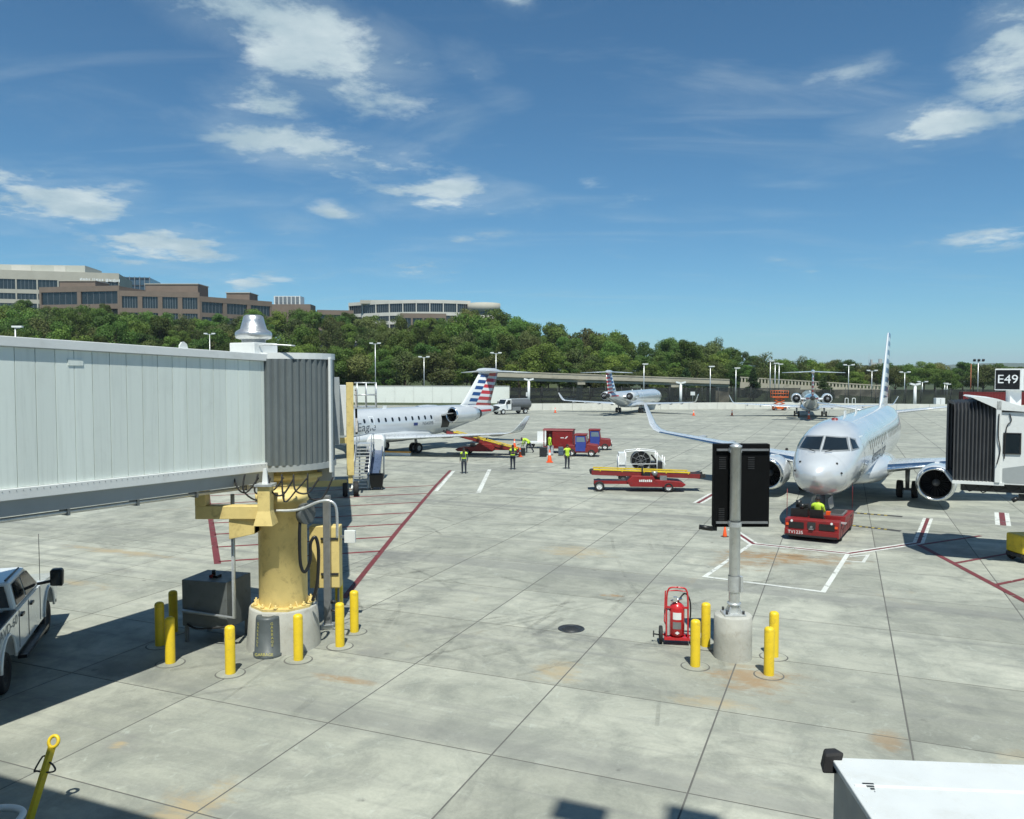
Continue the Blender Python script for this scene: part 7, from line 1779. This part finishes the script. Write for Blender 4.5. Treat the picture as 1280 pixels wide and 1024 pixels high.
# ---------------------------------------------------------------- fuel truck
ft = thing('fuel_truck', 'white-cabbed fuel truck with dark tank parked at the far barrier', 'truck', tuple(G(639, 517.5)), R(218))
q = MB(); q.b2(-3.6, 3.0, -.5, .5, .62, .85); q.build('chassis', dark_metal, ft)
q = MB(); q.prism([(.75, .75), (3.3, .7), (3.35, 1.3), (3.2, 1.55), (2.1, 1.72), (1.65, 2.55), (.75, 2.6)], -1.05, 1.05, 'y'); cb_ = q.build('cab', white_gloss, ft, bevel=.06)
q = MB(); q.add([(2.09, -.9, 1.78), (2.09, .9, 1.78), (1.70, .85, 2.46), (1.70, -.85, 2.46)], [(0, 1, 2, 3)]); o = q.build('windscreen', glass_dark, ft); o.location = (.03, 0, .02)
for s in (-1, 1):
    q = MB(); q.prism([(.95, 1.75), (1.85, 1.75), (1.55, 2.4), (.95, 2.4)], s * 1.055, s * 1.07, 'y'); q.build('side_window', glass_dark, ft)
    q = MB(); q.cyl((3.34, s * .8, 1.12), (3.39, s * .8, 1.12), .13, n=12); q.build('headlight', chrome, ft)
    q = MB(); q.b2(1.75, 1.95, s * 1.25 - .12, s * 1.25 + .12, 1.7, 2.15); q.bar((1.8, s * 1.05, 1.9), (1.8, s * 1.2, 1.9), .04, .04); q.build('mirror', dark_metal, ft)
    wheel(ft, (2.5, s * .95, .48), .48, .28, 'y', white_paint); wheel(ft, (-2.3, s * .95, .48), .48, .32, 'y', white_paint)
q = MB(); q.b2(3.3, 3.42, -1.1, 1.1, .5, .78); q.build('bumper', chrome, ft)
q = MB()
for k in range(5): q.b2(3.35, 3.38, -.55, .55, .88 + k * .1, .93 + k * .1)
q.build('grille', dark_metal, ft)
q = MB(); q.loft([[Vector((x, 1.1 * math.cos(a), 1.65 + .82 * math.sin(a))) for a in [2 * math.pi * i / 24 for i in range(24)]] for x in (-3.6, -3.5, .45, .55)]); q.build('tank', mat('tank_grey', (.14, .15, .16), .4, .3), ft)
q = MB(); q.b2(-3.4, .4, -.35, .35, 2.46, 2.62); q.build('top_walkway', galv, ft); q = MB(); q.b2(-1.2, .6, -1.12, 1.12, .6, 1.25); q.build('pump_module', grey_metal, ft)
q = MB(); q.tube(smooth_path([(-.9, -1.2, .7), (-.5, -1.25, 1.2), (-.1, -1.2, .8), (.2, -1.22, 1.1)], 4), .07, 6); q.build('hose', white_paint, ft)

# ---------------------------------------------------------------- pickup
rw, fw = G(-4, 872), G(54, 789); hd = (fw - rw); pang = math.atan2(hd.y, hd.x)
pk = thing('pickup_truck', 'white pickup with black door mirror and grey AVD-60 lettering at the bridge shade', 'pickup', (0, 0, 0), pang)
pk.scale = (1.05, 1.05, 1.08); WBP = 4.15; mid = (rw + fw) / 2 + Vector((math.cos(pang + math.pi / 2), math.sin(pang + math.pi / 2), 0)) * .86
pk.location = (mid.x, mid.y, 0)                                # local +x forward, right-hand side at -y
PW = 1.0; truck_white = mat('truck_white', (.84, .87, .86), .2, 0, .03, 1, coat=.8)
q = MB(); q.prism([(-3.25, .62), (-2.75, .62), (-2.62, .95), (-2.35, 1.12), (-2.05, 1.16), (-1.75, 1.12), (-1.48, .95), (-1.36, .55), (1.38, .55), (1.48, .95), (1.75, 1.12), (2.05, 1.16), (2.35, 1.12), (2.62, .95), (2.74, .6), (3.1, .62), (3.18, .95), (3.12, 1.22), (2.8, 1.33), (1.55, 1.42), (1.2, 1.42), (-1.12, 1.42), (-1.13, 1.43), (-3.25, 1.43)], -PW, PW, 'y'); bdy = q.build('body', truck_white, pk, bevel=.04)
q = MB(); q.b2(-3.12, -1.24, -.80, .80, 1.0, 1.436); q.build('bed_floor', black_plastic, bdy)
for s in (-1, 1): q = MB(); q.b2(-3.2, -1.18, s * .82 - .08 if s > 0 else -.98, .98 if s > 0 else -.74, 1.4305, 1.452); q.build('bed_rail_cap', black_plastic, bdy)
# cab shell: lofted greenhouse
def gh(x, w, z): return [Vector((x, -w, z)), Vector((x, w, z))]
gl = [(-1.10, .95, 1.42), (1.25, .95, 1.42)]
q = MB(); b4_ = [(-1.14, -.96, 1.425), (1.30, -.96, 1.425), (1.30, .96, 1.425), (-1.14, .96, 1.425)]; t4_ = [(-.98, -.80, 1.99), (.42, -.80, 2.02), (.42, .80, 2.02), (-.98, .80, 1.99)]
q.hexa(b4_ + t4_); gho = q.build('cab', truck_white, pk, bevel=.07, seg=3)
def side_pane(s, pts, name):
    q = MB(); vs = []
    for x, f in pts:                                           # f = height fraction on the sloping cab side
        y = .96 + (.80 - .96) * f; z = 1.425 + (.58) * f; vs.append((x, s * (y + .012), z + .004))
    q.add(vs, [tuple(range(len(vs)))]); return q.build(name, glass_dark, gho)
for s in (-1, 1):
    side_pane(s, [(-.12, .10), (1.0, .10), (.50, .84), (.36, .88), (-.12, .88)], 'front_door_glass'); side_pane(s, [(-1.0, .12), (-.22, .10), (-.22, .88), (-.86, .86)], 'rear_door_glass')
    for x in (-.17, -1.06, 1.05):
        q = MB(); q.b2(x - .012, x + .012, s * (PW + .003) - .004, s * (PW + .003) + .004, .62, 1.40); q.build('door_gap', dark_metal, bdy)
    for x in (-.02, -.95): q = MB(); q.b2(x, x + .24, s * (PW + .02) - .025, s * (PW + .02) + .025, 1.24, 1.29); q.build('door_handle', black_plastic, bdy)
    q = MB(); q.b2(-1.15, 1.15, s * (PW + .06) - .09, s * (PW + .06) + .09, .40, .47); q.build('running_board', black_plastic, pk)
    q = MB(); q.bar((.88, s * .98, 1.50), (.90, s * 1.28, 1.54), .07, .06); q.build('mirror_arm', black_plastic, pk)
    q = MB(); q.loft([[Vector((x, s * (1.40 + dy_ * .14), 1.62 + dz_ * .20)) for dy_, dz_ in ((-1, -.9), (.9, -1), (1, .75), (.7, 1), (-.8, 1), (-1, .8))] for x in (.80, .86, .98, 1.02)]); mo = q.build('door_mirror', black_plastic, pk, bevel=.03)
    q = MB(); q.b2(.79, .797, s * 1.40 - .11, s * 1.40 + .11, 1.46, 1.77); q.build('mirror_glass', glass_dark, mo)
    for x in (-2.05, 2.05): wheel(pk, (x, s * .83, .41), .41, .28, 'y', dark_metal)
    q = MB(); q.tube([(x_ + .0, s * (PW + .012), .62 + .0) for x_ in ()] or [(2.05 + .60 * math.cos(a), s * (PW + .005), .56 + .60 * math.sin(a)) for a in [math.pi * k / 12 for k in range(13)]], .035, 6); q.tube([(-2.05 + .60 * math.cos(a), s * (PW + .005), .56 + .60 * math.sin(a)) for a in [math.pi * k / 12 for k in range(13)]], .035, 6); q.build('wheel_arch_trim', truck_white, bdy)
q = MB(); q.add([(1.26, -.86, 1.46), (1.26, .86, 1.46), (.50, .74, 1.97), (.50, -.74, 1.97)], [(0, 1, 2, 3)]); o = q.build('windscreen', glass_dark, gho); o.location = (.03, 0, .02)
q = MB(); q.add([(-1.13, .84, 1.50), (-1.13, -.84, 1.50), (-1.02, -.72, 1.93), (-1.02, .72, 1.93)], [(0, 1, 2, 3)]); o = q.build('rear_window', glass_dark, gho); o.location = (-.022, 0, 0)
q = MB(); q.b2(-.9, .34, -.73, -.70, 2.005, 2.035); q.b2(-.9, .34, .70, .73, 2.005, 2.035); q.build('roof_gutter', black_plastic, gho)
q = MB(); q.cyl((1.6, -.9, 1.4), (1.58, -.9, 2.55), .008, n=5); q.build('whip_aerial', black_plastic, pk)
q = MB(); q.b2(-3.42, -3.25, -.95, .95, .5, .72); q.b2(3.12, 3.3, -.98, .98, .5, .78); q.build('bumper', chrome, pk)
q = MB(); q.b2(-3.0, 2.9, -.5, .5, .38, .56); q.build('chassis', dark_metal, pk)
text_part('AVD-60', .44, mat('decal_grey', (.16, .19, .20), .5), bdy, (-1.95, -PW - .004, 1.27), (1, 0, 0), (0, 0, 1)).scale = (1, 1, .62)

# ---------------------------------------------------------------- foot of the picture
tc_ = thing('drawbar_cart', 'white low cart with its yellow ringed drawbar tipped up, in the terminal shade', 'cart', tuple(G(38, 1030)), R(95))
q = MB(); q.prism([(-2.4, .25), (-.62, .25), (-.62, .38), (-2.4, .38)], -.55, .75, 'y'); q.build('bed', white_paint, tc_, bevel=.04)
for x in (-2.0, -.95):
    for y in (-.5, .6): wheel(tc_, (x, y, .2), .2, .13)
top_ = P(67, 927, 12.5); base_w = P(38, 1022, 12.1); inv = (Matrix.Translation(G(38, 1030)) @ Matrix.Rotation(R(95), 4, 'Z')).inverted()
a, b_ = inv @ base_w, inv @ top_; a = a + (a - b_) * .08
q = MB(); q.bar(a, a.lerp(b_, .93), .075, .10); q.build('drawbar', yellow_paint, tc_, bevel=.008)
dvec = (b_ - a).normalized(); sd = inv.to_3x3() @ Vector((1, 0, 0)); sd = (sd - dvec * sd.dot(dvec)).normalized()
q = MB(); q.tube([b_ + dvec * (.085 * math.cos(2 * math.pi * k / 16)) + sd * (.075 * math.sin(2 * math.pi * k / 16)) for k in range(16)], .028, 8, closed=True); q.build('tow_ring', yellow_paint, tc_)
m1 = a.lerp(b_, .62); m2 = a.lerp(b_, .80)
q = MB(); q.tube(smooth_path([m2 - sd * .04, m2 - sd * .10, m1 - sd * .16, m1 - sd * .12, m1 - sd * .0, m1 + sd * .12 + dvec * .02, m1 + sd * .16 + dvec * .06, m1 + sd * .10 + dvec * .12, m1 + sd * .03 + dvec * .15], 3), .014, 6); q.build('release_handle', dark_metal, tc_)
q = MB(); q.bar((-.62, .1, .32), a, .1, .1); q.build('drawbar_hinge', dark_metal, tc_)
q = MB(); q.tube(smooth_path([(-.62, .62, .36), (-.4, .6, .40), (-.3, .4, .42), (-.3, .1, .42), (-.4, -.1, .40), (-.62, -.12, .36)], 5), .05, 8); q.build('guard_hoop', white_paint, tc_)

zt = 3.15; c1, c2, c3 = G(1043, 948, zt), G(1280, 957, zt), G(1083, 1024, zt)
xd = (c2 - c1).normalized(); 
vt = thing('box_truck', 'white flat roof of a box truck parked against the terminal', 'truck', (c1.x, c1.y, 0), math.atan2(xd.y, xd.x))
q = MB(); q.b2(0, 2.45, -5.6, 0, .75, zt - .06); q.build('cargo_box', mat('truck_side_grey', (.30, .32, .32), .5, 0, .15, 1.5, dirt=(.08, .08, .075), dirt_amt=.5), vt)
q = MB(); q.b2(-.025, 2.475, -5.62, .025, zt - .059, zt); q.build('roof', mat('truck_roof_white', (.60, .63, .64), .45, 0, .05, .7, .15, dirt=(.42, .41, .36), dirt_amt=.35), vt, bevel=.012)
for k in range(5): q = MB(); y_ = -.52 - k * .95; q.b2(.02, 2.43, y_ - .018, y_ + .018, zt, zt + .006); q.build('roof_seam', grey_metal if k % 2 else white_paint, vt)
rvm = MB(); rvm.cyl((0, 0, 0), (0, 0, .004), .006, n=6); rvm = rvm.mesh('rivet', white_paint)
for k in range(24): part('rivet', rvm, vt, (.05 + k * .1, -.03, zt)); part('rivet', rvm, vt, (.03, -.10 - k * .1, zt))
q = MB()
for k in range(4): q.add([(.10 + k * .02, -.50 - k * .045, zt + .007), (.20 - k * .012, -.50 - k * .045, zt + .007), (.20 - k * .012, -.475 - k * .045, zt + .007), (.10 + k * .02, -.475 - k * .045, zt + .007)], [(0, 1, 2, 3)])
tag(q.build('sticker_mark', dark_metal, vt), kind='stuff')
q = MB(); q.hexa([(-.13, -.06, zt - .13), (.03, -.06, zt - .13), (.0, .12, zt - .13), (-.10, .13, zt - .13), (-.10, -.04, zt + .05), (.09, -.03, zt + .07), (.04, .11, zt + .06), (-.07, .11, zt + .05)]); q.build('corner_bumper', black_rubber, vt, bevel=.02)
q = MB(); q.b2(-.05, -.026, -3.0, -.1, 1.4, 1.46); q.build('rub_rail', dark_metal, vt)
q = MB(); q.b2(.3, 2.15, -7.4, 0, .5, .749); q.build('chassis', dark_metal, vt)
q = MB(); q.prism([(-7.5, .6), (-5.65, .6), (-5.65, 2.3), (-6.8, 2.3), (-7.4, 1.5), (-7.6, 1.3)], .1, 2.35, 'x'); q.build('cab', white_gloss, vt)
for y in (-6.7, -1.2):
    for x in (.3, 2.15): wheel(vt, (x, y, .42), .42, .28, 'x')

yp = thing('power_unit', 'yellow ground power unit with coiled hose at the end of the red boundary ticks', 'power unit', tuple(G(1290, 701)), R(6))
q = MB(); q.b2(-.72, .8, -.45, .45, .32, 1.0); q.build('housing', mat('dirty_yellow', (.62, .47, .03), .5, 0, .15, 3, dirt=(.12, .10, .05), dirt_amt=.5), yp, bevel=.06)
q = MB(); q.b2(-.74, .8, -.4, .4, .2, .319); q.build('chassis', dark_metal, yp)
for x in (-.5, .6):
    for y in (-.38, .38): wheel(yp, (x, y, .2), .2, .12)
q = MB(); q.tube(smooth_path([(-.45, -.47, .5), (-.3, -.52, .9), (-.12, -.52, 1.08), (.0, -.5, .8), (.05, -.48, .45)], 5), .045, 8); q.build('hose', yellow_paint, yp)
q = MB(); q.b2(-.35, -.33, -.462, -.451, .36, .96); q.build('door_gap', dark_metal, yp)

# ---------------------------------------------------------------- summer haze over the far country
hz_m, N, L, b = nodes_of('summer_haze')
N.remove(b); pv = nn(N, 'ShaderNodeVolumePrincipled'); pv.inputs['Color'].default_value = (.80, .90, 1.0, 1); pv.inputs['Density'].default_value = HAZE_DENSITY = 0.00009
L.new(pv.outputs[0], N['Material Output'].inputs['Volume'])
q = MB(); q.b2(-9100, 9100, -3100, 12100, -9.0, 240.0)
tag(q.build('haze', hz_m), kind='stuff')
